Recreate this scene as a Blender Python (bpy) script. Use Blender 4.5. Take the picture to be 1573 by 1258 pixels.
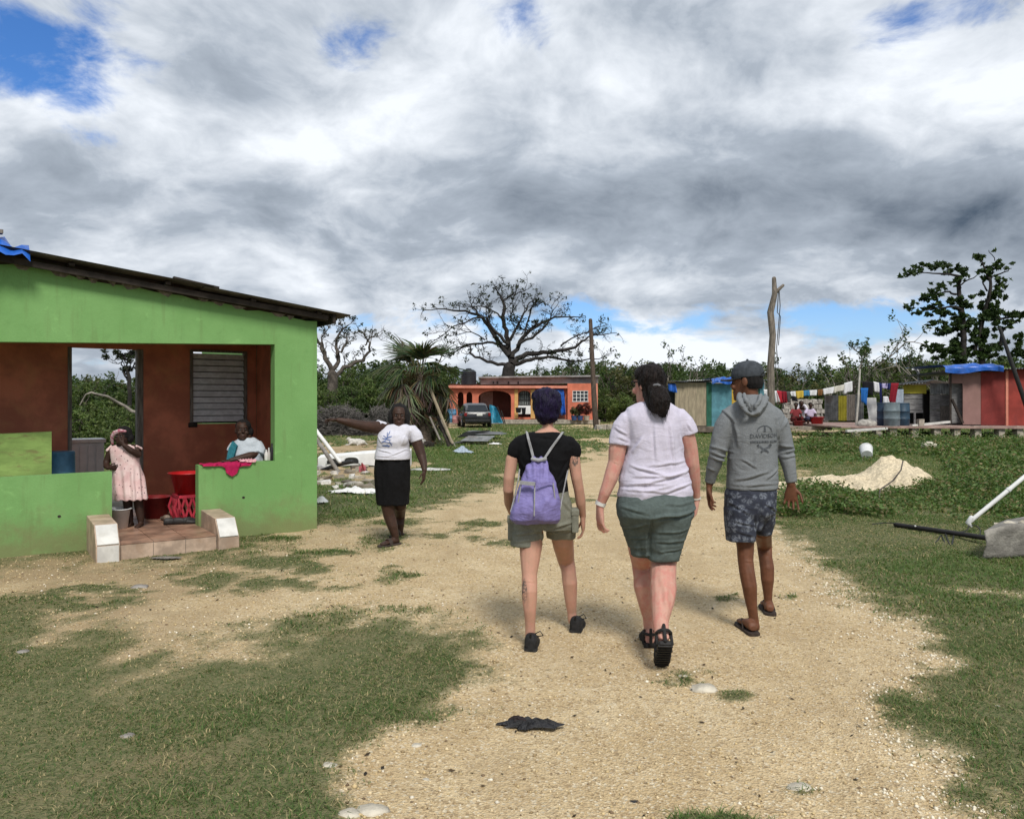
import bpy, bmesh, math, random
import numpy as np
from mathutils import Vector, Matrix
random.seed(7); RNG = np.random.default_rng(7)
for _o in list(bpy.data.objects): bpy.data.objects.remove(_o)
SC = bpy.context.scene; COL = SC.collection
R = math.radians
# ---------------------------------------------------------------- camera
CAMH, FPX, CX, HY, PW, PH = 1.52, 1200.0, 786.5, 618.0, 1573.0, 1258.0
cam_d = bpy.data.cameras.new('camera'); cam = bpy.data.objects.new('camera', cam_d); COL.objects.link(cam)
cam.location = (0, 0, CAMH); cam.rotation_euler = (R(90), 0, 0)
cam_d.sensor_fit = 'HORIZONTAL'; cam_d.sensor_width = 36.0; cam_d.lens = 36.0*FPX/PW
cam_d.shift_y = -(PH/2-HY)/PW
cam_d.clip_start = 0.1; cam_d.clip_end = 6000
SC.camera = cam
SC.render.resolution_x = 1024; SC.render.resolution_y = 818
SC.render.engine = 'CYCLES'
SC.cycles.use_denoising = True
SC.cycles.max_bounces = 6; SC.cycles.diffuse_bounces = 3; SC.cycles.glossy_bounces = 2
SC.cycles.transparent_max_bounces = 6; SC.cycles.caustics_reflective = False; SC.cycles.caustics_refractive = False
SC.view_settings.view_transform = 'Standard'; SC.view_settings.look = 'None'
SC.view_settings.gamma = 1.0; SC.view_settings.use_curve_mapping = False
SC.view_settings.exposure = 0.62
# ---------------------------------------------------------------- sun and sky
SKY_OX, SKY_OY = 8.2, 5.1
SUN_EL, SUN_AZ = R(50), R(165)        # azimuth measured clockwise from +Y (view direction)
sd = bpy.data.lights.new('sun', 'SUN'); sd.energy = 2.2; sd.angle = R(15); sd.color = (1.0, 0.955, 0.88)
sun = bpy.data.objects.new('sun', sd); COL.objects.link(sun)
_sv = Vector((math.sin(SUN_AZ)*math.cos(SUN_EL), math.cos(SUN_AZ)*math.cos(SUN_EL), math.sin(SUN_EL)))
sun.rotation_euler = (-_sv).to_track_quat('-Z', 'Y').to_euler(); sun.location = (0, 0, 30)

class NT:
    """tiny node helper"""
    def __init__(s, tree): s.t = tree; s.n = tree.nodes; s.l = tree.links
    def new(s, typ, **kw):
        n = s.n.new(typ)
        for k, v in kw.items(): setattr(n, k, v)
        return n
    def put(s, sock, v):
        if v is None: return
        if hasattr(v, 'is_output') or isinstance(v, bpy.types.NodeSocket): s.l.new(v, sock)
        else:
            try: sock.default_value = v
            except Exception: sock.default_value = tuple(v)
    def math(s, op, a, b=None, c=None, clamp=False):
        n = s.new('ShaderNodeMath', operation=op); n.use_clamp = clamp
        for i, v in enumerate((a, b, c)):
            if v is not None: s.put(n.inputs[i], v)
        return n.outputs[0]
    def vmath(s, op, a, b=None, out=0):
        n = s.new('ShaderNodeVectorMath', operation=op); s.put(n.inputs[0], a)
        if b is not None: s.put(n.inputs[1], b)
        return n.outputs[out]
    def vscale(s, v, k):
        n = s.new('ShaderNodeVectorMath', operation='SCALE'); s.put(n.inputs[0], v); n.inputs['Scale'].default_value = k
        return n.outputs[0]
    def noise(s, vec, scale, detail=4, rough=0.55, dist=0.0, col=False):
        n = s.new('ShaderNodeTexNoise'); s.put(n.inputs['Vector'], vec); n.inputs['Scale'].default_value = scale
        n.inputs['Detail'].default_value = detail; n.inputs['Roughness'].default_value = rough; n.inputs['Distortion'].default_value = dist
        return n.outputs['Color' if col else 'Fac']
    def voro(s, vec, scale, feat='F1', out='Distance', rnd=1.0):
        n = s.new('ShaderNodeTexVoronoi', feature=feat); s.put(n.inputs['Vector'], vec); n.inputs['Scale'].default_value = scale
        n.inputs['Randomness'].default_value = rnd
        return n.outputs[out]
    def mapr(s, v, a, b, c=0.0, d=1.0, smooth=True):
        n = s.new('ShaderNodeMapRange'); n.interpolation_type = 'SMOOTHSTEP' if smooth else 'LINEAR'
        s.put(n.inputs['Value'], v)
        for k, x in zip(('From Min', 'From Max', 'To Min', 'To Max'), (a, b, c, d)): s.put(n.inputs[k], x)
        return n.outputs[0]
    def mix(s, f, a, b, blend='MIX'):
        n = s.new('ShaderNodeMix', data_type='RGBA', blend_type=blend); s.put(n.inputs[0], f)
        for i, v in ((6, a), (7, b)):
            if isinstance(v, (tuple, list)): v = tuple(v)+(1.0,) if len(v) == 3 else tuple(v)
            s.put(n.inputs[i], v)
        return n.outputs[2]
    def mapping(s, vec, scale=(1,1,1), loc=(0,0,0), rot=(0,0,0)):
        n = s.new('ShaderNodeMapping'); s.put(n.inputs['Vector'], vec)
        n.inputs['Scale'].default_value = scale; n.inputs['Location'].default_value = loc; n.inputs['Rotation'].default_value = rot
        return n.outputs[0]
    def sep(s, v):
        n = s.new('ShaderNodeSeparateXYZ'); s.put(n.inputs[0], v); return n.outputs
    def comb(s, x, y, z):
        n = s.new('ShaderNodeCombineXYZ')
        for i, v in enumerate((x, y, z)): s.put(n.inputs[i], v)
        return n.outputs[0]
    def bump(s, h, strength=0.3, dist=0.01):
        n = s.new('ShaderNodeBump'); n.inputs['Strength'].default_value = strength; n.inputs['Distance'].default_value = dist
        s.put(n.inputs['Height'], h); return n.outputs[0]

world = bpy.data.worlds.new('World'); SC.world = world; world.use_nodes = True
def build_sky():
    t = NT(world.node_tree); t.n.clear()
    out = t.new('ShaderNodeOutputWorld'); bg = t.new('ShaderNodeBackground'); t.l.new(bg.outputs[0], out.inputs[0])
    sky = t.new('ShaderNodeTexSky', sky_type='NISHITA'); sky.sun_disc = False
    sky.sun_elevation = SUN_EL; sky.sun_rotation = SUN_AZ; sky.air_density = 1.0; sky.dust_density = 0.6; sky.ozone_density = 3.0
    blue = t.vscale(sky.outputs[0], 0.075)
    blue = t.mix(1.0, blue, (0.50, 0.86, 1.30), 'MULTIPLY')
    d = t.new('ShaderNodeTexCoord').outputs['Generated']
    dn = t.vmath('NORMALIZE', d); X, Y, Z = t.sep(dn)
    az = t.math('ARCTAN2', X, Y); el = t.math('ARCSINE', Z)
    zz = t.math('MAXIMUM', Z, 0.0)
    inv = t.math('DIVIDE', 1.0, t.math('ADD', zz, 0.36))
    P = t.comb(t.math('MULTIPLY', X, inv), t.math('MULTIPLY', Y, inv), 0.0)
    P = t.vmath('ADD', P, (SKY_OX, SKY_OY, 0.0))
    def g(u, v, su, sv, rot=0.0):   # soft blob at a compass direction / elevation
        a0 = math.atan2(u-CX, FPX); e0 = math.atan2(HY-v, math.hypot(FPX, u-CX))
        da = t.math('SUBTRACT', az, a0); de = t.math('SUBTRACT', el, e0)
        c, s_ = math.cos(rot), math.sin(rot)
        p = t.math('ADD', t.math('MULTIPLY', da, c/su), t.math('MULTIPLY', de, s_/su))
        q = t.math('ADD', t.math('MULTIPLY', da, -s_/sv), t.math('MULTIPLY', de, c/sv))
        r2 = t.math('ADD', t.math('MULTIPLY', p, p), t.math('MULTIPLY', q, q))
        return t.math('POWER', 2.718, t.math('MULTIPLY', r2, -1.0))
    def add(*xs):
        r = xs[0]
        for x in xs[1:]: r = t.math('ADD', r, x)
        return r
    def mul(x, k): return t.math('MULTIPLY', x, k)
    warp = t.noise(P, 2.0, 3, 0.5, col=True)
    Pw = t.vmath('ADD', P, t.vscale(t.vmath('SUBTRACT', warp, (0.5, 0.5, 0.5)), 0.28))
    big = t.noise(Pw, 1.3, 3, 0.5)
    puff = t.noise(Pw, 3.6, 9, 0.58)
    curl = t.noise(t.vmath('ADD', Pw, (0.07, 0.10, 0.3)), 3.6, 9, 0.58)     # shifted copy: lit side minus shaded side
    relief = t.math('SUBTRACT', puff, curl)
    streak = t.noise(t.comb(mul(az, 3.2), mul(el, 15.0), 3.1), 1.0, 6, 0.55, 0.5)
    lowf = t.mapr(el, R(1.5), R(11), 1.0, 0.0)
    # ---- brightness of the cloud deck
    b = add(mul(t.math('SUBTRACT', big, .5), 0.60), mul(t.math('SUBTRACT', puff, .5), 0.88), mul(relief, 0.85), mul(t.math('MULTIPLY', t.math('SUBTRACT', streak, 0.5), lowf), 0.9))
    b = t.math('ADD', b, 0.625)
    b = add(b, mul(g(1340, 120, .24, .10), .34), mul(g(1510, 110, .12, .09), .14), mul(g(220, 215, .35, .06), .16), mul(g(700, 190, .25, .06), .06),
            mul(g(1480, 315, .40, .065, -0.20), -.42), mul(g(1020, 345, .42, .045, -.03), -.24), mul(g(450, 330, .40, .05, -.05), -.08), mul(g(1120, 190, .14, .10), -.10),
            mul(g(985, 520, .10, .022), .40), mul(g(1190, 540, .30, .022), .30), mul(g(560, 545, .30, .022), .24), mul(g(200, 20, .30, .05), -.08))
    dark = t.mix(t.mapr(b, -0.22, 0.52, smooth=False), (0.052, 0.074, 0.106), (0.292, 0.330, 0.382))
    cl = t.mix(t.mapr(b, 0.50, 0.98, smooth=False), dark, (0.625, 0.655, 0.695))
    # ---- where blue sky shows through
    hole = t.noise(Pw, 3.0, 10, 0.60)
    h = t.math('SUBTRACT', hole, 0.5)
    h = add(mul(h, 1.9), mul(t.math('SUBTRACT', t.noise(Pw, 11.0, 8, .62), .5), .55), mul(g(85, 50, .14, .075, .1), .72), mul(g(565, 90, .075, .06), .40), mul(g(800, 30, .07, .04), .30), mul(g(1385, 30, .07, .035), .52), mul(g(1540, 5, .06, .03), .52), mul(g(330, 10, .12, .035), .28),
            mul(g(560, 497, .36, .026), .46), mul(g(1330, 500, .36, .032), .46), mul(g(1020, 480, .25, .024), .28), mul(g(100, 560, .30, .03), .25), mul(g(1200, 560, .5, .02), .12))
    m = t.mapr(h, 0.36, 0.70)
    lowblue = t.mix(lowf, blue, t.mix(0.55, blue, (0.42, 0.52, 0.60)))
    col = t.mix(m, cl, lowblue)
    t.l.new(col, bg.inputs['Color']); bg.inputs['Strength'].default_value = 1.0
build_sky()
# ---------------------------------------------------------------- numpy noise
def _hash(ix, iy, iz, seed):
    h = (ix.astype(np.int64)*374761393 + iy.astype(np.int64)*668265263 + iz.astype(np.int64)*2147483647 + seed*974634777) & 0xffffffff
    h = ((h ^ (h >> 13))*1274126177) & 0xffffffff
    h = (h ^ (h >> 16)) & 0xffffffff
    return h.astype(np.float64)/4294967295.0
def vnoise(x, y, z=0.0, seed=0):
    x = np.asarray(x, float); y = np.asarray(y, float); z = np.zeros_like(x)+z
    ix, iy, iz = np.floor(x), np.floor(y), np.floor(z); fx, fy, fz = x-ix, y-iy, z-iz
    fx, fy, fz = (f*f*f*(f*(f*6-15)+10) for f in (fx, fy, fz)); r = 0
    for a in (0, 1):
        for b in (0, 1):
            for c in (0, 1):
                w = (fx if a else 1-fx)*(fy if b else 1-fy)*(fz if c else 1-fz)
                r = r + w*_hash(ix+a, iy+b, iz+c, seed)
    return r*2-1
def fbm(x, y, z=0.0, seed=0, oct=4, gain=0.5):
    r = 0; a = 1.0; f = 1.0; s = 0
    for i in range(oct):
        r = r + a*vnoise(np.asarray(x)*f, np.asarray(y)*f, np.asarray(z)*f, seed+i*17); s += a; a *= gain; f *= 2.03
    return r/s
# ---------------------------------------------------------------- photo pixel -> place
def W(u, v, d): return Vector(((u-CX)*d/FPX, d, CAMH-(v-HY)*d/FPX))
def G(u, v):
    d = CAMH*FPX/(v-HY); return Vector(((u-CX)*d/FPX, d, 0.0))
def pix(x, y, z=0.0): return CX+x/y*FPX, HY+(CAMH-z)/y*FPX
def gz(x, y):
    x = np.asarray(x, float); y = np.asarray(y, float)
    near = np.clip((40-y)/20, 0, 1)
    return (fbm(x*0.55, y*0.55, 0, 3, 3)*0.022 + fbm(x*3.1, y*3.1, 0, 5, 2)*0.009 + fbm(x*9.0, y*9.0, 0, 7, 2)*0.005)*near
def gzf(x, y): return float(gz(np.array([x]), np.array([y]))[0])
# ---------------------------------------------------------------- object helpers
def wloc(o):
    v = Vector((0, 0, 0))
    while o is not None: v += o.location; o = o.parent
    return v
def setp(o, label=None, cat=None, group=None, kind=None):
    if label: o['label'] = label
    if cat: o['category'] = cat
    if group: o['group'] = group
    if kind: o['kind'] = kind
    return o
def thing(name, loc, label, cat, group=None):
    o = bpy.data.objects.new(name, None); COL.objects.link(o); o.location = loc; o.empty_display_size = 0.2
    return setp(o, label, cat, group)
def mesh_from(name, verts, faces, mats=None, smooth=False, colors=None, matidx=None):
    me = bpy.data.meshes.new(name); me.from_pydata([tuple(v) for v in verts], [], [tuple(f) for f in faces])
    if mats is not None:
        for m in (mats if isinstance(mats, (list, tuple)) else [mats]): me.materials.append(m)
    if matidx is not None: me.polygons.foreach_set('material_index', np.array(matidx, dtype=np.int32))
    if colors is not None:
        at = me.attributes.new('col', 'FLOAT_COLOR', 'POINT'); c = np.ones((len(verts), 4), np.float32); c[:, :3] = colors
        at.data.foreach_set('color', c.ravel())
    me.update()
    if smooth: me.shade_smooth()
    return me
def np_mesh(name, V, F, mat, colors=None, smooth=False):
    """fast mesh from numpy; F is (n,k)"""
    me = bpy.data.meshes.new(name); n, k = F.shape
    me.vertices.add(len(V)); me.vertices.foreach_set('co', np.ascontiguousarray(V, np.float32).ravel())
    me.loops.add(n*k); me.loops.foreach_set('vertex_index', np.ascontiguousarray(F, np.int32).ravel())
    me.polygons.add(n); me.polygons.foreach_set('loop_start', np.arange(0, n*k, k, dtype=np.int32))
    me.materials.append(mat)
    if colors is not None:
        at = me.attributes.new('col', 'FLOAT_COLOR', 'POINT'); c = np.ones((len(V), 4), np.float32); c[:, :3] = colors
        at.data.foreach_set('color', c.ravel())
    me.update(calc_edges=True)
    if smooth: me.shade_smooth()
    return me
def link(name, me, parent=None, loc=None):
    o = bpy.data.objects.new(name, me); COL.objects.link(o)
    if parent is not None: o.parent = parent
    if loc is not None: o.location = loc
    return o
class MB:
    """collects shapes in world coordinates; build() links them as one mesh object"""
    def __init__(s): s.v = []; s.f = []
    def add(s, v, f):
        o = len(s.v); s.v += [Vector(p) for p in v]; s.f += [[i+o for i in q] for q in f]; return s
    def hexa(s, p):   # 4 bottom + 4 top, both counter-clockwise
        return s.add(p, [(3,2,1,0),(4,5,6,7),(0,1,5,4),(1,2,6,5),(2,3,7,6),(3,0,4,7)])
    def box(s, c, size, rz=0.0, rot=None):
        m = rot if rot is not None else Matrix.Rotation(rz, 3, 'Z'); c = Vector(c); sx, sy, sz = (q/2 for q in size)
        return s.hexa([c+m@Vector(q) for q in ((-sx,-sy,-sz),(sx,-sy,-sz),(sx,sy,-sz),(-sx,sy,-sz),(-sx,-sy,sz),(sx,-sy,sz),(sx,sy,sz),(-sx,sy,sz))])
    def slab(s, quad, t):   # quad of 4 points, thickened along vector t
        q = [Vector(p) for p in quad]; t = Vector(t); return s.hexa(q+[p+t for p in q])
    def bar(s, a, b, w, h=None, up=(0,0,1)):
        a, b = Vector(a), Vector(b); h = h or w; d = (b-a).normalized(); up = Vector(up)
        if abs(d.dot(up)) > .98: up = Vector((0, 1, 0))
        x = d.cross(up).normalized(); y = x.cross(d).normalized()
        r = [x*(-w/2)+y*(-h/2), x*(w/2)+y*(-h/2), x*(w/2)+y*(h/2), x*(-w/2)+y*(h/2)]
        return s.hexa([a+q for q in r]+[b+q for q in r])
    def prism(s, pts, t):   # planar polygon (any), extruded by t
        t = Vector(t); n = len(pts); P = [Vector(p) for p in pts]
        return s.add(P+[p+t for p in P], [tuple(range(n))[::-1], tuple(range(n, 2*n))]+[(i, (i+1) % n, n+(i+1) % n, n+i) for i in range(n)])
    def tube(s, pts, rad, n=8, caps=True, flat=None, ref=None, rnd=True):
        """tapered tube through pts; rad number or list; round caps"""
        P = [Vector(p) for p in pts]
        rr = [rad]*len(P) if isinstance(rad, (int, float)) else list(rad)
        fl = [1.0]*len(P) if flat is None else ([flat]*len(P) if isinstance(flat, (int, float)) else list(flat))
        T = []
        for i in range(len(P)):
            a = P[max(i-1, 0)]; b = P[min(i+1, len(P)-1)]; T.append((b-a).normalized())
        if ref is None: ref = Vector((0, 1, 0)) if abs(T[0].y) < .9 else Vector((1, 0, 0))
        ref = Vector(ref); x = (ref-T[0]*ref.dot(T[0])).normalized()
        rings = []
        for i in range(len(P)):
            x = (x-T[i]*x.dot(T[i])).normalized(); y = T[i].cross(x)
            rings.append((P[i], x*rr[i]*fl[i], y*rr[i]))
        if caps and rnd:
            c0 = rings[0]; c1 = rings[-1]
            pre = [(c0[0]-T[0]*rr[0]*k*fl[0]**.5, c0[1]*q, c0[2]*q) for k, q in ((.85, .5), (.5, .86))]
            post = [(c1[0]+T[-1]*rr[-1]*k*fl[-1]**.5, c1[1]*q, c1[2]*q) for k, q in ((.5, .86), (.85, .5))]
            rings = pre+rings+(post if rnd != 'start' else [])
        return s.loft(rings, n, caps)
    def loft(s, rings, n=16, caps=True, p=2.0):
        V = []; F = []
        for c, a, b in rings:
            for k in range(n):
                th = 2*math.pi*k/n; ct, st = math.cos(th), math.sin(th)
                e = 2.0/p
                V.append(Vector(c)+Vector(a)*(math.copysign(abs(ct)**e, ct))+Vector(b)*(math.copysign(abs(st)**e, st)))
        m = len(rings)
        for i in range(m-1):
            for k in range(n):
                k2 = (k+1) % n; F.append((i*n+k, i*n+k2, (i+1)*n+k2, (i+1)*n+k))
        if caps:
            F.append(tuple(range(n))[::-1]); F.append(tuple((m-1)*n+k for k in range(n)))
        return s.add(V, F)
    def ball(s, c, r, n=12, m=8, rot=None):
        c = Vector(c); r = Vector((r, r, r)) if isinstance(r, (int, float)) else Vector(r); V = []; F = []
        rot = rot or Matrix.Identity(3)
        for i in range(1, m):
            ph = math.pi*i/m
            for k in range(n):
                th = 2*math.pi*k/n; V.append(c+rot@Vector((r.x*math.sin(ph)*math.cos(th), r.y*math.sin(ph)*math.sin(th), r.z*math.cos(ph))))
        V += [c+rot@Vector((0, 0, r.z)), c-rot@Vector((0, 0, r.z))]; t = (m-1)*n
        for i in range(m-2):
            for k in range(n): F.append((i*n+k, (i+1)*n+k, (i+1)*n+(k+1) % n, i*n+(k+1) % n))
        for k in range(n): F.append((t, k, (k+1) % n)); F.append((t+1, (m-2)*n+(k+1) % n, (m-2)*n+k))
        return s.add(V, F)
    def lathe(s, c, prof, n=20):   # prof [(r,z)...]
        c = Vector(c); return s.loft([(c+Vector((0, 0, z)), Vector((r, 0, 0)), Vector((0, r, 0))) for r, z in prof], n)
    def corr(s, o, a, b, waves, amp, nrm, per=6, thick=0.0):   # corrugated sheet: origin, edge a (across the waves), edge b (along)
        o, a, b, nrm = Vector(o), Vector(a), Vector(b), Vector(nrm).normalized(); n = waves*per; V = []; F = []
        for j in (0, 1):
            for i in range(n+1): V.append(o+a*(i/n)+b*j+nrm*(amp*math.cos(2*math.pi*i/per)))
        for i in range(n): F.append((i, i+1, n+1+i+1, n+1+i))
        return s.add(V, F)
    def jitter(s, amp):
        for p in s.v: p += Vector((random.uniform(-amp, amp), random.uniform(-amp, amp), random.uniform(-amp, amp)))
        return s
    def build(s, name, mat, parent=None, base=None, smooth=False, bevel=0.0):
        b = wloc(parent) if parent is not None else Vector(base or (0, 0, 0))
        me = mesh_from(name, [p-b for p in s.v], s.f, mat, smooth)
        bm = bmesh.new(); bm.from_mesh(me); bmesh.ops.recalc_face_normals(bm, faces=bm.faces)
        if bevel:
            ed = [e for e in bm.edges if len(e.link_faces) == 2 and e.calc_face_angle(0) > .6]
            bmesh.ops.bevel(bm, geom=ed, offset=bevel, segments=2, affect='EDGES', profile=.6)
        bm.to_mesh(me); bm.free()
        if smooth: me.shade_smooth()
        return link(name, me, parent, None if parent is not None else b)
def fuse(mb, voxel, smooth_it=4, factor=.5):
    """voxel-union of all shapes in mb -> (verts Nx3, faces) as numpy-ready mesh datablock in world coordinates"""
    me = mesh_from('tmp', mb.v, mb.f)
    bm = bmesh.new(); bm.from_mesh(me); bmesh.ops.recalc_face_normals(bm, faces=bm.faces); bm.to_mesh(me); bm.free()
    o = bpy.data.objects.new('tmp', me); COL.objects.link(o)
    m = o.modifiers.new('r', 'REMESH'); m.mode = 'VOXEL'; m.voxel_size = voxel; m.adaptivity = 0.0
    if smooth_it:
        q = o.modifiers.new('s', 'SMOOTH'); q.factor = factor; q.iterations = smooth_it
    bpy.context.view_layer.update()
    dg = bpy.context.evaluated_depsgraph_get(); r = bpy.data.meshes.new_from_object(o.evaluated_get(dg))
    bpy.data.objects.remove(o); bpy.data.meshes.remove(me)
    return r
def fused(mb, name, mat, parent, voxel, smooth_it=4, disp=None, factor=.5):
    me = fuse(mb, voxel, smooth_it, factor); n = len(me.vertices)
    co = np.empty(n*3, np.float32); me.vertices.foreach_get('co', co); co = co.reshape(-1, 3)
    if disp is not None:
        nr = np.empty(n*3, np.float32); me.vertices.foreach_get('normal', nr); nr = nr.reshape(-1, 3)
        co = co + nr*disp(co, nr)[:, None]
    b = wloc(parent); co = co-np.array(b)[None, :]
    me.vertices.foreach_set('co', np.ascontiguousarray(co, np.float32).ravel()); me.name = name
    me.update()
    if len(me.polygons) > 16000:      # thin out the dense voxel surface
        o = bpy.data.objects.new('tmp', me); COL.objects.link(o); q = o.modifiers.new('d', 'DECIMATE'); q.ratio = .36
        bpy.context.view_layer.update(); me2 = bpy.data.meshes.new_from_object(o.evaluated_get(bpy.context.evaluated_depsgraph_get()))
        bpy.data.objects.remove(o); bpy.data.meshes.remove(me); me = me2; me.name = name
    me.materials.clear(); me.materials.append(mat); me.update(); me.shade_smooth()
    return link(name, me, parent)
def copy_tree(o, loc=None, rz=None, scale=None, label=None, parent=None):
    c = o.copy(); COL.objects.link(c); c.parent = parent
    if loc is not None: c.location = loc
    if rz is not None: c.rotation_euler = (0, 0, rz)
    if scale is not None: c.scale = scale if not isinstance(scale, (int, float)) else (scale,)*3
    if label: c['label'] = label
    for ch in [q for q in bpy.data.objects if q.parent == o]: copy_tree(ch, parent=c)
    return c
# ---------------------------------------------------------------- materials
def mat(name, col, rough=.7, var=.18, scale=6.0, bump=.15, bscale=60.0, bdist=.004, metal=0.0, col2=None, spec=.35, stretch=(1,1,1), stain=None, stain_scale=1.5, stain_amt=.5, lo=.38, hi=.66, alpha_spec=None):
    m = bpy.data.materials.new(name); m.use_nodes = True; t = NT(m.node_tree); b = m.node_tree.nodes['Principled BSDF']
    v = t.mapping(t.new('ShaderNodeTexCoord').outputs['Object'], stretch)
    n = t.noise(v, scale, 6, .6)
    c2 = col2 or tuple(min(1, c*(1+var)) for c in col); c1 = tuple(c*(1-var) for c in col) if not col2 else col
    c = t.mix(t.mapr(n, lo, hi), c1, c2)
    if stain: c = t.mix(t.math('MULTIPLY', t.mapr(t.noise(v, stain_scale, 7, .65, .6), .50, .72), stain_amt), c, stain)
    t.l.new(c, b.inputs['Base Color']); b.inputs['Roughness'].default_value = rough; b.inputs['Metallic'].default_value = metal
    b.inputs['Specular IOR Level'].default_value = spec
    if bump:
        t.l.new(t.bump(t.noise(v, bscale, 4, .6), bump, bdist), b.inputs['Normal'])
    return m
def mat_cloth(name, col, var=.12, weave=500.0, rough=.9, fold=.5, col2=None, fscale=7.0, stretch=(1, 1, 2.2), mottled=None):
    m = bpy.data.materials.new(name); m.use_nodes = True; t = NT(m.node_tree); b = m.node_tree.nodes['Principled BSDF']
    v = t.new('ShaderNodeTexCoord').outputs['Object']
    c = t.mix(t.mapr(t.noise(v, 30, 5, .7), .35, .65), tuple(q*(1-var) for q in col), tuple(q*(1+var) for q in col))
    if mottled: c = t.mix(t.mapr(t.noise(v, 260, 3, .7), .42, .60), c, mottled)
    t.l.new(c, b.inputs['Base Color']); b.inputs['Roughness'].default_value = rough; b.inputs['Specular IOR Level'].default_value = .15
    h = t.math('ADD', t.math('MULTIPLY', t.noise(t.mapping(v, stretch), fscale, 4, .55, 1.2), fold), t.math('MULTIPLY', t.noise(v, weave, 2, .5), .05))
    t.l.new(t.bump(h, .55, .02), b.inputs['Normal'])
    return m
def mat_skin(name, col, blotch, rough=.5, tattoo=None):
    m = bpy.data.materials.new(name); m.use_nodes = True; t = NT(m.node_tree); b = m.node_tree.nodes['Principled BSDF']
    v = t.new('ShaderNodeTexCoord').outputs['Object']
    c = t.mix(t.mapr(t.noise(v, 22, 5, .65), .40, .66), col, blotch)
    c = t.mix(t.math('MULTIPLY', t.mapr(t.noise(v, 90, 4, .7), .5, .7), .35), c, tuple(q*.78 for q in blotch)); c = t.mix(t.math('MULTIPLY', t.mapr(t.noise(v, 6, 3, .5), .5, .7), .35), c, tuple(q*1.12 for q in col))
    if tattoo:
        for (p, r, sc) in tattoo:
            dd = t.vmath('LENGTH', t.vmath('DIVIDE', t.vmath('SUBTRACT', v, p), r), out=1)
            ink = t.math('MULTIPLY', t.mapr(dd, 1.0, .75), t.mapr(t.noise(v, sc, 4, .7, 1.5), .46, .52))
            c = t.mix(t.math('MULTIPLY', ink, .8), c, (.03, .05, .05))
    t.l.new(c, b.inputs['Base Color']); b.inputs['Roughness'].default_value = rough+.12; b.inputs['Specular IOR Level'].default_value = .22
    b.inputs['Subsurface Weight'].default_value = .06; b.inputs['Subsurface Radius'].default_value = (.02, .008, .004); b.inputs['Subsurface Scale'].default_value = .5
    t.l.new(t.bump(t.noise(v, 160, 3, .6), .12, .003), b.inputs['Normal'])
    return m
def mat_leaf(name, trans=.3, rough=.55):
    m = bpy.data.materials.new(name); m.use_nodes = True; t = NT(m.node_tree); b = m.node_tree.nodes['Principled BSDF']
    a = t.new('ShaderNodeAttribute', attribute_name='col')
    t.l.new(a.outputs['Color'], b.inputs['Base Color']); b.inputs['Roughness'].default_value = rough; b.inputs['Specular IOR Level'].default_value = .2
    tr = t.new('ShaderNodeBsdfTranslucent'); t.l.new(t.mix(1.0, a.outputs['Color'], (1.3, 1.5, .7), 'MULTIPLY'), tr.inputs[0])
    mx = t.new('ShaderNodeMixShader'); mx.inputs[0].default_value = trans; t.l.new(b.outputs[0], mx.inputs[1]); t.l.new(tr.outputs[0], mx.inputs[2])
    t.l.new(mx.outputs[0], m.node_tree.nodes['Material Output'].inputs[0])
    return m
# ================================================================ GROUND
def poly_sd(u, v, poly):
    """signed distance (px), positive inside"""
    u = np.asarray(u); v = np.asarray(v); d = np.full(u.shape, 1e9); ins = np.zeros(u.shape, bool); n = len(poly)
    for i in range(n):
        x0, y0 = poly[i]; x1, y1 = poly[(i+1) % n]; ex, ey = x1-x0, y1-y0
        tt = np.clip(((u-x0)*ex+(v-y0)*ey)/(ex*ex+ey*ey+1e-9), 0, 1)
        d = np.minimum(d, np.hypot(u-x0-tt*ex, v-y0-tt*ey))
        c = ((y0 > v) != (y1 > v)) & (u < ex*(v-y0)/(ey if ey else 1e-9)+x0); ins ^= c
    return np.where(ins, d, -d)
PATH = [(-900, 900), (0, 868), (200, 866), (345, 852), (430, 828), (500, 815), (560, 838), (640, 812), (700, 785), (775, 752), (830, 724), (905, 700), (938, 689),
        (985, 688), (1040, 722), (1090, 745), (1130, 762), (1190, 748), (1240, 738), (1250, 746), (1200, 775), (1185, 800), (1190, 828), (1245, 872), (1285, 925), (1320, 972), (1385, 1000), (1380, 1045), (1420, 1125),
        (1490, 1205), (1545, 1280), (1900, 1800), (2600, 4000), (-200, 4000), (330, 1700), (605, 1290), (625, 1230), (668, 1150), (718, 1080), (748, 1015), (705, 978), (620, 962), (520, 950), (430, 966),
        (330, 1000), (240, 1020), (180, 1016), (205, 985), (160, 962), (75, 966), (85, 942), (30, 945), (-200, 950), (-900, 985)]
ISL = [(600, 880, 85, 15), (420, 893, 130, 13), (735, 818, 75, 12), (60, 925, 130, 12), (185, 905, 60, 9), (455, 868, 60, 8), (1055, 1046, 42, 10), (1130, 1068, 26, 10), (1105, 1262, 45, 7), (1242, 1212, 18, 5), (1115, 918, 22, 4), (1215, 918, 20, 3), (500, 850, 45, 7), (880, 768, 40, 5), (1000, 760, 50, 5)]
FARBARE = [(700, 652, 40, 5), (940, 676, 40, 3), (880, 690, 40, 2), (1260, 664, 60, 4), (1225, 668, 60, 4), (535, 690, 60, 9), (540, 730, 60, 14), (930, 655, 60, 4), (620, 716, 40, 4)]
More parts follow.
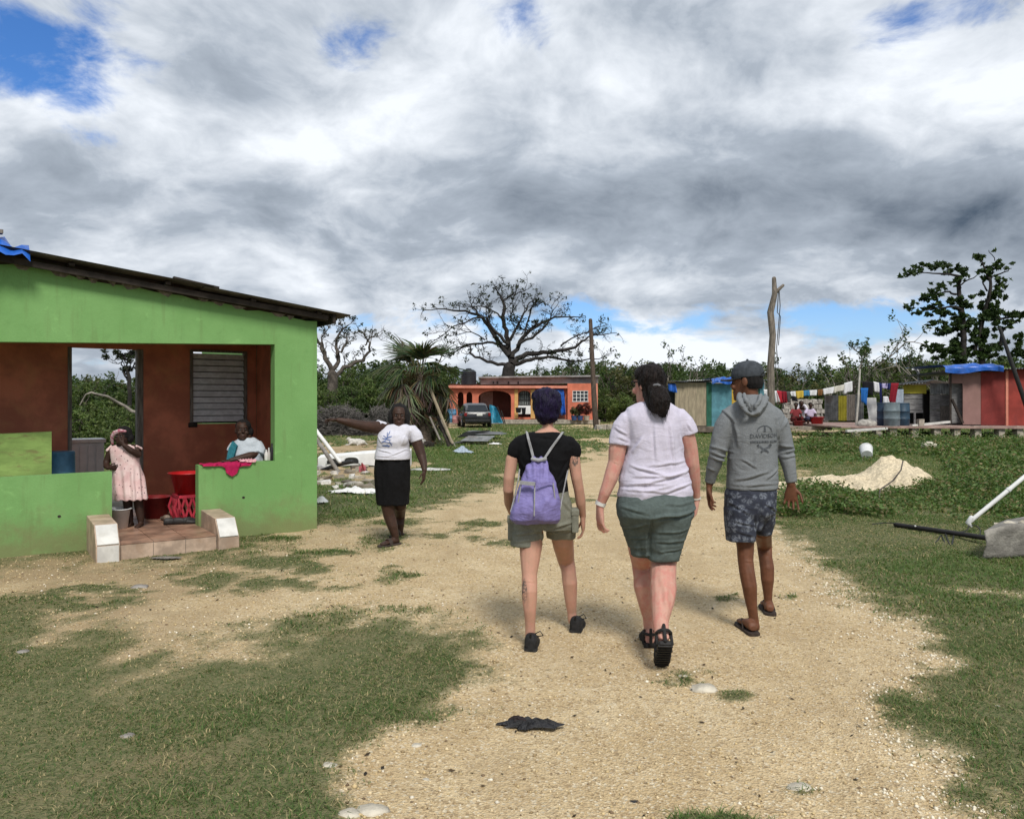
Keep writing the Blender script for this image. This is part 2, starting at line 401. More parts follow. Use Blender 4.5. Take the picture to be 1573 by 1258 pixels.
def grassiness(x, y):
    x = np.asarray(x, float); y = np.asarray(y, float)
    ys = np.maximum(y, 0.7); u = CX+x/ys*FPX; v = HY+CAMH/ys*FPX
    wob = fbm(x*1.1, y*1.1, 0, 11, 4)*1.1+fbm(x*4.7, y*4.7, 0, 12, 3)*.8+fbm(x*17, y*17, 0, 13, 2)*.35
    sd = poly_sd(u, v, PATH)
    g = .5+np.clip(-sd*ys/FPX*1.7/.62, -1.25, 1.25)*.5+wob*.32*np.clip(1.25-np.abs(sd)*ys/FPX*1.1, .3, 1)
    for (a, b, ru, rv) in ISL:
        q = 1-np.hypot((u-a)/(ru*1.25), (v-b)/(rv*1.5))
        g = np.maximum(g, np.where(q > -.6, .30+q*.55+wob*.62, -9))
    for (a, b, ru, rv) in FARBARE:
        q = 1-np.hypot((u-a)/ru, (v-b)/rv); g = np.where(q > -.6, np.minimum(g, .55-q*.8+wob*.9), g)
    # thin, worn patches inside the turf
    thin = fbm(x*.8+5, y*.8, 0, 23, 4)
    bare = np.exp(-(((u-430)/330)**2+((v-1175)/50)**2)) + np.exp(-(((u-600)/130)**2+((v-1205)/70)**2))*1.3 + np.exp(-(((u-60)/160)**2+((v-1140)/30)**2))*.7
    yard = np.exp(-(((u-430)/260)**2+((v-862)/26)**2))*.35
    return np.clip(g - np.clip(thin-.12, 0, 1)*1.1 - bare*.20*(1+wob*1.8) - yard*0, 0, 1)
def m_ground():
    m = bpy.data.materials.new('ground_soil'); m.use_nodes = True; t = NT(m.node_tree); b = m.node_tree.nodes['Principled BSDF']
    v = t.new('ShaderNodeTexCoord').outputs['Object']
    g = t.new('ShaderNodeAttribute', attribute_name='grass').outputs['Fac']
    n1 = t.noise(v, 2.2, 6, .6); n2 = t.noise(v, 26, 6, .7); n3 = t.noise(v, 90, 4, .7)
    grav = t.mix(t.mapr(n1, .35, .65), (.48, .355, .195), (.585, .455, .27))
    grav = t.mix(t.mapr(n2, .44, .66), grav, (.42, .31, .175))
    grav = t.mix(t.math('MULTIPLY', t.mapr(n3, .52, .68), .65), grav, (.72, .635, .46))
    vor = t.voro(v, 85, 'F1', 'Color'); sx = t.sep(vor)[0]
    grav = t.mix(t.math('MULTIPLY', t.mapr(sx, .80, .92), .55), grav, (.20, .13, .07))
    grav = t.mix(t.math('MULTIPLY', t.mapr(t.sep(vor)[1], .84, .95), .6), grav, (.74, .66, .50))
    grav = t.mix(t.math('MULTIPLY', t.mapr(t.noise(t.mapping(v, (1, .35, 1)), 1.1, 5, .6, .8), .48, .70), .55), grav, (.40, .30, .175))
    grav = t.mix(t.math('MULTIPLY', t.mapr(t.noise(t.mapping(v, (1, .5, 1), (4, 2, 0)), 2.6, 5, .65, .8), .55, .74), .5), grav, (.64, .535, .36))
    # dusty grey-brown yard soil in front of the house
    X, Y, Z = t.sep(v)
    yard = t.math('MULTIPLY', t.mapr(X, -1.2, -3.2), t.mapr(t.noise(v, .9, 4, .6), .3, .55))
    grav = t.mix(t.math('MULTIPLY', yard, .75), grav, t.mix(t.mapr(n2, .4, .6), (.27, .19, .105), (.36, .27, .165)))
    turf = t.mix(t.mapr(n2, .35, .65), (.090, .110, .044), (.185, .170, .088))
    turf = t.mix(t.mapr(t.noise(v, 1.1, 5, .65), .50, .70), turf, (.21, .175, .095))
    far = t.mapr(Y, 9.0, 24.0)
    fart = t.mix(t.mapr(t.noise(v, .55, 7, .7), .36, .64), (.085, .115, .034), (.175, .175, .065))
    fart = t.mix(t.mapr(t.noise(v, 3.0, 5, .7), .42, .66), fart, (.062, .090, .028))
    turf = t.mix(far, turf, fart)
    gm = t.mapr(t.math('ADD', g, t.math('MULTIPLY', t.math('SUBTRACT', n2, .5), .8)), .30, .72)
    t.l.new(t.mix(gm, grav, turf), b.inputs['Base Color']); b.inputs['Roughness'].default_value = .92; b.inputs['Specular IOR Level'].default_value = .15
    h = t.math('ADD', t.math('MULTIPLY', n3, .5), t.math('ADD', n2, t.math('MULTIPLY', t.voro(v, 85), .9)))
    t.l.new(t.bump(h, .75, .014), b.inputs['Normal'])
    return m
M_LEAF = mat_leaf('leaf', .28); M_BLADE = mat_leaf('grass_blade', .3, .6)
def build_ground():
    ys = np.concatenate([np.linspace(-40, 1.5, 30), np.arange(1.55, 13.0, .06), 13.0*np.exp(np.linspace(.006, math.log(3000/13.0), 210))])
    xh = np.concatenate([np.arange(0, 7.0, .06), 7.0*np.exp(np.linspace(.01, math.log(2500/7.0), 85))])
    xs = np.concatenate([-xh[:0:-1], xh])
    XX, YY = np.meshgrid(xs, ys); x, y = XX.ravel(), YY.ravel()
    g = grassiness(x, y)
    z = gz(x, y) + (g-.5)*.022*np.clip((14-y)/4, 0, 1)
    z += fbm(x*14, y*14, 0, 31, 2)*.003*np.clip((9-y)/3, 0, 1)
    nx, ny = len(xs), len(ys); i = np.arange(nx*ny).reshape(ny, nx)
    F = np.stack([i[:-1, :-1], i[:-1, 1:], i[1:, 1:], i[1:, :-1]], -1).reshape(-1, 4)
    me = np_mesh('ground', np.stack([x, y, z], 1), F, m_ground(), smooth=True)
    at = me.attributes.new('grass', 'FLOAT', 'POINT'); at.data.foreach_set('value', g.astype(np.float32))
    o = link('ground', me); setp(o, 'sandy gravel track and worn turf of the open village ground', kind='structure')
build_ground()
def surf_z(x, y):
    return gz(x, y) + (grassiness(x, y)-.5)*.022*np.clip((14-np.asarray(y))/4, 0, 1)
def szf(x, y): return float(surf_z(np.array([x]), np.array([y]))[0])

def house_mask(x, y):   # True where the green house stands
    s = (x-HA.x)*HT.x+(y-HA.y)*HT.y; n = (x-HA.x)*HN.x+(y-HA.y)*HN.y
    return (n > -.02) & (s > -4) & (s < HL+.02) & (n < 6)
HA = Vector(((0-CX)*7.6/FPX, 7.6, 0)); HB = Vector(((487-CX)*9.4/FPX, 9.4, 0)); HT = (HB-HA); HL = HT.length; HT.normalize(); HN = Vector((-HT.y, HT.x, 0))

def blades(name, N, y0, y1, h0, h1, w, seed, thresh=.5, pal=None, label='', lean=1.5, region=None, power=1.0):
    r = np.random.default_rng(seed)
    # uniform over the visible wedge, denser when near
    t = r.random(N)**power; y = y0+(y1-y0)*t if power != 1 else np.sqrt(y0*y0+(y1*y1-y0*y0)*t)
    x = (r.random(N)*2-1)*(.655*y+1.5)
    g = grassiness(x, y); cl = fbm(x*2.1, y*2.1, 0, 71, 3)
    keep = r.random(N) < np.clip((g-.30)/.42, 0, 1)**1.3*(.62+.9*np.clip(cl+.25, 0, 1))+.0
    keep &= ~house_mask(x, y)
    if region is not None: keep &= region(x, y, r)
    x, y, g, cl = x[keep], y[keep], g[keep], cl[keep]; n = len(x)
    z = surf_z(x, y)-.004
    lush = np.clip(.5+fbm(x*.45, y*.45, 0, 81, 3)*1.1+cl*.4, 0, 1)
    h = (h0+(h1-h0)*r.random(n)**1.6)*(.55+.75*lush)*np.clip(g*1.5, .45, 1.0)
    az = r.random(n)*2*np.pi; ln = lean*(.3+r.random(n))*h; wd = w*(.6+.8*r.random(n))
    dx, dy = np.cos(az), np.sin(az); px, py = -dy*wd/2, dx*wd/2
    P = np.stack([x, y, z], 1)
    v0 = P+np.stack([px, py, np.zeros(n)], 1); v1 = P-np.stack([px, py, np.zeros(n)], 1)
    mid = P+np.stack([dx*ln*.35, dy*ln*.35, h*.50], 1); v2 = mid-np.stack([px, py, np.zeros(n)], 1)*.75; v3 = mid+np.stack([px, py, np.zeros(n)], 1)*.75
    tip = P+np.stack([dx*ln, dy*ln, h*(.45+.4*r.random(n))], 1)
    V = np.stack([v0, v1, v2, v3, tip], 1).reshape(-1, 3)
    if y0 >= 10:    # far blades: one triangle each
        V = np.stack([v0, v1, tip], 1).reshape(-1, 3)
    b = np.arange(n)*5; F = np.arange(3*n).reshape(-1, 3) if y0 >= 10 else np.concatenate([np.stack([b, b+1, b+2], 1), np.stack([b, b+2, b+3], 1), np.stack([b+3, b+2, b+4], 1)])
    pal = np.array(pal or [(.058, .110, .028), (.088, .148, .040), (.135, .165, .056), (.36, .30, .16)])
    q = r.random(n); dry = np.clip(.34-.30*lush+.22*(1-g), .03, .65)
    c = pal[0]*(1-lush[:, None])+pal[1]*lush[:, None]
    c = np.where((r.random(n) < .35)[:, None], pal[2], c); c = np.where((q < dry)[:, None], pal[3]*(.6+.6*r.random(n))[:, None], c)
    c = c*(.75+.5*r.random(n))[:, None]
    C = np.repeat(c, 3 if y0 >= 10 else 5, 0)
    o = link(name, np_mesh(name, V, F, M_BLADE, C)); setp(o, label, 'grass', kind='stuff'); return o
blades('grass', 300000, 2.3, 5.2, .012, .038, .0042, 101, label='short scruffy turf beside the gravel track')
blades('grass', 330000, 5.2, 10.5, .015, .045, .0075, 102, label='short turf around the green house and along the track')
blades('grass', 230000, 10.5, 24, .03, .10, .018, 103, label='patchy grass of the yard behind the pointing woman')
blades('grass', 170000, 24, 58, .04, .16, .05, 104, label='rough grass of the far yard before the orange house')
def tuft_region(x, y, r): return (fbm(x*1.7+3, y*1.7, 0, 57, 3)+.25*fbm(x*7, y*7, 0, 58, 2) > .20)
blades('grass', 70000, 2.3, 9.5, .03, .08, .0042, 105, label='taller tufts of grass standing in the worn turf', lean=.9, region=tuft_region)
blades('straw', 60000, 2.3, 9.0, .006, .012, .0035, 106, pal=[(.30, .24, .125), (.24, .19, .10), (.34, .28, .16), (.20, .15, .08)], label='dry straw and dead blades lying on the turf', lean=4.5)
def pebbles():
    r = np.random.default_rng(5); N = 120000
    y = np.sqrt(2.4**2+(9.5**2-2.4**2)*r.random(N)**1.35); x = (r.random(N)*2-1)*(.655*y+1.5)
    g = grassiness(x, y); edge = np.exp(-((g-.33)/.22)**2)
    u, v = pix(x, y); right = np.clip((u-1150)/200, 0, 1)
    keep = (g < .6) & (r.random(N) < .20+edge*.55*(.4+right)+.25*np.clip((v-1050)/200, 0, 1)) & ~house_mask(x, y)
    x, y, g, edge = x[keep], y[keep], g[keep], edge[keep]; n = len(x)
    s = .0028+.0085*r.random(n)**3.2+.005*edge*r.random(n)**2
    z = surf_z(x, y)+s*.15
    base = np.array([(1,0,0),(0,1,0),(-1,0,0),(0,-1,0),(0,0,.7),(0,0,-.7)], float)
    V = base[None]*(.6+.7*r.random((n, 6, 1))); a = r.random(n)*6.28; ca, sa = np.cos(a), np.sin(a)
    V = np.stack([V[..., 0]*ca[:, None]-V[..., 1]*sa[:, None], V[..., 0]*sa[:, None]+V[..., 1]*ca[:, None], V[..., 2]], -1)
    V = V*s[:, None, None]+np.stack([x, y, z], 1)[:, None]
    f = np.array([(0,1,4),(1,2,4),(2,3,4),(3,0,4),(1,0,5),(2,1,5),(3,2,5),(0,3,5)])
    F = (np.arange(n)*6)[:, None, None]+f[None]
    pal = np.array([(.50, .385, .21), (.60, .49, .31), (.72, .66, .54), (.33, .24, .13), (.17, .12, .075)])
    c = pal[r.choice(5, n, p=[.44, .27, .06, .16, .07])]*(.8+.35*r.random(n))[:, None]
    rt = (x/y*FPX+CX > 1180) & (edge > .35) & (r.random(n) < .6); c[rt] = np.array((.70, .64, .51))
    m = mat_leaf('pebble', 0.0, .85)
    o = link('gravel', np_mesh('gravel', V.reshape(-1, 3), F.reshape(-1, 3), m, np.repeat(c, 6, 0))); setp(o, 'loose pale gravel strewn over the sandy track', 'gravel', kind='stuff')
pebbles()
# ---- leafy weeds on the right of the track
def weeds():
    r = np.random.default_rng(9); V = []; C = []
    POL = [(1195, 792), (1300, 800), (1400, 792), (1573, 812), (1800, 860), (1800, 655), (1573, 662), (1230, 668), (1205, 680), (1240, 700), (1215, 740)]
    N = 11000; cen = []
    v = 668+ (810-668)*r.random(N)**1.0; u = 1190+r.random(N)*520
    d = CAMH*FPX/(v-HY); x = (u-CX)/FPX*d; y = d
    k = (poly_sd(u, v, POL) > 0)
    # keep the sand pile and a mown strip clear
    pile = (((u-1335)/140)**2+((v-735)/22)**2 < 1) | (((u-1390)/75)**2+((v-724)/26)**2 < 1)
    strip = (v > 700) & (v < 716) & (u < 1290)
    low = fbm(x*.5, y*.5, 0, 44, 3)
    edge = poly_sd(u, v, POL)+fbm(x*.9, y*.9, 0, 46, 3)*22
    k = (edge > 0) & ~pile & ~strip & (r.random(N) < np.clip(low*1.6+.75, .12, 1)*np.clip(edge/14, .15, 1))
    x, y, u, v, low = x[k], y[k], u[k], v[k], low[k]
    tall = np.where((v > 742), .20, .24)*(.25+1.5*np.clip(low+.25, 0, 1))*(.6+.8*r.random(len(x)))
    V = []; C = []
    pal = np.array([(.062, .112, .030), (.092, .150, .044), (.135, .168, .060), (.20, .165, .085)])
    for i in range(len(x)):
        nl = 22; h = tall[i]*(.6+.7*r.random()); sc = .024 if y[i] < 15 else .040
        a = r.random(nl)*6.283; rad = .16*r.random(nl)**.6*(1 if y[i] < 15 else 1.6); zz = h*r.random(nl)**.8
        c = np.stack([x[i]+np.cos(a)*rad, y[i]+np.sin(a)*rad, zz+.01], 1)
        t = r.normal(size=(nl, 3)); t[:, 2] = t[:, 2]*.6+.25; t /= np.linalg.norm(t, axis=1)[:, None]
        b = np.cross(t, r.normal(size=(nl, 3))); b /= np.linalg.norm(b, axis=1)[:, None]
        L = sc*(.7+.9*r.random(nl))[:, None]
        V.append(np.stack([c-t*L, c+b*L*.5, c+t*L, c-b*L*.5], 1).reshape(-1, 3))
        cc = pal[r.choice(4, nl, p=[.27, .33, .24, .16])]*(.7+.6*r.random((nl, 1)))
        C.append(np.repeat(cc, 4, 0))
    V = np.concatenate(V); C = np.concatenate(C); F = np.arange(len(V)).reshape(-1, 4)
    o = link('weeds', np_mesh('weeds', V, F, M_LEAF, C)); setp(o, 'low leafy weeds and vines around the sand pile', 'weeds', kind='stuff')
weeds()
# ================================================================ GREEN HOUSE
def H(s, z, n=0.0): return HA+HT*s+HN*n+Vector((0, 0, z))     # house frame: along facade, up, inward
def hs(u, n=0.0):      # pixel column -> s on the plane n metres behind the facade
    dx, dy = (u-CX)/FPX, 1.0
    o = HA+HN*n; den = dx*HN.x+dy*HN.y; k = (o.x*HN.x+o.y*HN.y)/den
    p = Vector((dx*k, dy*k, 0)); return (p-o).dot(HT), k
def hz(u, v, n=0.0):
    s, k = hs(u, n); return s, CAMH-(v-HY)*k/FPX
M_GREEN = bpy.data.materials.new('green_stucco')
def _green(m, base, hi, dirt):
    m.use_nodes = True; t = NT(m.node_tree); b = m.node_tree.nodes['Principled BSDF']
    v = t.new('ShaderNodeTexCoord').outputs['Object']; X, Y, Z = t.sep(v)
    n = t.noise(v, 1.6, 6, .6); n2 = t.noise(v, 9, 6, .65); n3 = t.noise(v, 60, 4, .6)
    c = t.mix(t.mapr(n, .35, .68), base, hi)
    c = t.mix(t.math('MULTIPLY', t.mapr(n2, .55, .75), .30), c, tuple(q*.72 for q in base))
    run = t.noise(t.mapping(v, (5, 5, .5)), 3.0, 5, .6)
    c = t.mix(t.math('MULTIPLY', t.mapr(run, .52, .72), .34), c, (.14, .20, .075))
    c = t.mix(t.math('MULTIPLY', t.mapr(t.noise(v, 3.3, 8, .7, 1.0), .60, .66), .45), c, tuple(q*1.25 for q in hi))
    c = t.mix(t.math('MULTIPLY', t.mapr(t.noise(v, 14, 8, .75, .6), .66, .72), .7), c, (.26, .24, .17))
    splash = t.math('MULTIPLY', t.mapr(t.math('ADD', Z, t.math('MULTIPLY', t.noise(v, 5, 7, .7), .9)), .95, .42), dirt)   # mud splashed on the foot of the wall
    c = t.mix(splash, c, (.19, .185, .085))
    t.l.new(c, b.inputs['Base Color']); b.inputs['Roughness'].default_value = .82; b.inputs['Specular IOR Level'].default_value = .2
    t.l.new(t.bump(t.math('ADD', n3, t.math('MULTIPLY', n2, 1.2)), .30, .008), b.inputs['Normal'])
_green(M_GREEN, (.160, .325, .108), (.190, .370, .130), .75)
M_GREEN2 = bpy.data.materials.new('green_scuffed'); _green(M_GREEN2, (.20, .33, .09), (.27, .37, .12), .9)
M_GREEN2 = mat('green_scuffed2', (.24, .36, .10), .85, .2, 3, .4, 40, .006, stain=(.20, .155, .07), stain_scale=5.0, stain_amt=.85, stretch=(1, 1, 2.5))
M_BROWN = mat('red_brown_paint', (.53, .180, .105), .75, .22, 2.2, .25, 40, .006, stain=(.55, .27, .12), stain_scale=2.6, stain_amt=.4)
M_RAWEDGE = mat('raw_cement', (.20, .18, .15), .95, .3, 20, .6, 60, .01)
M_DARKWOOD = mat('dark_weathered_wood', (.035, .027, .022), .85, .35, 8, .4, 40, .006, stretch=(1, 1, 1))
M_GREYWOOD = mat('grey_weathered_wood', (.19, .17, .15), .85, .3, 7, .4, 40, .006, stretch=(6, 6, .8))
M_RUSTZ = mat('rusty_roof_sheet', (.075, .066, .060), .7, .35, 4, .2, 60, .003, metal=.2, stain=(.10, .055, .035), stain_scale=1.2, stain_amt=.6)
M_ZINC = mat('zinc', (.20, .21, .215), .45, .25, 4, .1, 60, .003, metal=.55, stain=(.13, .075, .045), stain_scale=1.2, stain_amt=.55)
M_LOUVRE = mat('louvre_grey', (.80, .80, .82), .5, .12, 12, .05)
M_TARP = mat('blue_tarp', (.016, .10, .43), .38, .25, 3, .5, 9, .02, spec=.5)
M_TILE = mat('tile_brown', (.27, .155, .105), .45, .35, 5, .12, 60, .003, stain=(.36, .27, .20), stain_scale=4, stain_amt=.5, spec=.45)
M_TILE2 = mat('tile_beige', (.44, .33, .25), .5, .25, 5, .12, 60, .003, stain=(.30, .19, .12), stain_scale=3, stain_amt=.6)
M_TILEW = mat('tile_white', (.58, .57, .54), .4, .14, 4, .1, 50, .003, stain=(.40, .38, .33), stain_scale=5, stain_amt=.5)
M_SLAB = mat('cement_slab', (.34, .30, .25), .9, .25, 5, .4, 50, .01)
M_WHITEPL = mat('white_plastic', (.62, .63, .63), .5, .08, 6, .08, stain=(.45, .43, .40), stain_amt=.4)
PD = 1.9   # porch depth
house = thing('green_house', H(HL/2, 0, 0), 'lime green stuccoed house with open porch and louvred window', 'house')
def roofz(s): # underside of the roof along the facade
    return 2.905-(2.905-2.515)/(HL-.08)*(abs(s-.05)) if s > .05 else 2.905-(.05-s)*.12
s172, s305, s422 = hs(172)[0], hs(305)[0], hs(422)[0]
SL = -3.2
def facade():
    th = HN*.15; m = MB()
    r = random.Random(3)
    top = []
    ns = 46
    for i in range(ns+1):       # crumbled top edge under the roof
        s = HL-(HL-SL)*i/ns; top.append((s, roofz(s)-.015-abs(r.gauss(0, .018))))
    z172a, z305, z422 = hz(172, 725)[1], hz(305, 715)[1], hz(422, 708)[1]
    zl = hz(0, 735)[1]
    op_l = SL+.55
    poly = [(SL, -.15), (s172, -.15), (s172, z172a), (op_l, zl-.02), (op_l, 2.10), (hs(0)[0], hz(0, 525)[1]), (s422, hz(422, 529)[1]), (s422, z422), (s305, z305), (s305, -.15), (HL, -.15)]
    m.prism([H(s, z) for s, z in poly+[(s, z) for s, z in top]], th)
    return m.build('wall', M_GREEN, house)
wf = facade(); wf['label'] = 'green stucco porch front with low parapet walls'
for (u, v) in ((91, 793), (374, 764)):
    s_, z_ = hz(u, v); mb = MB(); mb.loft([(H(s_, z_, -.004), HT*.016, Vector((0, 0, .013))), (H(s_, z_, .05), HT*.014, Vector((0, 0, .011)))], 12); mb.build('drain_hole', M_DARKWOOD, house)
# ragged raw cement line left where the beam meets the roof
m = MB(); r = random.Random(5); s = .1
while s < HL-.1:
    if r.random() < .7:
        L = r.uniform(.06, .2); z = roofz(s+L/2)-.035; m.prism([H(s, roofz(s)-.01, -.006), H(s+L*.3, z-r.uniform(.0, .03), -.006), H(s+L*.7, z-r.uniform(.0, .035), -.006), H(s+L, roofz(s+L)-.01, -.006)], HN*.03)
        s += L
    s += r.uniform(.02, .16)
setp(m.build('crumbled_edge', M_RAWEDGE, house), kind='stuff')
# side and partition walls
def wallpoly(pts, n0, n1, name, mt):
    return MB().prism([H(s, z, n0) for s, z in pts], HN*(n1-n0)).build(name, mt, house)
MB().prism([H(HL-.15, -.15, .152), H(HL-.15, -.15, 5.2), H(HL-.15, 2.46, 5.2), H(HL-.15, 2.46, .152)], HT*.15).build('wall', M_GREEN, house)
MB().prism([H(SL, -.15, .152), H(SL, -.15, 5.2), H(SL, 2.40, 5.2), H(SL, 2.40, .152)], HT*.15).build('wall', M_GREEN, house)
# inner porch faces painted red brown (end walls)
MB().prism([H(HL-.165, .1, .156), H(HL-.165, .1, PD), H(HL-.165, 2.45, PD), H(HL-.165, 2.45, .156)], HT*.012).build('wall_lining', M_BROWN, house)
# brown back wall with door and window openings
d0, d1 = hs(104, PD)[0], hs(220, PD)[0]; zd = hz(160, 535, PD)[1]
w0, w1 = hs(294, PD)[0], hs(377, PD)[0]; zw1 = hz(335, 540, PD)[1]; zw0 = hz(335, 651, PD)[1]
m = MB(); th = HN*.14; E = HL-.17
def pr(m, a, b, z0, z1): m.prism([H(a, z0, PD), H(b, z0, PD), H(b, z1, PD), H(a, z1, PD)], th)
pr(m, SL+.16, d0, .1, 2.75); pr(m, d0, d1, zd, 2.75); pr(m, d1, w0, .1, 2.70); pr(m, w0, w1, .1, zw0); pr(m, w0, w1, zw1, 2.62); pr(m, w1, E, .1, 2.5)
m.build('wall', M_BROWN, house)['label'] = 'red brown inner porch wall with doorway'
for a, b in ((d0, d0+.045), (d1-.07, d1)):
    MB().prism([H(a, .15, PD-.012), H(b, .15, PD-.012), H(b, zd, PD-.012), H(a, zd, PD-.012)], HN*.17).build('door_jamb', M_GREYWOOD, house)
# louvred window: frame and single slats
window = MB().prism([H(w0-.018, zw1-.012, PD-.02), H(w1+.018, zw1-.012, PD-.02), H(w1+.018, zw1+.012, PD-.02), H(w0-.018, zw1+.012, PD-.02)], HN*.1).build('window', M_GREYWOOD, house); window['label'] = 'grey louvred window in the red brown wall'
for a, b in ((w0-.02, w0+.02), (w1-.02, w1+.02)): MB().prism([H(a, zw0, PD-.021), H(b, zw0, PD-.021), H(b, zw1-.013, PD-.021), H(a, zw1-.013, PD-.021)], HN*.1).build('frame', M_GREYWOOD, window)
MB().prism([H(w0+.021, zw0+.01, PD+.062), H(w1-.021, zw0+.01, PD+.062), H(w1-.021, zw1-.05, PD+.062), H(w0+.021, zw1-.05, PD+.062)], HN*.01).build('added_dark_backing', M_DARKWOOD, window)  # added dark sheet: hides the bright sky, stands in for shade between slats
nsl = 11; zt = zw1-.035
for i in range(nsl):
    z0 = zw0+.02+(zt-zw0-.02)*i/nsl; z1 = zw0+.02+(zt-zw0-.02)*(i+1)/nsl
    MB().prism([H(w0+.022, z0+.012, PD-.004), H(w1-.022, z0+.012, PD-.004), H(w1-.022, z1-.002, PD+.030), H(w0+.022, z1-.002, PD+.030)], HN*.006+Vector((0, 0, .004))).build('louvre_slat', M_LOUVRE, window)
MB().prism([H(w0-.04, zw0-.04, PD-.03), H(w0+.07, zw0-.04, PD-.03), H(w0+.07, zw0+.02, PD-.03), H(w0-.04, zw0+.02, PD-.03)], HN*.03).build('sill_stub', M_DARKWOOD, window)
# floor slab and tiled step
zF = .15
MB().prism([H(SL+.16, -.15, .155), H(HL-.17, -.15, .155), H(HL-.17, -.15, 5.0), H(SL+.16, -.15, 5.0)], (0, 0, .15+zF-.006)).build('floor', M_SLAB, house)
a, b = s172-.02, s305+.02; outp = -.72
step = MB().prism([H(a, -.12, outp+.012), H(b, -.12, outp+.012), H(b, -.12, .153), H(a, -.12, .153)], (0, 0, .12+zF-.008)).build('step', M_SLAB, house)
k = 3
for i in range(k):
    q0 = a+(b-a)*i/k; q1 = a+(b-a)*(i+1)/k-.006
    MB().prism([H(q0, -.10, outp), H(q1, -.10, outp), H(q1, zF-.012, outp), H(q0, zF-.012, outp)], HN*.011).build('tile', M_TILE2, step)
    for j in range(4):
        n0 = outp+.0+j*.42; n1 = n0+.412
        qa, qb = q0, q1
        MB().prism([H(qa, zF-.008, n0), H(qb, zF-.008, n0), H(qb, zF-.008, n1), H(qa, zF-.008, n1)], (0, 0, .010)).build('tile', M_TILE, step)
for i in range(8):   # porch floor tiles beyond the step, seen through the gap
    for j in range(3):
        q0 = s172-.9+i*.36; n0 = .98+j*.30+.012
        MB().prism([H(q0, zF-.005, n0), H(q0+.354, zF-.005, n0), H(q0+.354, zF-.005, n0+.294), H(q0, zF-.005, n0+.294)], (0, 0, .007)).build('tile', M_TILE, step)
# sloped tiled cheek blocks beside the step
for (u0, u1, vt, vb, side) in ((135, 172, 812, 866, 0), (313, 349, 796, 846, 1)):
    c0 = a-.215 if side == 0 else b+.004; c1 = c0+.205; ztop = .36 if side == 0 else .33
    mb = MB(); p = [(outp-.06, -.12), (outp-.06, ztop-.20), (outp+.10, ztop-.02), (-.006, ztop), (-.006, -.12)]
    mb.prism([H(c0, z, n) for n, z in p], HT*(c1-c0)); ck = mb.build('step_cheek', M_TILE2, house, bevel=.006)
    MB().prism([H(c0+.01, ztop-.195, outp-.064), H(c1-.01, ztop-.195, outp-.064), H(c1-.01, ztop-.028, outp+.085), H(c0+.01, ztop-.028, outp+.085)], Vector((0, 0, .008))-HN*.004).build('tile', M_TILEW, ck)
    if side == 0:
        MB().prism([H(c0+.01, -.11, outp-.068), H(c1-.01, -.11, outp-.068), H(c1-.01, ztop-.205, outp-.068), H(c0+.01, ztop-.205, outp-.068)], HN*.007).build('tile', M_TILEW, ck)
# roof: fascia, rafters, corrugated sheets
roof = MB()
roof.bar(H(-.1, roofz(-.1)+.028, -.10), H(HL+.10, roofz(HL)+.02, -.10), .035, .058)
roof.bar(H(-.1, roofz(-.1)+.028, -.10), H(SL-.2, roofz(SL)+.02, -.10), .035, .058)
roof = roof.build('roof', M_DARKWOOD, house); roof['label'] = 'dark weathered timber roof edge with corrugated sheets'
for n_ in (.02, .9, 1.75):
    MB().bar(H(.02, roofz(.02)+.022, n_), H(HL+.16, roofz(HL)+.010, n_), .05, .055).build('rafter', M_DARKWOOD, roof)
    MB().bar(H(.0, roofz(.02)+.022, n_), H(SL-.2, roofz(SL)+.010, n_), .05, .055).build('rafter', M_DARKWOOD, roof)
for s_ in (.6, 1.5, 2.4, HL-.02): MB().bar(H(s_, roofz(s_)+.066, -.14), H(s_, roofz(s_)+.066, 2.2), .05, .03).build('purlin', M_DARKWOOD, roof)
MB().bar(H(HL+.16, roofz(HL)+.02, -.16), H(HL+.16, roofz(HL)+.02, 2.2), .035, .13).build('fascia', M_DARKWOOD, roof)
up = Vector((0, 0, 1))
for k_, (q0, q1, dz) in enumerate(((.0, 1.95, .108), (1.85, HL+.34, .092))):
    for j in range(3):
        n0 = -.22+j*.80
        e0 = H(q0, roofz(q0)+dz, n0); e1 = H(q1, roofz(min(q1, HL))+dz-(max(q1-HL, 0))*.12, n0)
        MB().corr(e0, HN*.86, e1-e0, 11, .010, up).build('roof_sheet', M_RUSTZ, roof)
for j in range(3):
    n0 = -.22+j*.80; e0 = H(.0, roofz(0)+.108, n0); e1 = H(SL-.35, roofz(SL)+.09, n0)
    MB().corr(e0, HN*.86, e1-e0, 11, .010, up).build('roof_sheet', M_RUSTZ, roof)
# blue tarp over the ridge, held by a plank
rnd = random.Random(8); V = []; F = []; nx, ny = 26, 16
for j in range(ny+1):
    for i in range(nx+1):
        s_ = -1.5+1.74*i/nx; n_ = -.30+2.6*j/ny
        z = (roofz(s_)+.155 if s_ < .05 else roofz(s_)+.145)+.05*math.sin(i*.9+j*.5)*math.sin(j*.7)*.6+.035*math.sin(i*2.1-j)
        z += .03
        if j == 0: z -= .16
        if j == 1: z -= .05
        V.append(H(s_, z+.02*rnd.random(), n_ if j else -.27))
for j in range(ny):
    for i in range(nx): q = j*(nx+1)+i; F.append((q, q+1, q+nx+2, q+nx+1))
mb = MB(); mb.add(V, F); o = mb.build('blue_tarp', M_TARP, None, base=H(-.7, 3.05, 1), smooth=True); setp(o, 'crumpled blue tarp draped over the ridge of the green house', 'tarp')
o = MB().bar(H(-.9, roofz(0)+.27, -.2), H(.02, roofz(0)+.255, -.12), .09, .035).build('plank', M_GREYWOOD, None, base=H(-.5, roofz(0)+.32, -.16)); setp(o, 'loose grey plank weighing down the blue tarp on the roof', 'plank')
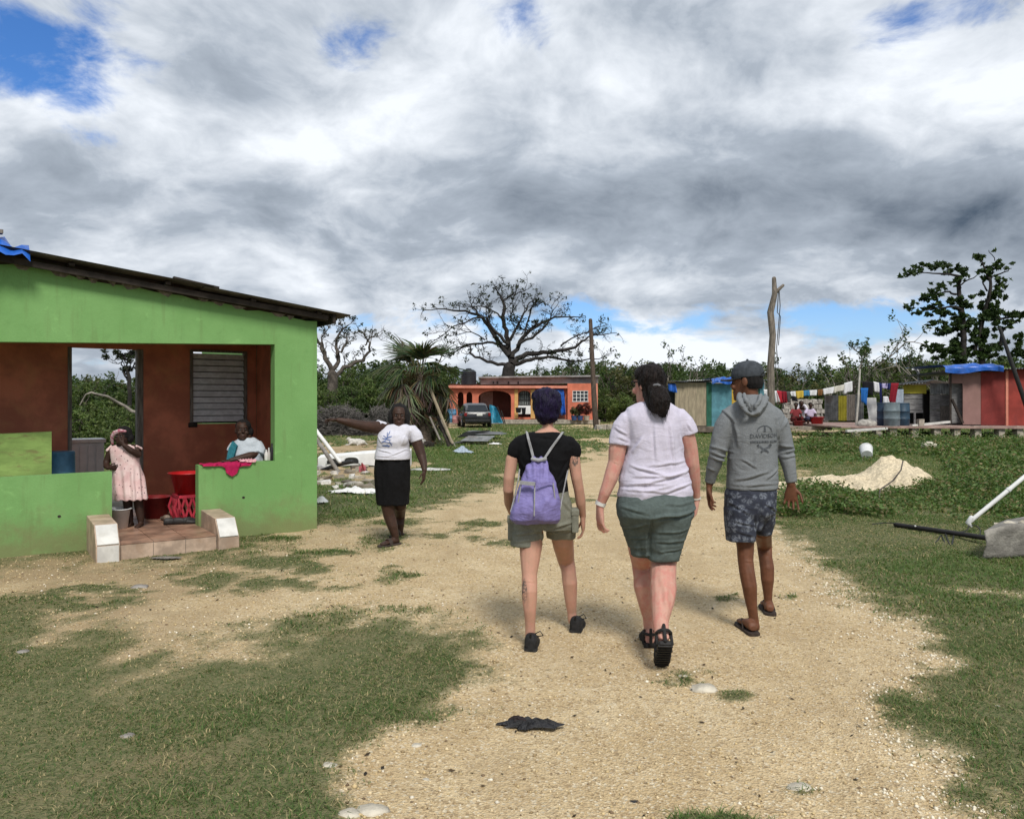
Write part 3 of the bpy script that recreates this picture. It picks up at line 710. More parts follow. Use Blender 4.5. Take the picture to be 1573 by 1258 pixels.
# dark plank lying on the sheet lap
o = MB().bar(H(1.55, roofz(1.55)+.138, -.12), H(2.02, roofz(2.02)+.125, -.12), .07, .022).build('plank', M_DARKWOOD, None, base=H(1.8, roofz(1.8)+.16, -.12)); setp(o, 'short dark board on the roof sheets above the porch', 'plank')
# ---------------------------------------------------------------- porch furnishings
# scuffed green partition panel at the left
pn = .75; g0, g1 = hs(-60, pn)[0], hs(80, pn)[0]; gz0 = zF; gz1 = hz(60, 664, pn)[1]
o = MB().prism([H(g0-.5, gz0, pn), H(g1, gz0, pn), H(g1, gz1, pn), H(g0-.5, gz1-.03, pn)], HN*.05).jitter(.006).build('partition', M_GREEN2, None, base=H(g0, gz0, pn)); setp(o, 'scuffed yellow green panel standing inside the porch', 'partition')
def barrel(c, rad, h, mt, label, group=None, ribs=(.33, .66), lid=True):
    b = thing('barrel', c, label, 'barrel', group); c = Vector(c)
    prof = [(rad*.90, 0), (rad*.97, .03)]
    for q in ribs: prof += [(rad*.985, h*q-.03), (rad*1.03, h*q-.012), (rad*1.03, h*q+.012), (rad*.985, h*q+.03)]
    prof += [(rad*.97, h-.05), (rad*.93, h-.015), (rad*.93, h)]
    MB().lathe(c, prof, 24).build('drum', mt, b, smooth=True)
    if lid: MB().lathe(c+Vector((0, 0, h-.03)), [(rad*.975, 0), (rad*.975, .025), (rad*.93, .045), (.01, .047)], 24).build('lid', mt, b)
    return b
M_BLUEPL = mat('blue_plastic', (.08, .22, .36), .45, .2, 5, .06, stain=(.12, .16, .18), stain_amt=.5)
sb, kb = hs(93, 1.45); barrel(H(sb, zF+.002, 1.45), .155, 0.78, M_BLUEPL, 'blue plastic barrel beside the porch doorway of the green house')
# ribbed pale cabinet standing beyond the doorway
cn = 2.55; c0, c1 = hs(107, cn)[0], hs(160, cn)[0]; cz = hz(130, 676, cn)[1]
cb = thing('cabinet', H((c0+c1)/2, zF, cn), 'pale ribbed plastic cabinet beyond the porch doorway', 'cabinet')
MB().prism([H(c0, zF, cn), H(c1, zF, cn), H(c1, zF, cn+.42), H(c0, zF, cn+.42)], (0, 0, cz-zF-.04)).build('body', M_WHITEPL, cb, bevel=.008)
for i in range(4):
    q0 = c0+.02+(c1-c0-.02)*i/4; q1 = c0+(c1-c0-.02)*(i+1)/4
    MB().prism([H(q0, zF+.04, cn-.012), H(q1, zF+.04, cn-.012), H(q1, cz-.07, cn-.012), H(q0, cz-.07, cn-.012)], HN*.010).build('panel', M_WHITEPL, cb)
MB().prism([H(c0-.02, cz-.036, cn-.03), H(c1+.02, cz-.036, cn-.03), H(c1+.02, cz-.036, cn+.45), H(c0-.02, cz-.036, cn+.45)], (0, 0, .045)).build('lid', M_TILEW, cb)
# red basin on a red crate, dark red bucket, small pale bucket, shoes
M_RED = mat('red_plastic', (.42, .012, .014), .38, .15, 6, .04, spec=.5)
M_DKRED = mat('dark_red_plastic', (.19, .016, .018), .42, .2, 6, .04)
M_CRATE = mat('pink_red_plastic', (.40, .03, .05), .5, .2, 6, .04)
def basin(c, r0, r1, h, mt, name, label, cat, rim=.02):
    c = Vector(c); t = .008
    prof = [(.01, .0), (r0, 0), (r1, h), (r1+rim, h+.004), (r1+rim, h+.014), (r1-t, h+.008), (r0-t, .02), (.01, .02)]
    o = MB().lathe(c, prof, 28).build(name, mt, None, base=c, smooth=False); o.data.shade_smooth(); return setp(o, label, cat)
bn = .62; sbn = hs(291, bn)[0]; zb = hz(290, 758, bn)[1]
basin(H(sbn, zb+.002, bn), .15, .215, .235, M_RED, 'basin', 'bright red plastic wash basin on a crate in the porch', 'basin', .022)
cr = thing('crate', H(sbn, zF, bn), 'red plastic crate with diamond holes under the red basin', 'crate')
L = .16; zc0 = zF+.004; zc1 = zb
for sd_ in range(4):
    rot = Matrix.Rotation(math.pi/2*sd_, 3, 'Z'); m = MB()
    for (z0, z1) in ((0, .035), (zc1-zc0-.035, zc1-zc0)):
        m.prism([H(sbn, zc0, bn)+rot@(HT*q[0]-HN*L)+Vector((0, 0, q[1])) for q in ((-L, z0), (L, z0), (L, z1), (-L, z1))], rot@(HN*.012))
    hgt = zc1-zc0
    for i in range(5):
        x0 = -L+2*L*i/4
        for q in (-1, 1):
            m.prism([H(sbn, zc0, bn)+rot@(HT*(x0+q*w_)-HN*(L-.001))+Vector((0, 0, z_)) for w_, z_ in ((-.012, .03), (.012, .03), (.05, hgt/2), (.012, hgt-.03), (-.012, hgt-.03), (.026, hgt/2))], rot@(HN*.010))
    m.build('side', M_CRATE, cr)
MB().prism([H(sbn, zc0, bn)+HT*q[0]*(L-.014)+HN*q[1]*(L-.014) for q in ((-1, -1), (1, -1), (1, 1), (-1, 1))], (0, 0, .01)).build('bottom', M_CRATE, cr)
bk = .95; basin(H(hs(240, bk)[0], zF+.004, bk), .13, .165, .24, M_DKRED, 'bucket', 'dark red plastic bucket behind the girl on the porch', 'bucket')
basin(H(hs(183, .35)[0], zF+.004, .35), .085, .11, .20, M_WHITEPL, 'bucket', 'small pale grey bucket beside the girl', 'bucket')
M_SHOE = mat('dark_rubber', (.03, .028, .028), .6, .3, 12, .1)
M_SHOE2 = mat('worn_leather', (.17, .13, .10), .7, .3, 12, .2)
def shoe(c, ang, L, mt, label, upright=0):
    c = Vector(c); f = Vector((math.cos(ang), math.sin(ang), 0)); l = Vector((-f.y, f.x, 0)); up = Vector((0, 0, 1)); m = MB()
    rg = []
    for t_, w_, h_ in ((-.5, .030, .055), (-.42, .034, .075), (-.2, .035, .075), (.05, .038, .055), (.3, .044, .042), (.45, .036, .034), (.5, .018, .022)):
        rg.append((c+f*L*t_+up*h_*.5, l*w_*L/.26, up*h_*.5))
    m.loft(rg, 12, p=2.6); o = m.build('shoe', mt, None, base=c, smooth=True); return setp(o, label, 'shoe', 'shoes left on the porch floor')
for (u, n_, a_, mt, lb) in ((254, .62, 2.2, M_SHOE2, 'worn brown shoe leaning by the red crate'), (270, .28, .5, M_SHOE, 'black shoe lying at the foot of the red crate'), (284, .24, .3, M_SHOE, 'second black shoe beside the parapet and crate'), (297, .26, .9, M_SHOE, 'black shoe tucked behind the right porch parapet')):
    shoe(H(hs(u, n_)[0], zF+.006, n_), a_, .25, mt, lb)
# magenta cloth over the parapet + pink cloth, bottles
M_MAG = mat_cloth('magenta_cloth', (.36, .012, .07), .15); M_PINK = mat_cloth('pink_cloth', (.62, .33, .36), .2)
def drape(name, mt, s0, s1, front, label, seed, back=.11, zt0=.0):
    rr = random.Random(seed); V = []; F = []; nx, ny = 26, 12
    for i in range(nx+1):
        s_ = s0+(s1-s0)*i/nx; zt = hz(305, 715)[1]+(s_-s305)/(s422-s305)*.015+.012+zt0
        hang = front(i/nx)
        for j in range(ny+1):
            q = j/ny
            if q < .45: V.append(H(s_, zt+.006*math.sin(i*1.3+j), back*(1-q/.45)+(.0)))
            else: k = (q-.45)/.55; V.append(H(s_+.02*math.sin(k*3+i), zt-hang*k, -.014-.018*abs(math.sin(i*.8+seed))*k))
    for i in range(nx):
        for j in range(ny): q = i*(ny+1)+j; F.append((q, q+1, q+ny+2, q+ny+1))
    o = MB().add(V, F).build(name, mt, None, base=H((s0+s1)/2, .83, 0), smooth=True); return setp(o, label, 'cloth')
drape('cloth', M_MAG, hs(308)[0], hs(384)[0], lambda q: .02+.12*max(0, 1-abs(q-.62)/.22)+.03*q, 'magenta cloth draped over the right porch parapet', 2)
drape('cloth', M_PINK, hs(368)[0], hs(391)[0], lambda q: .015+.02*q, 'small pink cloth crumpled on the magenta cloth', 5, zt0=.022)
for i, (u, h_, r_, c_, nm) in enumerate(((409, .13, .022, (.62, .60, .58), 'white bottle with narrow neck on the porch parapet'), (413, .15, .018, (.45, .42, .40), 'slim grey bottle beside the white bottle'), (418, .20, .028, (.02, .018, .02), 'dark bottle in the corner of the porch parapet'))):
    sx_, k = hs(u, .08); c = H(sx_, hz(422, 708)[1]+.001, .08)
    b = thing('bottle', c, nm, 'bottle'); mt = mat('bottle_%d' % i, c_, .3, .08, 6, 0)
    MB().lathe(c, [(r_*.9, 0), (r_, .01), (r_, h_*.6), (r_*.5, h_*.8), (r_*.4, h_*.88)], 14).build('body', mt, b, smooth=True)
    MB().lathe(c+Vector((0, 0, h_*.88)), [(r_*.48, 0), (r_*.48, h_*.12)], 12).build('cap', M_WHITEPL if i < 2 else M_SHOE, b)
# rubble of the fallen back rooms, seen through the doorway
for i in range(9):
    u = random.uniform(108, 214); n_ = random.uniform(6.2, 9); s_ = hs(u, n_)[0]; c = H(s_, .05, n_)
    o = MB().box(c, (random.uniform(.5, 1.3), random.uniform(.4, .8), .10), random.random()*3, None).jitter(.05).build('concrete_slab', M_TILEW, None, base=c)
    setp(o, 'broken pale concrete slab in the weeds behind the doorway', 'rubble', 'broken slabs behind the green house')
# ================================================================ PEOPLE
def hand(m, wrist, d, palm, thumb, L=.175, curl=.45, spread=.16, r=.0081):
    """palm + five fingers; d = pointing direction, palm = direction the palm faces, thumb = side of the thumb"""
    wrist, d, palm, thumb = Vector(wrist), Vector(d).normalized(), Vector(palm), Vector(thumb)
    palm = (palm-d*palm.dot(d)).normalized(); side = d.cross(palm).normalized()
    if side.dot(thumb) < 0: side = -side
    k = L/.175; c = wrist
    m.loft([(c-d*.01*k, side*.024*k, palm*.020*k), (c+d*.02*k, side*.030*k, palm*.019*k), (c+d*.055*k, side*.039*k, palm*.017*k), (c+d*.085*k, side*.041*k, palm*.014*k), (c+d*.098*k, side*.038*k, palm*.010*k)], 14, p=2.4)
    for off, ln, cu in ((.0345, .070, .7), (.0115, .080, .95), (-.0118, .074, 1.2), (-.0345, .058, 1.45)):
        p = c+d*.088*k+side*off*k; ang = curl*.35*cu; pts = [p]; rad = [r*k]
        dd = (d+side*off*spread/.03).normalized()
        for q, (f, w_) in enumerate(((.46, 1.0), (.30, .93), (.24, .80))):
            a_ = ang+curl*cu*q*.75; pts.append(pts[-1]+(dd*math.cos(a_)+palm*math.sin(a_))*ln*f*k); rad.append(r*w_*k)
        m.tube(pts, rad, 8)
    p = c+d*.028*k+side*.026*k; t1 = (d*.62+side*.70+palm*.35).normalized(); t2 = (d*.88+side*.28+palm*.38).normalized()
    m.tube([p, p+t1*.036*k, p+t1*.036*k+t2*.032*k, p+t1*.036*k+t2*.055*k], [r*1.45*k, r*1.2*k, r*1.05*k, r*.85*k], 8)
def head(m, c, yaw=0.0, pitch=0.0, k=1.0, nose=1.0, roll=0.0, jaw=1.0):
    """c = centre of the skull; yaw 0 looks along +Y; returns rotation"""
    rot = Matrix.Rotation(yaw, 3, 'Z') @ Matrix.Rotation(pitch, 3, 'X') @ Matrix.Rotation(roll, 3, 'Y'); c = Vector(c)
    def q(x, y, z): return c+rot@(Vector((x, y, z))*k)
    ax, ay = rot@Vector((1, 0, 0)), rot@Vector((0, 1, 0))
    rg = []
    for z, hw, y0, y1 in ((-.125, .022, .045, .085), (-.115, .040, .020, .095), (-.095, .052, -.02, .098), (-.07, .059, -.055, .098), (-.04, .066, -.078, .095), (0, .073, -.092, .094), (.03, .076, -.098, .094), (.06, .074, -.094, .088), (.085, .064, -.08, .072), (.105, .046, -.055, .045), (.117, .022, -.03, .02)):
        if z < -.05: hw *= jaw
        cy, hy = (y0+y1)/2, (y1-y0)/2
        rg.append((q(0, cy, z), ax*hw*k, ay*hy*k))
    m.loft(rg, 18, p=2.15)
    m.loft([(q(0, .095, .012), ax*.008*k, ay*.006*k), (q(0, .101, -.01), ax*.010*k, ay*.012*k*nose), (q(0, .106, -.03), ax*.016*k, ay*.016*k*nose), (q(0, .098, -.040), ax*.017*k, ay*.010*k)], 10)
    m.ball(q(0, .088, .026), (.05*k, .016*k, .010*k), 10, 6, rot)         # brow
    m.ball(q(0, .090, -.068), (.026*k, .014*k, .006*k), 10, 6, rot); m.ball(q(0, .088, -.081), (.022*k, .014*k, .007*k), 10, 6, rot)  # lips
    m.ball(q(0, .085, -.112), (.02*k, .016*k, .014*k), 8, 6, rot)
    for s in (-1, 1): m.ball(q(s*.078, -.006, -.008), (.010*k, .020*k, .032*k), 10, 6, rot); m.ball(q(s*.045, .080, -.035), (.022*k, .016*k, .02*k), 8, 6, rot)
    return rot, q
def foot(m, ankle, heel, toe, w, k=1.0, h=.075):
    """bare foot from heel to toe"""
    heel, toe = Vector(heel), Vector(toe); f = (toe-heel); L = f.length; f.normalize()
    s = f.cross(Vector((0, 0, 1))).normalized(); up = s.cross(f).normalized(); rg = []
    for t, hw, hh in ((.0, .55, .035), (.06, .72, .055), (.2, .74, .07), (.4, .78, .060), (.6, .95, .045), (.78, 1.0, .032), (.92, .85, .024), (1.0, .5, .014)):
        rg.append((heel+f*L*t+up*hh*h/.075*.5, s*w/2*hw, up*hh*h/.075*.5))
    m.loft(rg, 14, p=2.4)
    m.tube([Vector(ankle), heel+f*L*.22+up*.03], [.036*k, .036*k], 10)
def shoe_on(parent, heel, toe, w, mt, name='shoe', h=.10, collar=None, sole=None, voxel=.005):
    heel, toe = Vector(heel), Vector(toe); f = (toe-heel); L = f.length; f.normalize()
    s = f.cross(Vector((0, 0, 1))).normalized(); up = s.cross(f).normalized(); m = MB(); rg = []
    for t, hw, hh in ((-.03, .55, .70), (.0, .80, .95), (.06, .90, 1.0), (.2, .90, 1.0), (.35, .88, .92), (.5, .95, .72), (.7, 1.0, .52), (.85, .92, .44), (.96, .7, .36), (1.02, .4, .26)):
        rg.append((heel+f*L*t+up*hh*h*.5, s*w/2*hw, up*hh*h*.5))
    m.loft(rg, 16, p=2.6)
    o = fused(m, name, mt, parent, voxel, 2)
    if sole:
        sm = MB(); pl = []
        for t, hw in ((-.035, .55), (0, .85), (.2, .9), (.4, .85), (.6, .98), (.8, 1.02), (.95, .75), (1.03, .35)): pl.append((t, hw))
        pts = [heel+f*L*t+s*w/2*hw*1.06-up*.004 for t, hw in pl]+[heel+f*L*t-s*w/2*hw*1.06-up*.004 for t, hw in pl[::-1]]
        sm.prism(pts, up*.022); sm.build('sole', sole, o)
    return o
def wr(*terms):
    """fold displacement: terms (amp, freq, dirvec(world), seed, sharp)"""
    def f(co, nr):
        r = np.zeros(len(co))
        for amp, fx, fy, fz, seed in terms:
            n = fbm(co[:, 0]*fx, co[:, 1]*fy, co[:, 2]*fz, seed, 2)
            r += amp*(1-2*np.abs(n)*1.6)
        return r
    return f
def creases(d, lines, back=True):
    """explicit cloth folds: lines (u0,v0,u1,v1,halfwidth_px,amp_m); a ridge with a furrow beneath it"""
    def f(co, nr):
        u = CX+co[:, 0]/d*FPX; v = HY+(CAMH-co[:, 2])/d*FPX; r = np.zeros(len(co))
        wob = fbm(co[:, 0]*9, co[:, 1]*9, co[:, 2]*9, 5, 2)*2.2
        for (u0, v0, u1, v1, w, a) in lines:
            ex, ey = u1-u0, v1-v0; L = math.hypot(ex, ey); t = ((u-u0)*ex+(v-v0)*ey)/L/L; s_ = ((u-u0)*-ey+(v-v0)*ex)/L+wob
            end = np.clip(1.15-np.abs(t-.5)*2.1, 0, 1)**.6
            r += a*end*(np.exp(-(s_/w)**2)-.8*np.exp(-((s_-1.7*w)/(w*.8))**2))
        if back: r *= (nr[:, 1] < .25)
        return r
    return f
def both(*fs): return lambda co, nr: sum(f(co, nr) for f in fs)
def ring(u0, u1, v, d, dep, yc=0.0, zt=0.0):
    a = W(u0, v, d); b = W(u1, v, d); c = (a+b)/2+Vector((0, yc, 0)); return (c, Vector(((b-a).length/2, 0, 0)), Vector((0, dep, 0)))
def rings(d, rows): return [ring(*r[:3], d, *r[3:]) for r in rows]
def strands(hair, n, L, r, seed, mt, down=.8):
    """loose thin strands standing off a hair mesh"""
    q = random.Random(seed); me = hair.data; V = []; F = []; nv = len(me.vertices)
    for k in range(n):
        v = me.vertices[q.randrange(nv)]; nr = v.normal; tn = Vector((q.gauss(0, .35), q.gauss(0, .35), -down)); tn = tn-nr*tn.dot(nr); tn.normalize()
        p = v.co-nr*.006; pts = [p]; l = L*q.uniform(.5, 1.2)
        for j in range(4): pts.append(pts[-1]+(tn*1.0+nr*(.42-.2*j)+Vector((q.gauss(0, .12), q.gauss(0, .12), -.06*j))).normalized()*l/4)
        for j, p_ in enumerate(pts): w = r*(1-j/5); V += [p_+Vector((-w, 0, 0)), p_+Vector((w, 0, 0)), p_+Vector((0, -w*1.5, w))]
        o = len(V)-15
        for j in range(4):
            for e in range(3): a, b = o+j*3+e, o+j*3+(e+1) % 3; F.append((a, b, b+3, a+3))
    ob = link('loose_strands', mesh_from('loose_strands', V, F, mt), hair); ob['kind'] = 'stuff'
M_HAIRBLK = mat('black_hair', (.006, .005, .005), .85, .4, 60, .8, 120, .01, stretch=(1, 1, .25))
M_LACE = mat('black_lace', (.015, .015, .016), .8)
M_BLACKSHOE = mat('black_mesh_shoe', (.012, .012, .013), .75, .4, 40, .4, 250, .003)
M_SOLE = mat('black_rubber_sole', (.018, .018, .018), .8, .4, 30, .6, 90, .01)
def px(d): return d/FPX
def person(d, u, label, vfoot=None):
    x = (u-CX)*d/FPX; return thing('person', (x, d, szf(x, d)), label, 'person')
# -------------------------------------------------- walker with the lavender drawstring bag
def walker1():
    d = 5.0; p = person(d, 838, 'woman in black cap sleeve top and khaki shorts carrying a lavender drawstring bag')
    b = wloc(p)
    tl = lambda u, v, dd: tuple(W(u, v, dd)-b)
    sk = mat_skin('skin_fair', (.46, .265, .19), (.52, .275, .205), .5, [(tl(884, 706, 4.93), (.028, .08, .055), 55.0), (tl(805, 908, 4.80), (.022, .08, .10), 60.0)])
    m = MB()
    LF, RF = G(815, 996), G(883, 968); LF.z = szf(LF.x, LF.y); RF.z = szf(RF.x, RF.y)
    # torso core and neck
    m.loft(rings(d, [(812, 864, 800, .10), (812, 864, 760, .095), (815, 862, 720, .09), (808, 868, 685, .10), (812, 864, 668, .085), (826, 857, 661, .062), (833, 850, 656, .05), (833.5, 849.5, 645, .05), (834, 850, 634, .05)]), 18, p=2.2)
    head(m, W(840, 626, d+.02), yaw=0.05, pitch=-.05, k=.93)
    # legs
    dl, dr = LF.y+.06, RF.y+.05
    m.tube([W(815, 805, d-.01), W(815.5, 838, (d+dl)/2), W(814, 868, dl+.02), W(813.5, 884, dl), W(813.5, 908, dl-.03), W(814, 935, dl-.03), W(814.5, 960, dl-.01), W(814.5, 978, dl)], [.083, .074, .058, .049, .050, .040, .033, .032], 14)
    m.tube([W(862, 800, d+.01), W(864, 828, d+.08), W(869, 858, dr+.02), W(873, 874, dr), W(875.5, 896, dr-.03), W(877, 920, dr-.02), W(878.5, 940, dr), W(879, 952, dr)], [.083, .072, .058, .050, .051, .042, .033, .032], 14)
    # arms
    m.tube([W(798, 684, d), W(786, 706, d), W(782, 735, d-.01), W(781, 752, d), W(782, 772, d+.10), W(786, 786, d+.20)], [.040, .041, .036, .034, .032, .025], 12)
    hand(m, W(787, 788, d+.22), (.15, .6, -.6), (1, .2, 0), (0, .5, .5))
    m.tube([W(876, 684, d), W(881, 704, d), W(886, 735, d-.01), W(889, 750, d), W(892, 772, d+.03), W(895.5, 793, d+.07)], [.040, .042, .036, .034, .032, .023], 12)
    hand(m, W(895.5, 794, d+.07), (.02, .12, -1), (-1, .1, -.1), (0, 1, 0), curl=.55, L=.168)
    fused(m, 'body', sk, p, .0048, 3, both(lambda co, nr: .003*fbm(co[:, 0]*14, co[:, 1]*14, co[:, 2]*7, 3, 2), creases(d, [(806, 882, 821, 884, 1.5, .0018), (864, 871, 882, 873, 1.5, .0018), (812, 886, 813, 925, 3, .004), (874, 878, 876, 915, 3, .004)])))
    # top
    sh = MB(); blk = mat_cloth('black_jersey', (.006, .006, .007), .2)
    sh.loft(rings(d, [(800, 872, 764, .118), (800, 873, 750, .116), (799, 872, 735, .112), (797, 874, 718, .112), (795, 876, 702, .118), (793, 879, 690, .118), (796, 876, 677, .108), (803, 870, 668, .09), (814, 860, 663.5, .078)]), 24, p=2.4)
    sh.tube([W(800, 680, d), W(792.5, 688, d), W(790.5, 696, d)], [.050, .050, .047], 14); sh.tube([W(874, 680, d), W(880.5, 688, d), W(882, 695, d)], [.050, .050, .047], 14)
    fused(sh, 'shirt', blk, p, .007, 4, both(wr((.003, 6, 6, 10, 4)), creases(d, [(800, 705, 815, 730, 2, .008), (874, 705, 858, 735, 2, .008), (868, 735, 850, 752, 2, .008), (820, 668, 850, 672, 2, .005)])))
    # shorts
    so = MB(); kh = mat_cloth('khaki_grey_cotton', (.205, .205, .165), .16, fold=.6, mottled=(.16, .165, .135))
    so.loft(rings(d, [(796, 873, 752, .118), (791, 876, 765, .13), (788, 880, 785, .142), (787, 881, 802, .14), (790, 879, 812, .125)]), 24, p=2.3)
    so.loft([ring(786, 835, 800, d-.01, .115), ring(784, 834, 818, d-.02, .108), ring(784, 832, 837, d-.03, .103)], 18, p=2.3)
    so.loft([ring(836, 882, 798, d+.01, .115), ring(838, 884, 812, d+.04, .106), ring(840, 885, 826, d+.07, .100)], 18, p=2.3)
    sho = fused(so, 'shorts', kh, p, .0065, 3, both(wr((.003, 9, 9, 14, 8)), creases(d, [(787, 818, 828, 812, 1.6, .007), (790, 828, 826, 825, 1.5, .006), (836, 808, 880, 800, 1.6, .007), (842, 818, 880, 812, 1.5, .006), (862, 765, 880, 790, 2, .007), (833, 805, 836, 832, 2, -.014)])))
    for (u, v, s_) in ((785.5, 812, -1), (882.5, 800, 1)):
        c = W(u, v, d-.01); MB().box(c+Vector((0, 0, 0)), (.045, .13, .135), .0).build('cargo_pocket', kh, sho, bevel=.012); MB().box(c+Vector((0, 0, .06)), (.052, .138, .04), .0).build('pocket_flap', kh, sho, bevel=.01)
    # hair: short, dark blue violet
    hm = MB(); hm.ball(W(840, 622, d+.008), (.093, .114, .116), 20, 14); hm.ball(W(840, 637, d-.025), (.076, .068, .066), 16, 12); hm.ball(W(832, 611, d), (.06, .075, .062), 14, 10); hm.ball(W(851, 615, d+.01), (.05, .085, .07), 14, 10)
    vh = fused(hm, 'hair', mat('violet_black_hair', (.009, .007, .020), .45, .5, 40, .9, 90, .012, col2=(.014, .008, .036), stretch=(1, 1, .4), spec=.15), p, .006, 2, lambda co, nr: .012*(fbm(co[:, 0]*45, co[:, 1]*45, co[:, 2]*12, 6, 3))+.009*fbm(co[:, 0]*16, co[:, 1]*16, co[:, 2]*16, 7, 2))
    strands(vh, 300, .04, .0014, 3, vh.data.materials[0])
    # shoes with laces
    for (f_, hx) in ((LF, .02), (RF, .05)):
        heel = Vector((f_.x, f_.y-.035, f_.z+.002)); toe = Vector((f_.x+hx, f_.y+.205, f_.z+.002))
        s_ = shoe_on(p, heel, toe, .088, M_BLACKSHOE, h=.10, sole=M_SOLE)
        MB().tube([heel+Vector((.02, .05, .088)), heel+Vector((.06, .04, .112)), heel+Vector((.078, .05, .082)), heel+Vector((.045, .07, .07))], .0035, 6).build('lace', M_LACE, s_)
        MB().tube([heel+Vector((0, -.004, .085)), heel+Vector((0, -.02, .110)), heel+Vector((0, .005, .100))], .006, 6).build('pull_tab', M_LACE, s_)
    # drawstring bag (worn: a thing of its own)
    lav = mat_cloth('lavender_nylon', (.195, .17, .385), .10, rough=.5, fold=1.0, fscale=9); gr = mat_cloth('grey_piping', (.30, .30, .31), .1, fold=.2)
    bag = thing('drawstring_bag', W(822, 803, d-.25), 'lavender drawstring bag with grey trim on the back of the woman in black', 'bag')
    yb = d-.20; bm_ = MB()
    bm_.loft([ring(788, 857, 803, yb, .04, .01), ring(784, 860.5, 797, yb, .072), ring(784.5, 861, 786, yb, .085), ring(789, 859.5, 770, yb, .088, .0), ring(795, 855, 750, yb+.01, .075), ring(800.5, 850, 735, yb+.02, .060), ring(809, 843, 718, yb+.045, .045), ring(816, 838.5, 708, yb+.06, .032), ring(818, 837, 702, yb+.065, .036)], 22, p=2.3)
    def bagd(co, nr):
        gather = np.clip((co[:, 2]-(W(0, 745, yb).z))/.2, 0, 1)
        return .010*gather*np.sin(co[:, 0]*150+2*fbm(co[:, 0]*8, co[:, 1]*8, co[:, 2]*3, 3))+.016*(.5-2.0*np.abs(fbm(co[:, 0]*7, co[:, 1]*7, co[:, 2]*5, 12, 3)))+.006*fbm(co[:, 0]*22, co[:, 1]*22, co[:, 2]*12, 14, 2)
    sack = fused(bm_, 'sack', lav, bag, .006, 3, bagd)
    MB().tube([W(818, 705, yb+.02), W(827, 707, yb+.015), W(837.5, 705, yb+.02)], .012, 8).build('collar', gr, sack)
    MB().bar(W(799, 741, yb-.062), W(822, 743.5, yb-.092), .012, .022).build('pocket_edge', gr, sack)
    MB().bar(W(823, 743.5, yb-.092), W(850, 740.5, yb-.058), .006, .010).build('pocket_edge', lav, sack)
    for (u0, v0, u1, v1) in ((821.5, 744, 820.5, 792), (801, 741, 793, 790), (849.5, 741, 855, 785)):
        MB().tube([W(u0, v0, yb-.075 if u0 < 830 and u0 > 810 else yb-.055), W((u0+u1)/2, (v0+v1)/2, yb-.095 if 810 < u0 < 830 else yb-.055), W(u1, v1, yb-.09 if 810 < u0 < 830 else yb-.045)], .0045, 6).build('seam', gr, sack)
    for pts in ([W(819, 706, yb+.05), W(815, 690, d-.125), W(811, 675, d-.122), W(808.5, 663, d-.06), W(808, 664, d+.03)], [W(821, 706, yb+.05), W(817, 690, d-.127), W(813, 676, d-.124), W(810, 664, d-.06), W(809.5, 664, d+.03)],
                [W(836, 706, yb+.05), W(848, 688, d-.125), W(858, 674, d-.120), W(865, 664, d-.06), W(866, 665, d+.03)], [W(834.5, 706, yb+.05), W(846, 688, d-.127), W(856, 674.5, d-.122), W(863.5, 664, d-.06), W(864, 665, d+.03)],
                [W(784.5, 786, yb+.02), W(790, 765, d-.10), W(796, 738, d-.10), W(798, 722, d-.05), W(800, 712, d+.04)], [W(860.5, 782, yb+.02), W(864, 762, d-.11), W(869, 738, d-.10), W(872, 724, d-.05), W(872, 712, d+.04)]):
        MB().tube(pts, .0048, 6).build('cord', gr, bag)
walker1()
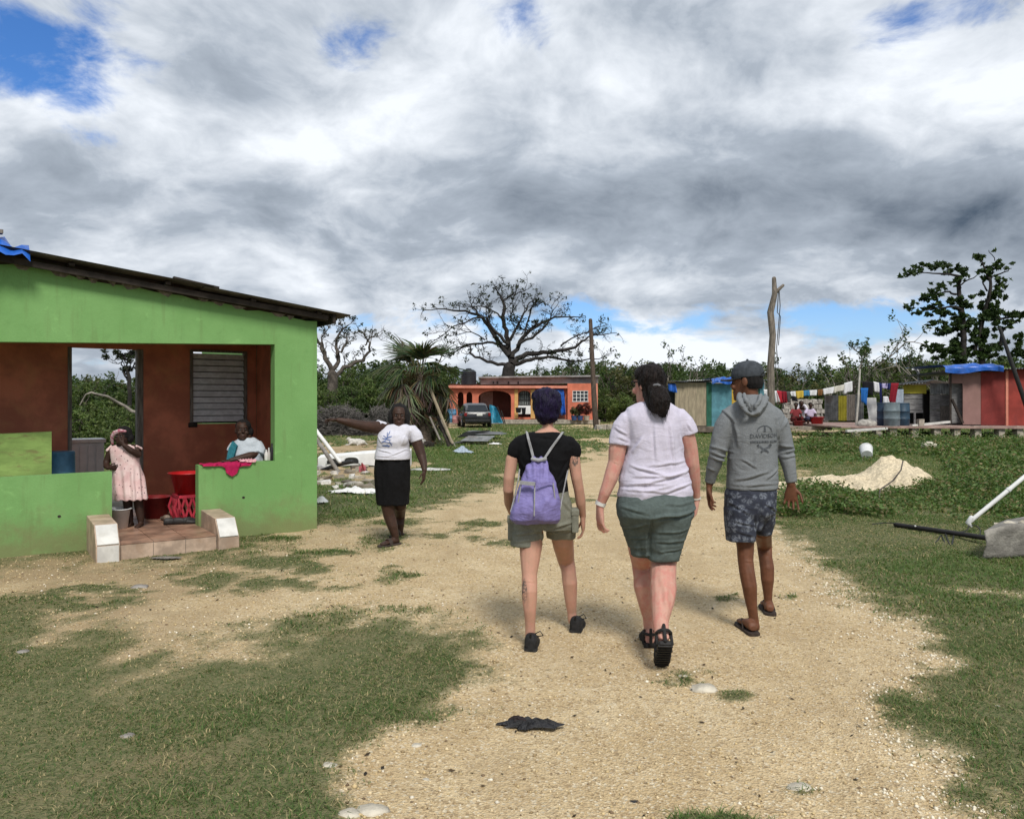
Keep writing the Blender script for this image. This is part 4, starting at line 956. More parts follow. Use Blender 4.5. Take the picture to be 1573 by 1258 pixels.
# -------------------------------------------------- walker in the pale tee and green shorts
def walker2():
    d = 4.75; p = person(d, 1005, 'woman with dark ponytail in pale lilac tee and grey green knee shorts')
    sk = mat_skin('skin_pink', (.50, .285, .225), (.50, .22, .18), .5)
    LF, RF = G(995, 990), G(1015, 1026); LF.z = szf(LF.x, LF.y); RF.z = szf(RF.x, RF.y)
    m = MB()
    m.loft(rings(d, [(962, 1050, 800, .13), (962, 1050, 760, .13), (968, 1045, 720, .12), (970, 1040, 680, .11), (972, 1036, 645, .09), (980, 1024, 630, .07), (984, 1016, 618, .060), (987, 1013, 610, .055), (988, 1013, 600, .055)]), 18, p=2.2)
    rot, q = head(m, W(998, 590, d+.01), yaw=.62, pitch=-.06, k=1.0)
    dl = LF.y+.05
    m.tube([W(985, 810, d+.06), W(986, 845, d+.10), W(986, 865, dl+.03), W(988.5, 885, dl), W(989.5, 900, dl-.03), W(993, 925, dl-.03), W(997, 948, dl-.01), W(998, 968, dl)], [.10, .085, .066, .064, .067, .052, .040, .037], 14)
    ak = Vector((RF.x, RF.y-.05, RF.z+.20))
    m.tube([W(1018, 800, d-.02), W(1019, 845, d+.02), W(1019, 866, d+.02), W(1018.5, 885, d-.06), W(1018.5, 903, d-.12), W(1017, 930, d-.20), W(1014.5, 955, d-.27), ak], [.118, .094, .079, .077, .079, .064, .047, .041], 14)
    m.tube([W(964, 655, d), W(954, 672, d), W(948, 692, d), W(946, 710, d), W(938, 735, d-.02), W(929, 758, d-.02), W(922, 777, d)], [.052, .058, .054, .048, .043, .034, .027], 12)
    hand(m, W(921.5, 779, d), (.05, .15, -1), (1, .35, 0), (.25, 1, -.1), curl=.45, L=.185)
    m.tube([W(1042, 652, d), W(1054, 668, d), W(1060, 692, d+.02), W(1063, 712, d+.03), W(1067, 738, d+.07), W(1069.5, 766, d+.12)], [.050, .055, .050, .045, .038, .026], 12)
    hand(m, W(1069.5, 768, d+.12), (-.12, .1, -1), (-1, .1, -.1), (0, 1, 0), curl=1.0, L=.165)
    # feet
    foot(m, W(998, 968, dl), (LF.x+.01, LF.y-.035, LF.z+.02), (LF.x+.02, LF.y+.19, LF.z+.02), .085)
    h2 = Vector((RF.x, RF.y-.125, RF.z+.185)); t2 = Vector((RF.x+.01, RF.y+.04, RF.z+.012)); foot(m, ak, h2+Vector((0, .012, .022)), t2+Vector((0, .01, .02)), .088)
    fused(m, 'body', sk, p, .0048, 3, both(lambda co, nr: .0035*fbm(co[:, 0]*13, co[:, 1]*13, co[:, 2]*8, 3, 2), creases(d, [(1005, 867, 1032, 869, 1.8, .003), (979, 863, 995, 866, 1.8, .002), (939, 708, 950, 712, 1.6, .002), (1010, 880, 1014, 925, 4, .006), (1028, 880, 1024, 920, 4, .004)])))
    sh = MB(); tee = mat_cloth('pale_lilac_tee', (.56, .53, .625), .06, fold=.75, mottled=(.50, .47, .58))
    sh.loft(rings(d, [(949, 1063, 763, .175), (949.5, 1062, 752, .176), (951, 1059, 736, .165), (955, 1055, 716, .155), (962, 1049, 695, .15), (964, 1048, 675, .148), (960, 1048, 655, .14), (957, 1048, 640, .125), (963, 1043, 628, .105), (975, 1031, 620, .085), (983, 1021, 616.5, .07)]), 28, p=2.35)
    sh.tube([W(974, 644, d), W(965, 647, d), W(958, 657, d), W(953.5, 671, d), W(952, 683, d)], [.062, .070, .073, .070, .072], 16, rnd='start'); sh.tube([W(1032, 641, d), W(1041, 643, d), W(1049, 652, d), W(1054, 660, d), W(1056.5, 668, d)], [.060, .067, .068, .066, .066], 16, rnd='start')
    def teed(co, nr):
        z = co[:, 2]; hem = np.clip((W(0, 700, d).z-z)/.25, 0, 1); x = co[:, 0]
        f1 = fbm(x*3.5+z*5, co[:, 1]*4, z*13-x*3, 41, 2); f2 = fbm(x*9, co[:, 1]*6, z*3.2, 43, 2)
        return .012*hem*(.5-2*np.abs(f1))+.006*(1-hem)*(.5-2*np.abs(f2))+.003*fbm(x*14, co[:, 1]*14, z*14, 5, 2)
    fused(sh, 'shirt', tee, p, .006, 4, both(teed, creases(d, [(964.9, 713.0, 1016.2, 726.5, 2.2, 0.01), (967.6, 729.2, 1051.4, 726.5, 2.0, 0.009), (983.8, 738.7, 1059.5, 718.4, 2.4, 0.012), (954.1, 741.4, 1016.2, 738.7, 2.0, 0.008), (1008.1, 752.2, 1062.2, 738.7, 2.2, 0.01), (1000.0, 653.5, 1002.7, 707.6, 2.5, 0.009), (1023.0, 648.1, 1029.7, 713.0, 2.5, 0.01), (981.1, 669.7, 968.9, 694.1, 2.4, 0.01), (1040.6, 669.7, 1051.4, 702.2, 2.2, 0.009), (951.4, 748.1, 1013.5, 750.8, 1.8, 0.006), (989.2, 713.0, 1051.4, 704.9, 2.0, 0.007), (943.2, 656.2, 962.2, 667.0, 2, 0.007), (946.0, 669.7, 963.5, 676.5, 1.8, 0.006), (1051.4, 648.1, 1059.5, 661.6, 1.8, 0.006)])))
    so = MB(); gs = mat_cloth('grey_green_cotton', (.088, .112, .108), .14, fold=.6)
    so.loft(rings(d, [(955, 1058, 750, .15), (949, 1063, 760, .165, -.01), (945.5, 1066, 776, .18, -.015), (947, 1064.5, 790, .182, -.015), (953, 1058, 803, .15), (968, 1030, 814, .10), (978, 1012, 828, .075), (984, 1006, 844, .06), (986, 1003, 852, .055)]), 28, p=2.3)
    so.loft([ring(950, 1000, 785, d+.02, .15), ring(953.5, 998.5, 805, d+.05, .135), ring(960, 996, 826, d+.08, .118), ring(966, 994.5, 842, d+.09, .110), ring(969.5, 994, 853, d+.10, .105)], 20, p=2.3)
    so.loft([ring(992, 1063, 785, d-.03, .16), ring(993, 1059.5, 803, d-.025, .148), ring(993, 1052, 824, d-.01, .130), ring(993.5, 1046, 842, d+.0, .120), ring(993, 1042.5, 859, d+.01, .115)], 20, p=2.3)
    def sd_(co, nr):
        z = co[:, 2]; lo = np.clip((W(0, 800, d).z-z)/.2, 0, 1)
        return .007*lo*(.5-2*np.abs(fbm(co[:, 0]*5, co[:, 1]*5, z*16, 61, 2)))+.003*fbm(co[:, 0]*8, co[:, 1]*8, z*8, 62, 2)
    crv = [(994.5, 786, 994, 858, 2.2, -.013)]
    fused(so, 'shorts', gs, p, .006, 3, both(sd_, creases(d, crv), creases(d, [(995.1, 790.0, 1064.9, 779.2, 2.4, 0.02), (954.1, 810.3, 990.6, 796.8, 2.2, 0.01), (1002.7, 813.0, 1051.4, 807.6, 1.8, 0.008), (1001.4, 826.5, 1048.7, 823.8, 1.8, 0.008), (1008.1, 841.4, 1046.0, 837.3, 1.6, 0.007), (958.1, 826.5, 991.9, 821.1, 1.8, 0.007), (951.4, 772.5, 989.2, 783.3, 2.2, 0.006), (1008.1, 769.8, 1062.2, 767.1, 2, 0.005), (967.6, 842.7, 991.9, 837.3, 1.6, 0.006)])))
    hr = mat('dark_brown_hair', (.007, .0045, .004), .42, .5, 70, 1.0, 130, .012, col2=(.015, .009, .0075), stretch=(1.3, 1.3, .3), spec=.2)
    hm = MB(); hm.ball(W(1001.5, 584, d-.008), (.088, .102, .104), 20, 14); hm.ball(W(1005, 598, d-.03), (.076, .075, .075), 16, 12); hm.ball(W(991, 576, d+.02), (.066, .08, .066), 14, 10)
    hm.tube([W(1006, 596, d-.09), W(1012, 604, d-.13), W(1015, 618, d-.15), W(1016.5, 630, d-.155), W(1019, 638, d-.15)], [.045, .054, .060, .050, .020], 14, flat=.8)
    hm.tube([W(994, 606, d-.05), W(999, 622, d-.10), W(1001, 632, d-.115)], [.03, .022, .008], 10)
    ho = fused(hm, 'hair', hr, p, .0055, 2, lambda co, nr: .009*fbm(co[:, 0]*60, co[:, 1]*60, co[:, 2]*7, 16, 3)+.005*fbm(co[:, 0]*18, co[:, 1]*18, co[:, 2]*6, 17, 2))
    strands(ho, 330, .06, .0013, 4, hr, 2.0)
    cl = MB(); cl.tube([W(1005, 592, d-.125), W(1010, 591, d-.14), W(1015.5, 594, d-.125), W(1017, 598, d-.10)], .009, 8); cl.build('hair_clip', mat('grey_clip', (.17, .17, .18), .4), ho)
    gl = MB()
    for s_ in (-1, 1): gl.tube([q(s_*.020, .103, .012), q(s_*.036, .104, .026), q(s_*.055, .098, .022), q(s_*.060, .094, .006), q(s_*.040, .102, -.008), q(s_*.020, .103, .0)], .0035, 6); gl.tube([q(s_*.06, .094, .018), q(s_*.082, .0, .014)], .0035, 6)
    gl.tube([q(-.02, .105, .012), q(.02, .105, .012)], .0035, 6); go = gl.build('glasses', M_LACE, p); go['label'] = 'dark rimmed glasses'
    # wrist bands
    wp = MB(); wp.tube([W(923.5, 771, d), W(921.5, 776.5, d)], [.034, .032], 16, rnd=False); wp.build('watch', mat('white_band', (.6, .6, .58), .5), p)
    wp = MB(); wp.tube([W(1069, 763, d+.12), W(1069.5, 767, d+.12)], [.031, .031], 16, rnd=False); wp.build('bracelet', mat('pale_band', (.55, .54, .48), .5), p)
    # strappy sport sandals
    sd = mat('black_sandal', (.014, .013, .013), .7, .4, 30, .4, 90, .004)
    for (h_, t_) in ((Vector((LF.x+.01, LF.y-.045, LF.z+.002)), Vector((LF.x+.02, LF.y+.21, LF.z+.002))), (h2+Vector((0, -.016, -.003)), t2+Vector((0, 0, -.012)))):
        f = (t_-h_); L = f.length; f.normalize(); s = f.cross(Vector((0, 0, 1))).normalized(); up = s.cross(f); m2 = MB()
        pl = ((-.02, .6), (.03, .86), (.2, .86), (.4, .82), (.6, .96), (.8, 1.0), (.95, .75), (1.02, .4)); w = .096
        m2.prism([h_+f*L*t+s*w/2*k for t, k in pl]+[h_+f*L*t-s*w/2*k for t, k in pl[::-1]], up*.026)
        so_ = m2.build('sandal', sd, p, bevel=.006)
        for i in range(9):
            t = .04+i*.105; MB().box(h_+f*L*t-up*.003, (.080, .012, .010), rot=Matrix((s, f, up)).transposed()).build('tread', sd, so_)
        def arc(t0, t1, hgt, r_=.009, wk=1.0):
            pts = []
            for k in range(9):
                a = math.pi*k/8; pts.append(h_+f*L*(t0+(t1-t0)*math.sin(a))+s*(w/2*.92*wk*math.cos(a))+up*(.02+hgt*math.sin(a)))
            MB().tube(pts, r_, 8, flat=.55, ref=up).build('strap', sd, so_)
        arc(.62, .62, .045, .013); arc(.40, .42, .068, .012)
        pts = [h_+f*L*(.14+.20*math.cos(a))+s*(w/2*.86*math.sin(a))+up*.085 for a in [math.pi*2*k/16 for k in range(17)]]
        MB().tube(pts, .010, 8).build('strap', sd, so_)
        MB().tube([h_+f*L*-.04+up*.02, h_+f*L*-.055+up*.06, h_+f*L*-.05+up*.115], .010, 8).build('heel_loop', sd, so_)
        for sg in (-1, 1): MB().tube([h_+f*L*.10+s*sg*w*.43+up*.02, h_+f*L*.12+s*sg*w*.42+up*.085], .009, 8).build('strap', sd, so_)
walker2()
# -------------------------------------------------- walker in grey hoodie and cap
def walker3():
    d = 5.25; p = person(d, 1158, 'man in grey printed hoodie, dark cap and patterned navy shorts wearing flip flops')
    sk = mat_skin('skin_brown', (.115, .048, .026), (.15, .062, .034), .42)
    LF, RF = G(1157, 973), G(1182, 943); LF.z = szf(LF.x, LF.y)+.02; RF.z = szf(RF.x, RF.y)+.02
    m = MB()
    m.loft(rings(d, [(1125, 1186, 780, .10), (1125, 1186, 750, .10), (1126, 1186, 700, .10), (1122, 1188, 650, .10), (1130, 1180, 628, .085), (1140, 1168, 616, .06), (1141, 1165, 606, .056), (1141, 1164, 596, .056)]), 18, p=2.2)
    rot, q = head(m, W(1148.5, 585.5, d+.01), yaw=.95, pitch=-.06, k=1.02)
    dl, dr = LF.y+.05, RF.y+.05
    m.tube([W(1141, 780, d), W(1144, 825, d+.0), W(1145, 842, dl+.05), W(1145.5, 860, dl+.03), W(1148, 880, dl), W(1151, 900, dl-.02), W(1154.5, 928, dl-.01), W(1158, 950, dl), W(1159, 962, dl)], [.09, .064, .056, .051, .051, .049, .037, .031, .030], 14)
    m.tube([W(1171, 780, d+.02), W(1171.5, 815, d+.10), W(1174, 835, dr+.05), W(1176, 856, dr+.02), W(1178.5, 873, dr-.01), W(1179, 890, dr-.02), W(1179.5, 910, dr-.01), W(1180, 925, dr), W(1181, 934, dr)], [.09, .060, .054, .049, .049, .046, .034, .029, .030], 14)
    foot(m, W(1159, 962, dl), (LF.x-.004, LF.y-.02, LF.z+.004), (LF.x-.02, LF.y+.22, LF.z+.006), .086)
    foot(m, W(1181, 934, dr), (RF.x-.002, RF.y-.02, RF.z+.004), (RF.x+.04, RF.y+.22, RF.z+.006), .086)
    m.tube([W(1120, 655, d), W(1104, 690, d), W(1096, 720, d+.03), W(1090, 743, d+.07)], [.05, .04, .034, .027], 12)
    hand(m, W(1089.5, 744, d+.07), (.03, .15, -1), (.9, -.35, 0), (.6, -.6, -.1), curl=.55, L=.19)
    m.tube([W(1192, 655, d), W(1207, 690, d), W(1212, 720, d-.02), W(1215, 744, d-.03)], [.05, .04, .034, .027], 12)
    hand(m, W(1215.5, 745, d-.03), (-.0, .05, -1), (-.35, -1, .15), (1, .4, 0), curl=.85, L=.19)
    fused(m, 'body', sk, p, .0048, 3, both(lambda co, nr: .003*fbm(co[:, 0]*14, co[:, 1]*14, co[:, 2]*7, 3, 2), creases(d, [(1138, 858, 1154, 860, 1.5, .0018), (1169, 851, 1183, 853, 1.5, .0018), (1147, 868, 1152, 905, 3, .005), (1176, 862, 1180, 890, 3, .004), (1157, 940, 1160, 962, 1.6, .004)])))
    hd = MB(); gy = mat_cloth('heather_grey_jersey', (.150, .163, .174), .10, fold=.8, mottled=(.205, .216, .226))
    hd.loft(rings(d, [(1116, 1194, 750, .135), (1116.5, 1194, 740, .135), (1118, 1193, 715, .13), (1119, 1193, 690, .13), (1117, 1195, 660, .132), (1114, 1197, 642, .125), (1117, 1193, 629, .11), (1127, 1184, 620, .095), (1137, 1174, 613, .078), (1141, 1169, 608, .07)]), 28, p=2.35)
    hd.tube([W(1129, 634, d), W(1122, 639, d), W(1113, 656, d), W(1106, 676, d), W(1102, 697, d), W(1096, 718, d+.03), W(1090.5, 741, d+.07)], [.060, .066, .070, .062, .055, .045, .037], 16, rnd='start')
    hd.tube([W(1181, 634, d), W(1188, 639, d), W(1196.5, 653, d), W(1203, 674, d), W(1207, 695, d), W(1212, 718, d-.02), W(1215.5, 741, d-.03)], [.058, .064, .067, .060, .054, .045, .036], 16, rnd='start')
    def hdd(co, nr):
        z = co[:, 2]; x = co[:, 0]; xc = W(1155, 0, d).x
        el = np.exp(-((z-W(0, 694, d).z)/.06)**2)*(np.abs(x-xc) > .17)
        hem = np.clip((W(0, 705, d).z-z)/.2, 0, 1)*(np.abs(x-xc) < .19)
        return .012*el*(.5-2*np.abs(fbm(x*6, co[:, 1]*6, z*16+x*6, 51, 2)))+.009*hem*(.5-2*np.abs(fbm(x*4+z*4, co[:, 1]*4, z*12-x*4, 52, 2)))+.005*(.5-2*np.abs(fbm(x*7, co[:, 1]*7, z*4, 53, 2)))
    hoodie = fused(hd, 'hoodie', gy, p, .006, 3, both(hdd, creases(d, [(1090.4, 694.0, 1119.6, 704.2, 2.0, 0.012), (1094.2, 701.6, 1115.8, 710.0, 1.8, 0.011), (1091.6, 686.3, 1122.2, 692.7, 1.8, 0.009), (1197.2, 695.2, 1218.1, 690.7, 2, 0.012), (1194.7, 685.1, 1216.3, 685.6, 1.8, 0.01), (1199.8, 702.9, 1220.2, 699.1, 1.6, 0.008), (1120.9, 742.3, 1189.6, 741.1, 1.8, 0.007), (1124.7, 734.7, 1171.8, 722.0, 2.2, 0.01), (1166.7, 734.7, 1192.2, 715.6, 2.2, 0.01), (1122.2, 646.9, 1129.8, 685.1, 2.4, 0.01), (1189.6, 646.9, 1194.2, 680.0, 2.2, 0.01), (1108.2, 629.1, 1124.7, 649.4, 2, 0.008), (1207.4, 641.8, 1197.2, 659.6, 2, 0.008), (1131.1, 702.9, 1154.0, 718.1, 2, 0.007), (1087.8, 718.1, 1098.0, 723.2, 1.6, 0.006), (1154.0, 692.7, 1146.3, 728.3, 2.4, 0.007)])))
    # hood hanging on the back
    hh = MB()
    hh.loft([ring(1138, 1173, 607, d-.01, .085), ring(1134, 1178, 613, d-.03, .10), ring(1135, 1178, 621, d-.05, .105), ring(1140, 1174, 630, d-.075, .09), ring(1147, 1168, 637, d-.095, .062), ring(1153, 1162, 641.5, d-.10, .03)], 22)
    for sg in (-1, 1):
        hh.tube([W(1156+sg*20, 606, d-.03), W(1156+sg*20.5, 613, d-.10), W(1156+sg*16, 624, d-.15), W(1156+sg*9, 633, d-.17), W(1156+sg*1, 637, d-.165)], [.014, .018, .019, .018, .014], 10)
        hh.tube([W(1156+sg*13, 606, d-.09), W(1156+sg*10, 615, d-.155), W(1156+sg*4, 626, d-.168)], [.010, .013, .010], 8)
    fused(hh, 'hood', gy, hoodie, .0065, 3, wr((.005, 9, 9, 9, 71)))
    # shorts
    st = bpy.data.materials.new('navy_print_cotton'); st.use_nodes = True; t = NT(st.node_tree); bs = st.node_tree.nodes['Principled BSDF']; v = t.new('ShaderNodeTexCoord').outputs['Object']
    vv = t.vmath('ADD', v, t.vscale(t.noise(v, 20, 3, .6, col=True), .03)); f1 = t.voro(vv, 24); f2 = t.noise(v, 75, 4, .7)
    pat = t.math('MULTIPLY', t.mapr(f1, .62, .30), t.mapr(f2, .38, .58))
    t.l.new(t.mix(pat, (.022, .027, .045), (.15, .17, .21)), bs.inputs['Base Color']); bs.inputs['Roughness'].default_value = .85
    t.l.new(t.bump(t.noise(t.mapping(v, (1, 1, 2)), 8, 4, .6, 1), .5, .02), bs.inputs['Normal'])
    so = MB(); so.loft(rings(d, [(1119, 1191, 742, .12), (1115, 1192, 756, .135), (1114, 1192, 775, .14), (1116, 1190, 788, .13), (1140, 1174, 800, .105), (1150, 1168, 813, .085)]), 24, p=2.3)
    so.loft([ring(1114, 1157, 780, d-.01, .125), ring(1114.5, 1158.5, 805, d-.02, .108), ring(1115.5, 1159, 830, d-.02, .098)], 20, p=2.4)
    so.loft([ring(1155, 1191, 780, d+.02, .125), ring(1159, 1188, 800, d+.06, .105), ring(1160, 1183.5, 820, d+.09, .092)], 20, p=2.4)
    fused(so, 'shorts', st, p, .0065, 3, both(wr((.004, 8, 8, 5, 21)), creases(d, [(1117.1, 769.0, 1143.8, 784.3, 2, 0.007), (1120.9, 794.5, 1156.5, 804.7, 2, 0.007), (1159.1, 758.9, 1157.8, 825.0, 2.2, -0.012), (1166.7, 769.0, 1189.6, 784.3, 1.8, 0.007), (1126.0, 812.3, 1154.0, 820.0, 1.8, 0.006)])))
    # cap
    cp = MB(); cm = mat_cloth('charcoal_cap', (.050, .057, .066), .2, fold=.15)
    def qq(x, y, z): return q(x, y, z)
    ax, ay, az = rot@Vector((1, 0, 0)), rot@Vector((0, 1, 0)), rot@Vector((0, 0, 1))
    cp.loft([(qq(0, 0, .022), ax*.088, ay*.109), (qq(0, -.002, .05), ax*.090, ay*.110), (qq(0, -.004, .085), ax*.083, ay*.102), (qq(0, -.006, .112), ax*.064, ay*.080), (qq(0, -.006, .130), ax*.036, ay*.048), (qq(0, -.006, .136), ax*.01, ay*.012)], 22)
    cap = fused(cp, 'cap', cm, p, .0055, 2)
    bp = []
    for k in range(11):
        a = math.pi*k/10; bp.append(qq(.080*math.cos(a), .075+.105*math.sin(a)**.8, .030-.012*math.sin(a)-.018*abs(math.cos(a))))
    MB().prism(bp, az*.008).build('brim', cm, cap); MB().ball(qq(0, -.006, .138), .009, 8, 6).build('button', cm, cap)
    so2 = MB(); so2.prism([qq(.037*math.cos(a)*1.0, -.112+.012*abs(math.cos(a)), .022+.030*math.sin(a)) for a in [math.pi*k/8 for k in range(9)]], -ay*.004); so2.build('back_opening', M_LACE, cap)
    MB().bar(qq(.070, -.086, .062), qq(.060, -.094, .072), .003, .006).build('badge', mat('pale_thread', (.6, .6, .6), .6), cap)
    MB().tube([qq(-.079, .02, .02), qq(-.06, .10, .015), qq(0, .108, .014)], .006, 6).build('sunglasses', M_LACE, p)
    # short hair under the cap
    hm = MB(); hm.loft([(qq(0, -.03, -.055), ax*.058, ay*.062), (qq(0, -.02, -.02), ax*.078, ay*.084), (qq(0, -.012, .03), ax*.082, ay*.092)], 18); fused(hm, 'hair', M_HAIRBLK, p, .006, 2)
    # flip flops
    ff = mat('dark_brown_foam', (.035, .024, .019), .8, .3, 20, .2)
    for f_, dx in ((LF, -.02), (RF, .045)):
        h_ = Vector((f_.x-.004, f_.y-.045, f_.z-.022)); t_ = Vector((f_.x+dx, f_.y+.245, f_.z-.022)); f = t_-h_; L = f.length; f.normalize(); s = f.cross(Vector((0, 0, 1))); w = .108
        pl = ((-.01, .45), (.04, .75), (.18, .82), (.4, .80), (.62, .98), (.82, 1.0), (.95, .7), (1.01, .35))
        o = MB().prism([h_+f*L*t_2+s*w/2*k for t_2, k in pl]+[h_+f*L*t_2-s*w/2*k for t_2, k in pl[::-1]], (0, 0, .022)).build('flip_flop', ff, p, bevel=.005)
        for sg in (-1, 1): MB().tube([h_+f*L*.35+s*sg*.042+Vector((0, 0, .02)), h_+f*L*.55+s*sg*.028+Vector((0, 0, .075)), h_+f*L*.76+Vector((0, 0, .05))], .006, 6).build('strap', ff, o)
    # print on the back of the hoodie, conformed to its surface
    ink = mat('dark_ink', (.080, .088, .098), .9, .4, 40, 0)
    from mathutils.bvhtree import BVHTree
    me = hoodie.data; bvh = BVHTree.FromPolygons([v_.co.copy() for v_ in me.vertices], [list(pl_.vertices) for pl_ in me.polygons]); b = wloc(p)
    def conform(verts):
        out = []
        for v_ in verts:
            o_ = Vector((v_.x, v_.y-1, v_.z))-b; hit = bvh.ray_cast(o_, Vector((0, 1, 0)))[0]
            out.append((hit if hit is not None else Vector(v_)-b)+b+Vector((0, -.0035, 0)))
        return out
    def text(s_, uc, vc, width, name):
        cu = bpy.data.curves.new(name, 'FONT'); cu.body = s_; cu.align_x = 'CENTER'; cu.align_y = 'CENTER'; cu.size = 1; cu.offset = .012; cu.resolution_u = 2
        o = bpy.data.objects.new('tmp', cu); COL.objects.link(o); bpy.context.view_layer.update(); dg = bpy.context.evaluated_depsgraph_get()
        tm = bpy.data.meshes.new_from_object(o.evaluated_get(dg)); bpy.data.objects.remove(o)
        bm = bmesh.new(); bm.from_mesh(tm); bmesh.ops.triangulate(bm, faces=bm.faces); bmesh.ops.subdivide_edges(bm, edges=bm.edges, cuts=1)
        xs = [v_.co.x for v_ in bm.verts]; sc = width*px(d)/(max(xs)-min(xs)); c = W(uc, vc, d)
        V = [Vector((c.x+v_.co.x*sc, c.y, c.z+v_.co.y*sc-v_.co.x*sc*-.03)) for v_ in bm.verts]; F = [[v_.index for v_ in f_.verts] for f_ in bm.faces]; bm.verts.index_update()
        m_ = MB(); m_.add(conform(V), F); bm.free(); return m_.build(name, ink, hoodie)
    text('DAVIDSON', 1165, 668.5, 44, 'print')
    m_ = MB()     # arch above the word
    for k in range(12):
        a0, a1 = math.pi*k/12, math.pi*(k+1)/12; qd = []
        for (a, r_) in ((a0, 12.2), (a1, 12.2), (a1, 10.8), (a0, 10.8)): qd.append(W(1165-r_*math.cos(a), 662-r_*.78*math.sin(a), d))
        m_.add(conform(qd), [(0, 1, 2, 3)])
    m_.add(conform([W(1163.2, 662, d), W(1166.8, 662, d), W(1166.2, 654, d), W(1163.8, 654, d)]), [(0, 1, 2, 3)])
    m_.build('print', ink, hoodie)
    rr = random.Random(4); m_ = MB(); u = 1143.5     # worn illegible second line
    while u < 1186:
        w_ = rr.uniform(1.2, 2.4); v0 = 676.2-.02*(u-1165); m_.add(conform([W(u, v0+2.6, d), W(u+w_, v0+2.6, d), W(u+w_, v0-.9+rr.uniform(0, .6), d), W(u, v0-.9+rr.uniform(0, .6), d)]), [(0, 1, 2, 3)]); u += w_+rr.choice((.7, .7, .8, 2.0))
    setp(m_.build('print', ink, hoodie), kind='stuff')
    m_ = MB()     # crossed emblem under the words
    for (u0, v0, u1, v1, w_) in ((1156, 683, 1172, 693, 1.3), (1174, 682.5, 1159, 693, 1.3), (1154, 681.5, 1157, 685, 1.6), (1176, 681, 1172, 686, 1.8), (1160, 690, 1168, 690.5, 1.0)):
        dx, dy = u1-u0, v1-v0; L = math.hypot(dx, dy); nx, ny = -dy/L*w_, dx/L*w_; seg = 6
        for k in range(seg):
            a, b2 = k/seg, (k+1)/seg
            m_.add(conform([W(u0+dx*a-nx, v0+dy*a-ny, d), W(u0+dx*b2-nx, v0+dy*b2-ny, d), W(u0+dx*b2+nx, v0+dy*b2+ny, d), W(u0+dx*a+nx, v0+dy*a+ny, d)]), [(0, 1, 2, 3)])
    setp(m_.build('print', ink, hoodie), kind='stuff')
walker3()
# -------------------------------------------------- woman pointing
M_SKD = mat_skin('skin_dark', (.040, .021, .015), (.056, .029, .020), .42)
M_SKD2 = mat_skin('skin_dark_child', (.036, .019, .014), (.048, .025, .018), .42)
M_EYE = mat('eye_white', (.20, .185, .17), .5, .02, 5, 0); M_PUPIL = mat('pupil', (.006, .005, .005), .2, .1, 5, 0)
M_LIP = mat('lip', (.085, .030, .028), .4, .1, 5, 0)
def face(parent, q, rot, k=1.0):
    for s in (-1, 1):
        e = MB().ball(q(s*.031, .092, .004), (.012*k, .005*k, .0055*k), 10, 6, rot).build('eye', M_EYE, parent, smooth=True)
        MB().ball(q(s*.031, .0975, .004), (.0062*k, .003*k, .0056*k), 8, 6, rot).build('pupil', M_PUPIL, e, smooth=True)
    MB().ball(q(0, .101, -.0745), (.022*k, .005*k, .0035*k), 10, 6, rot).build('mouth', M_LIP, parent, smooth=True)
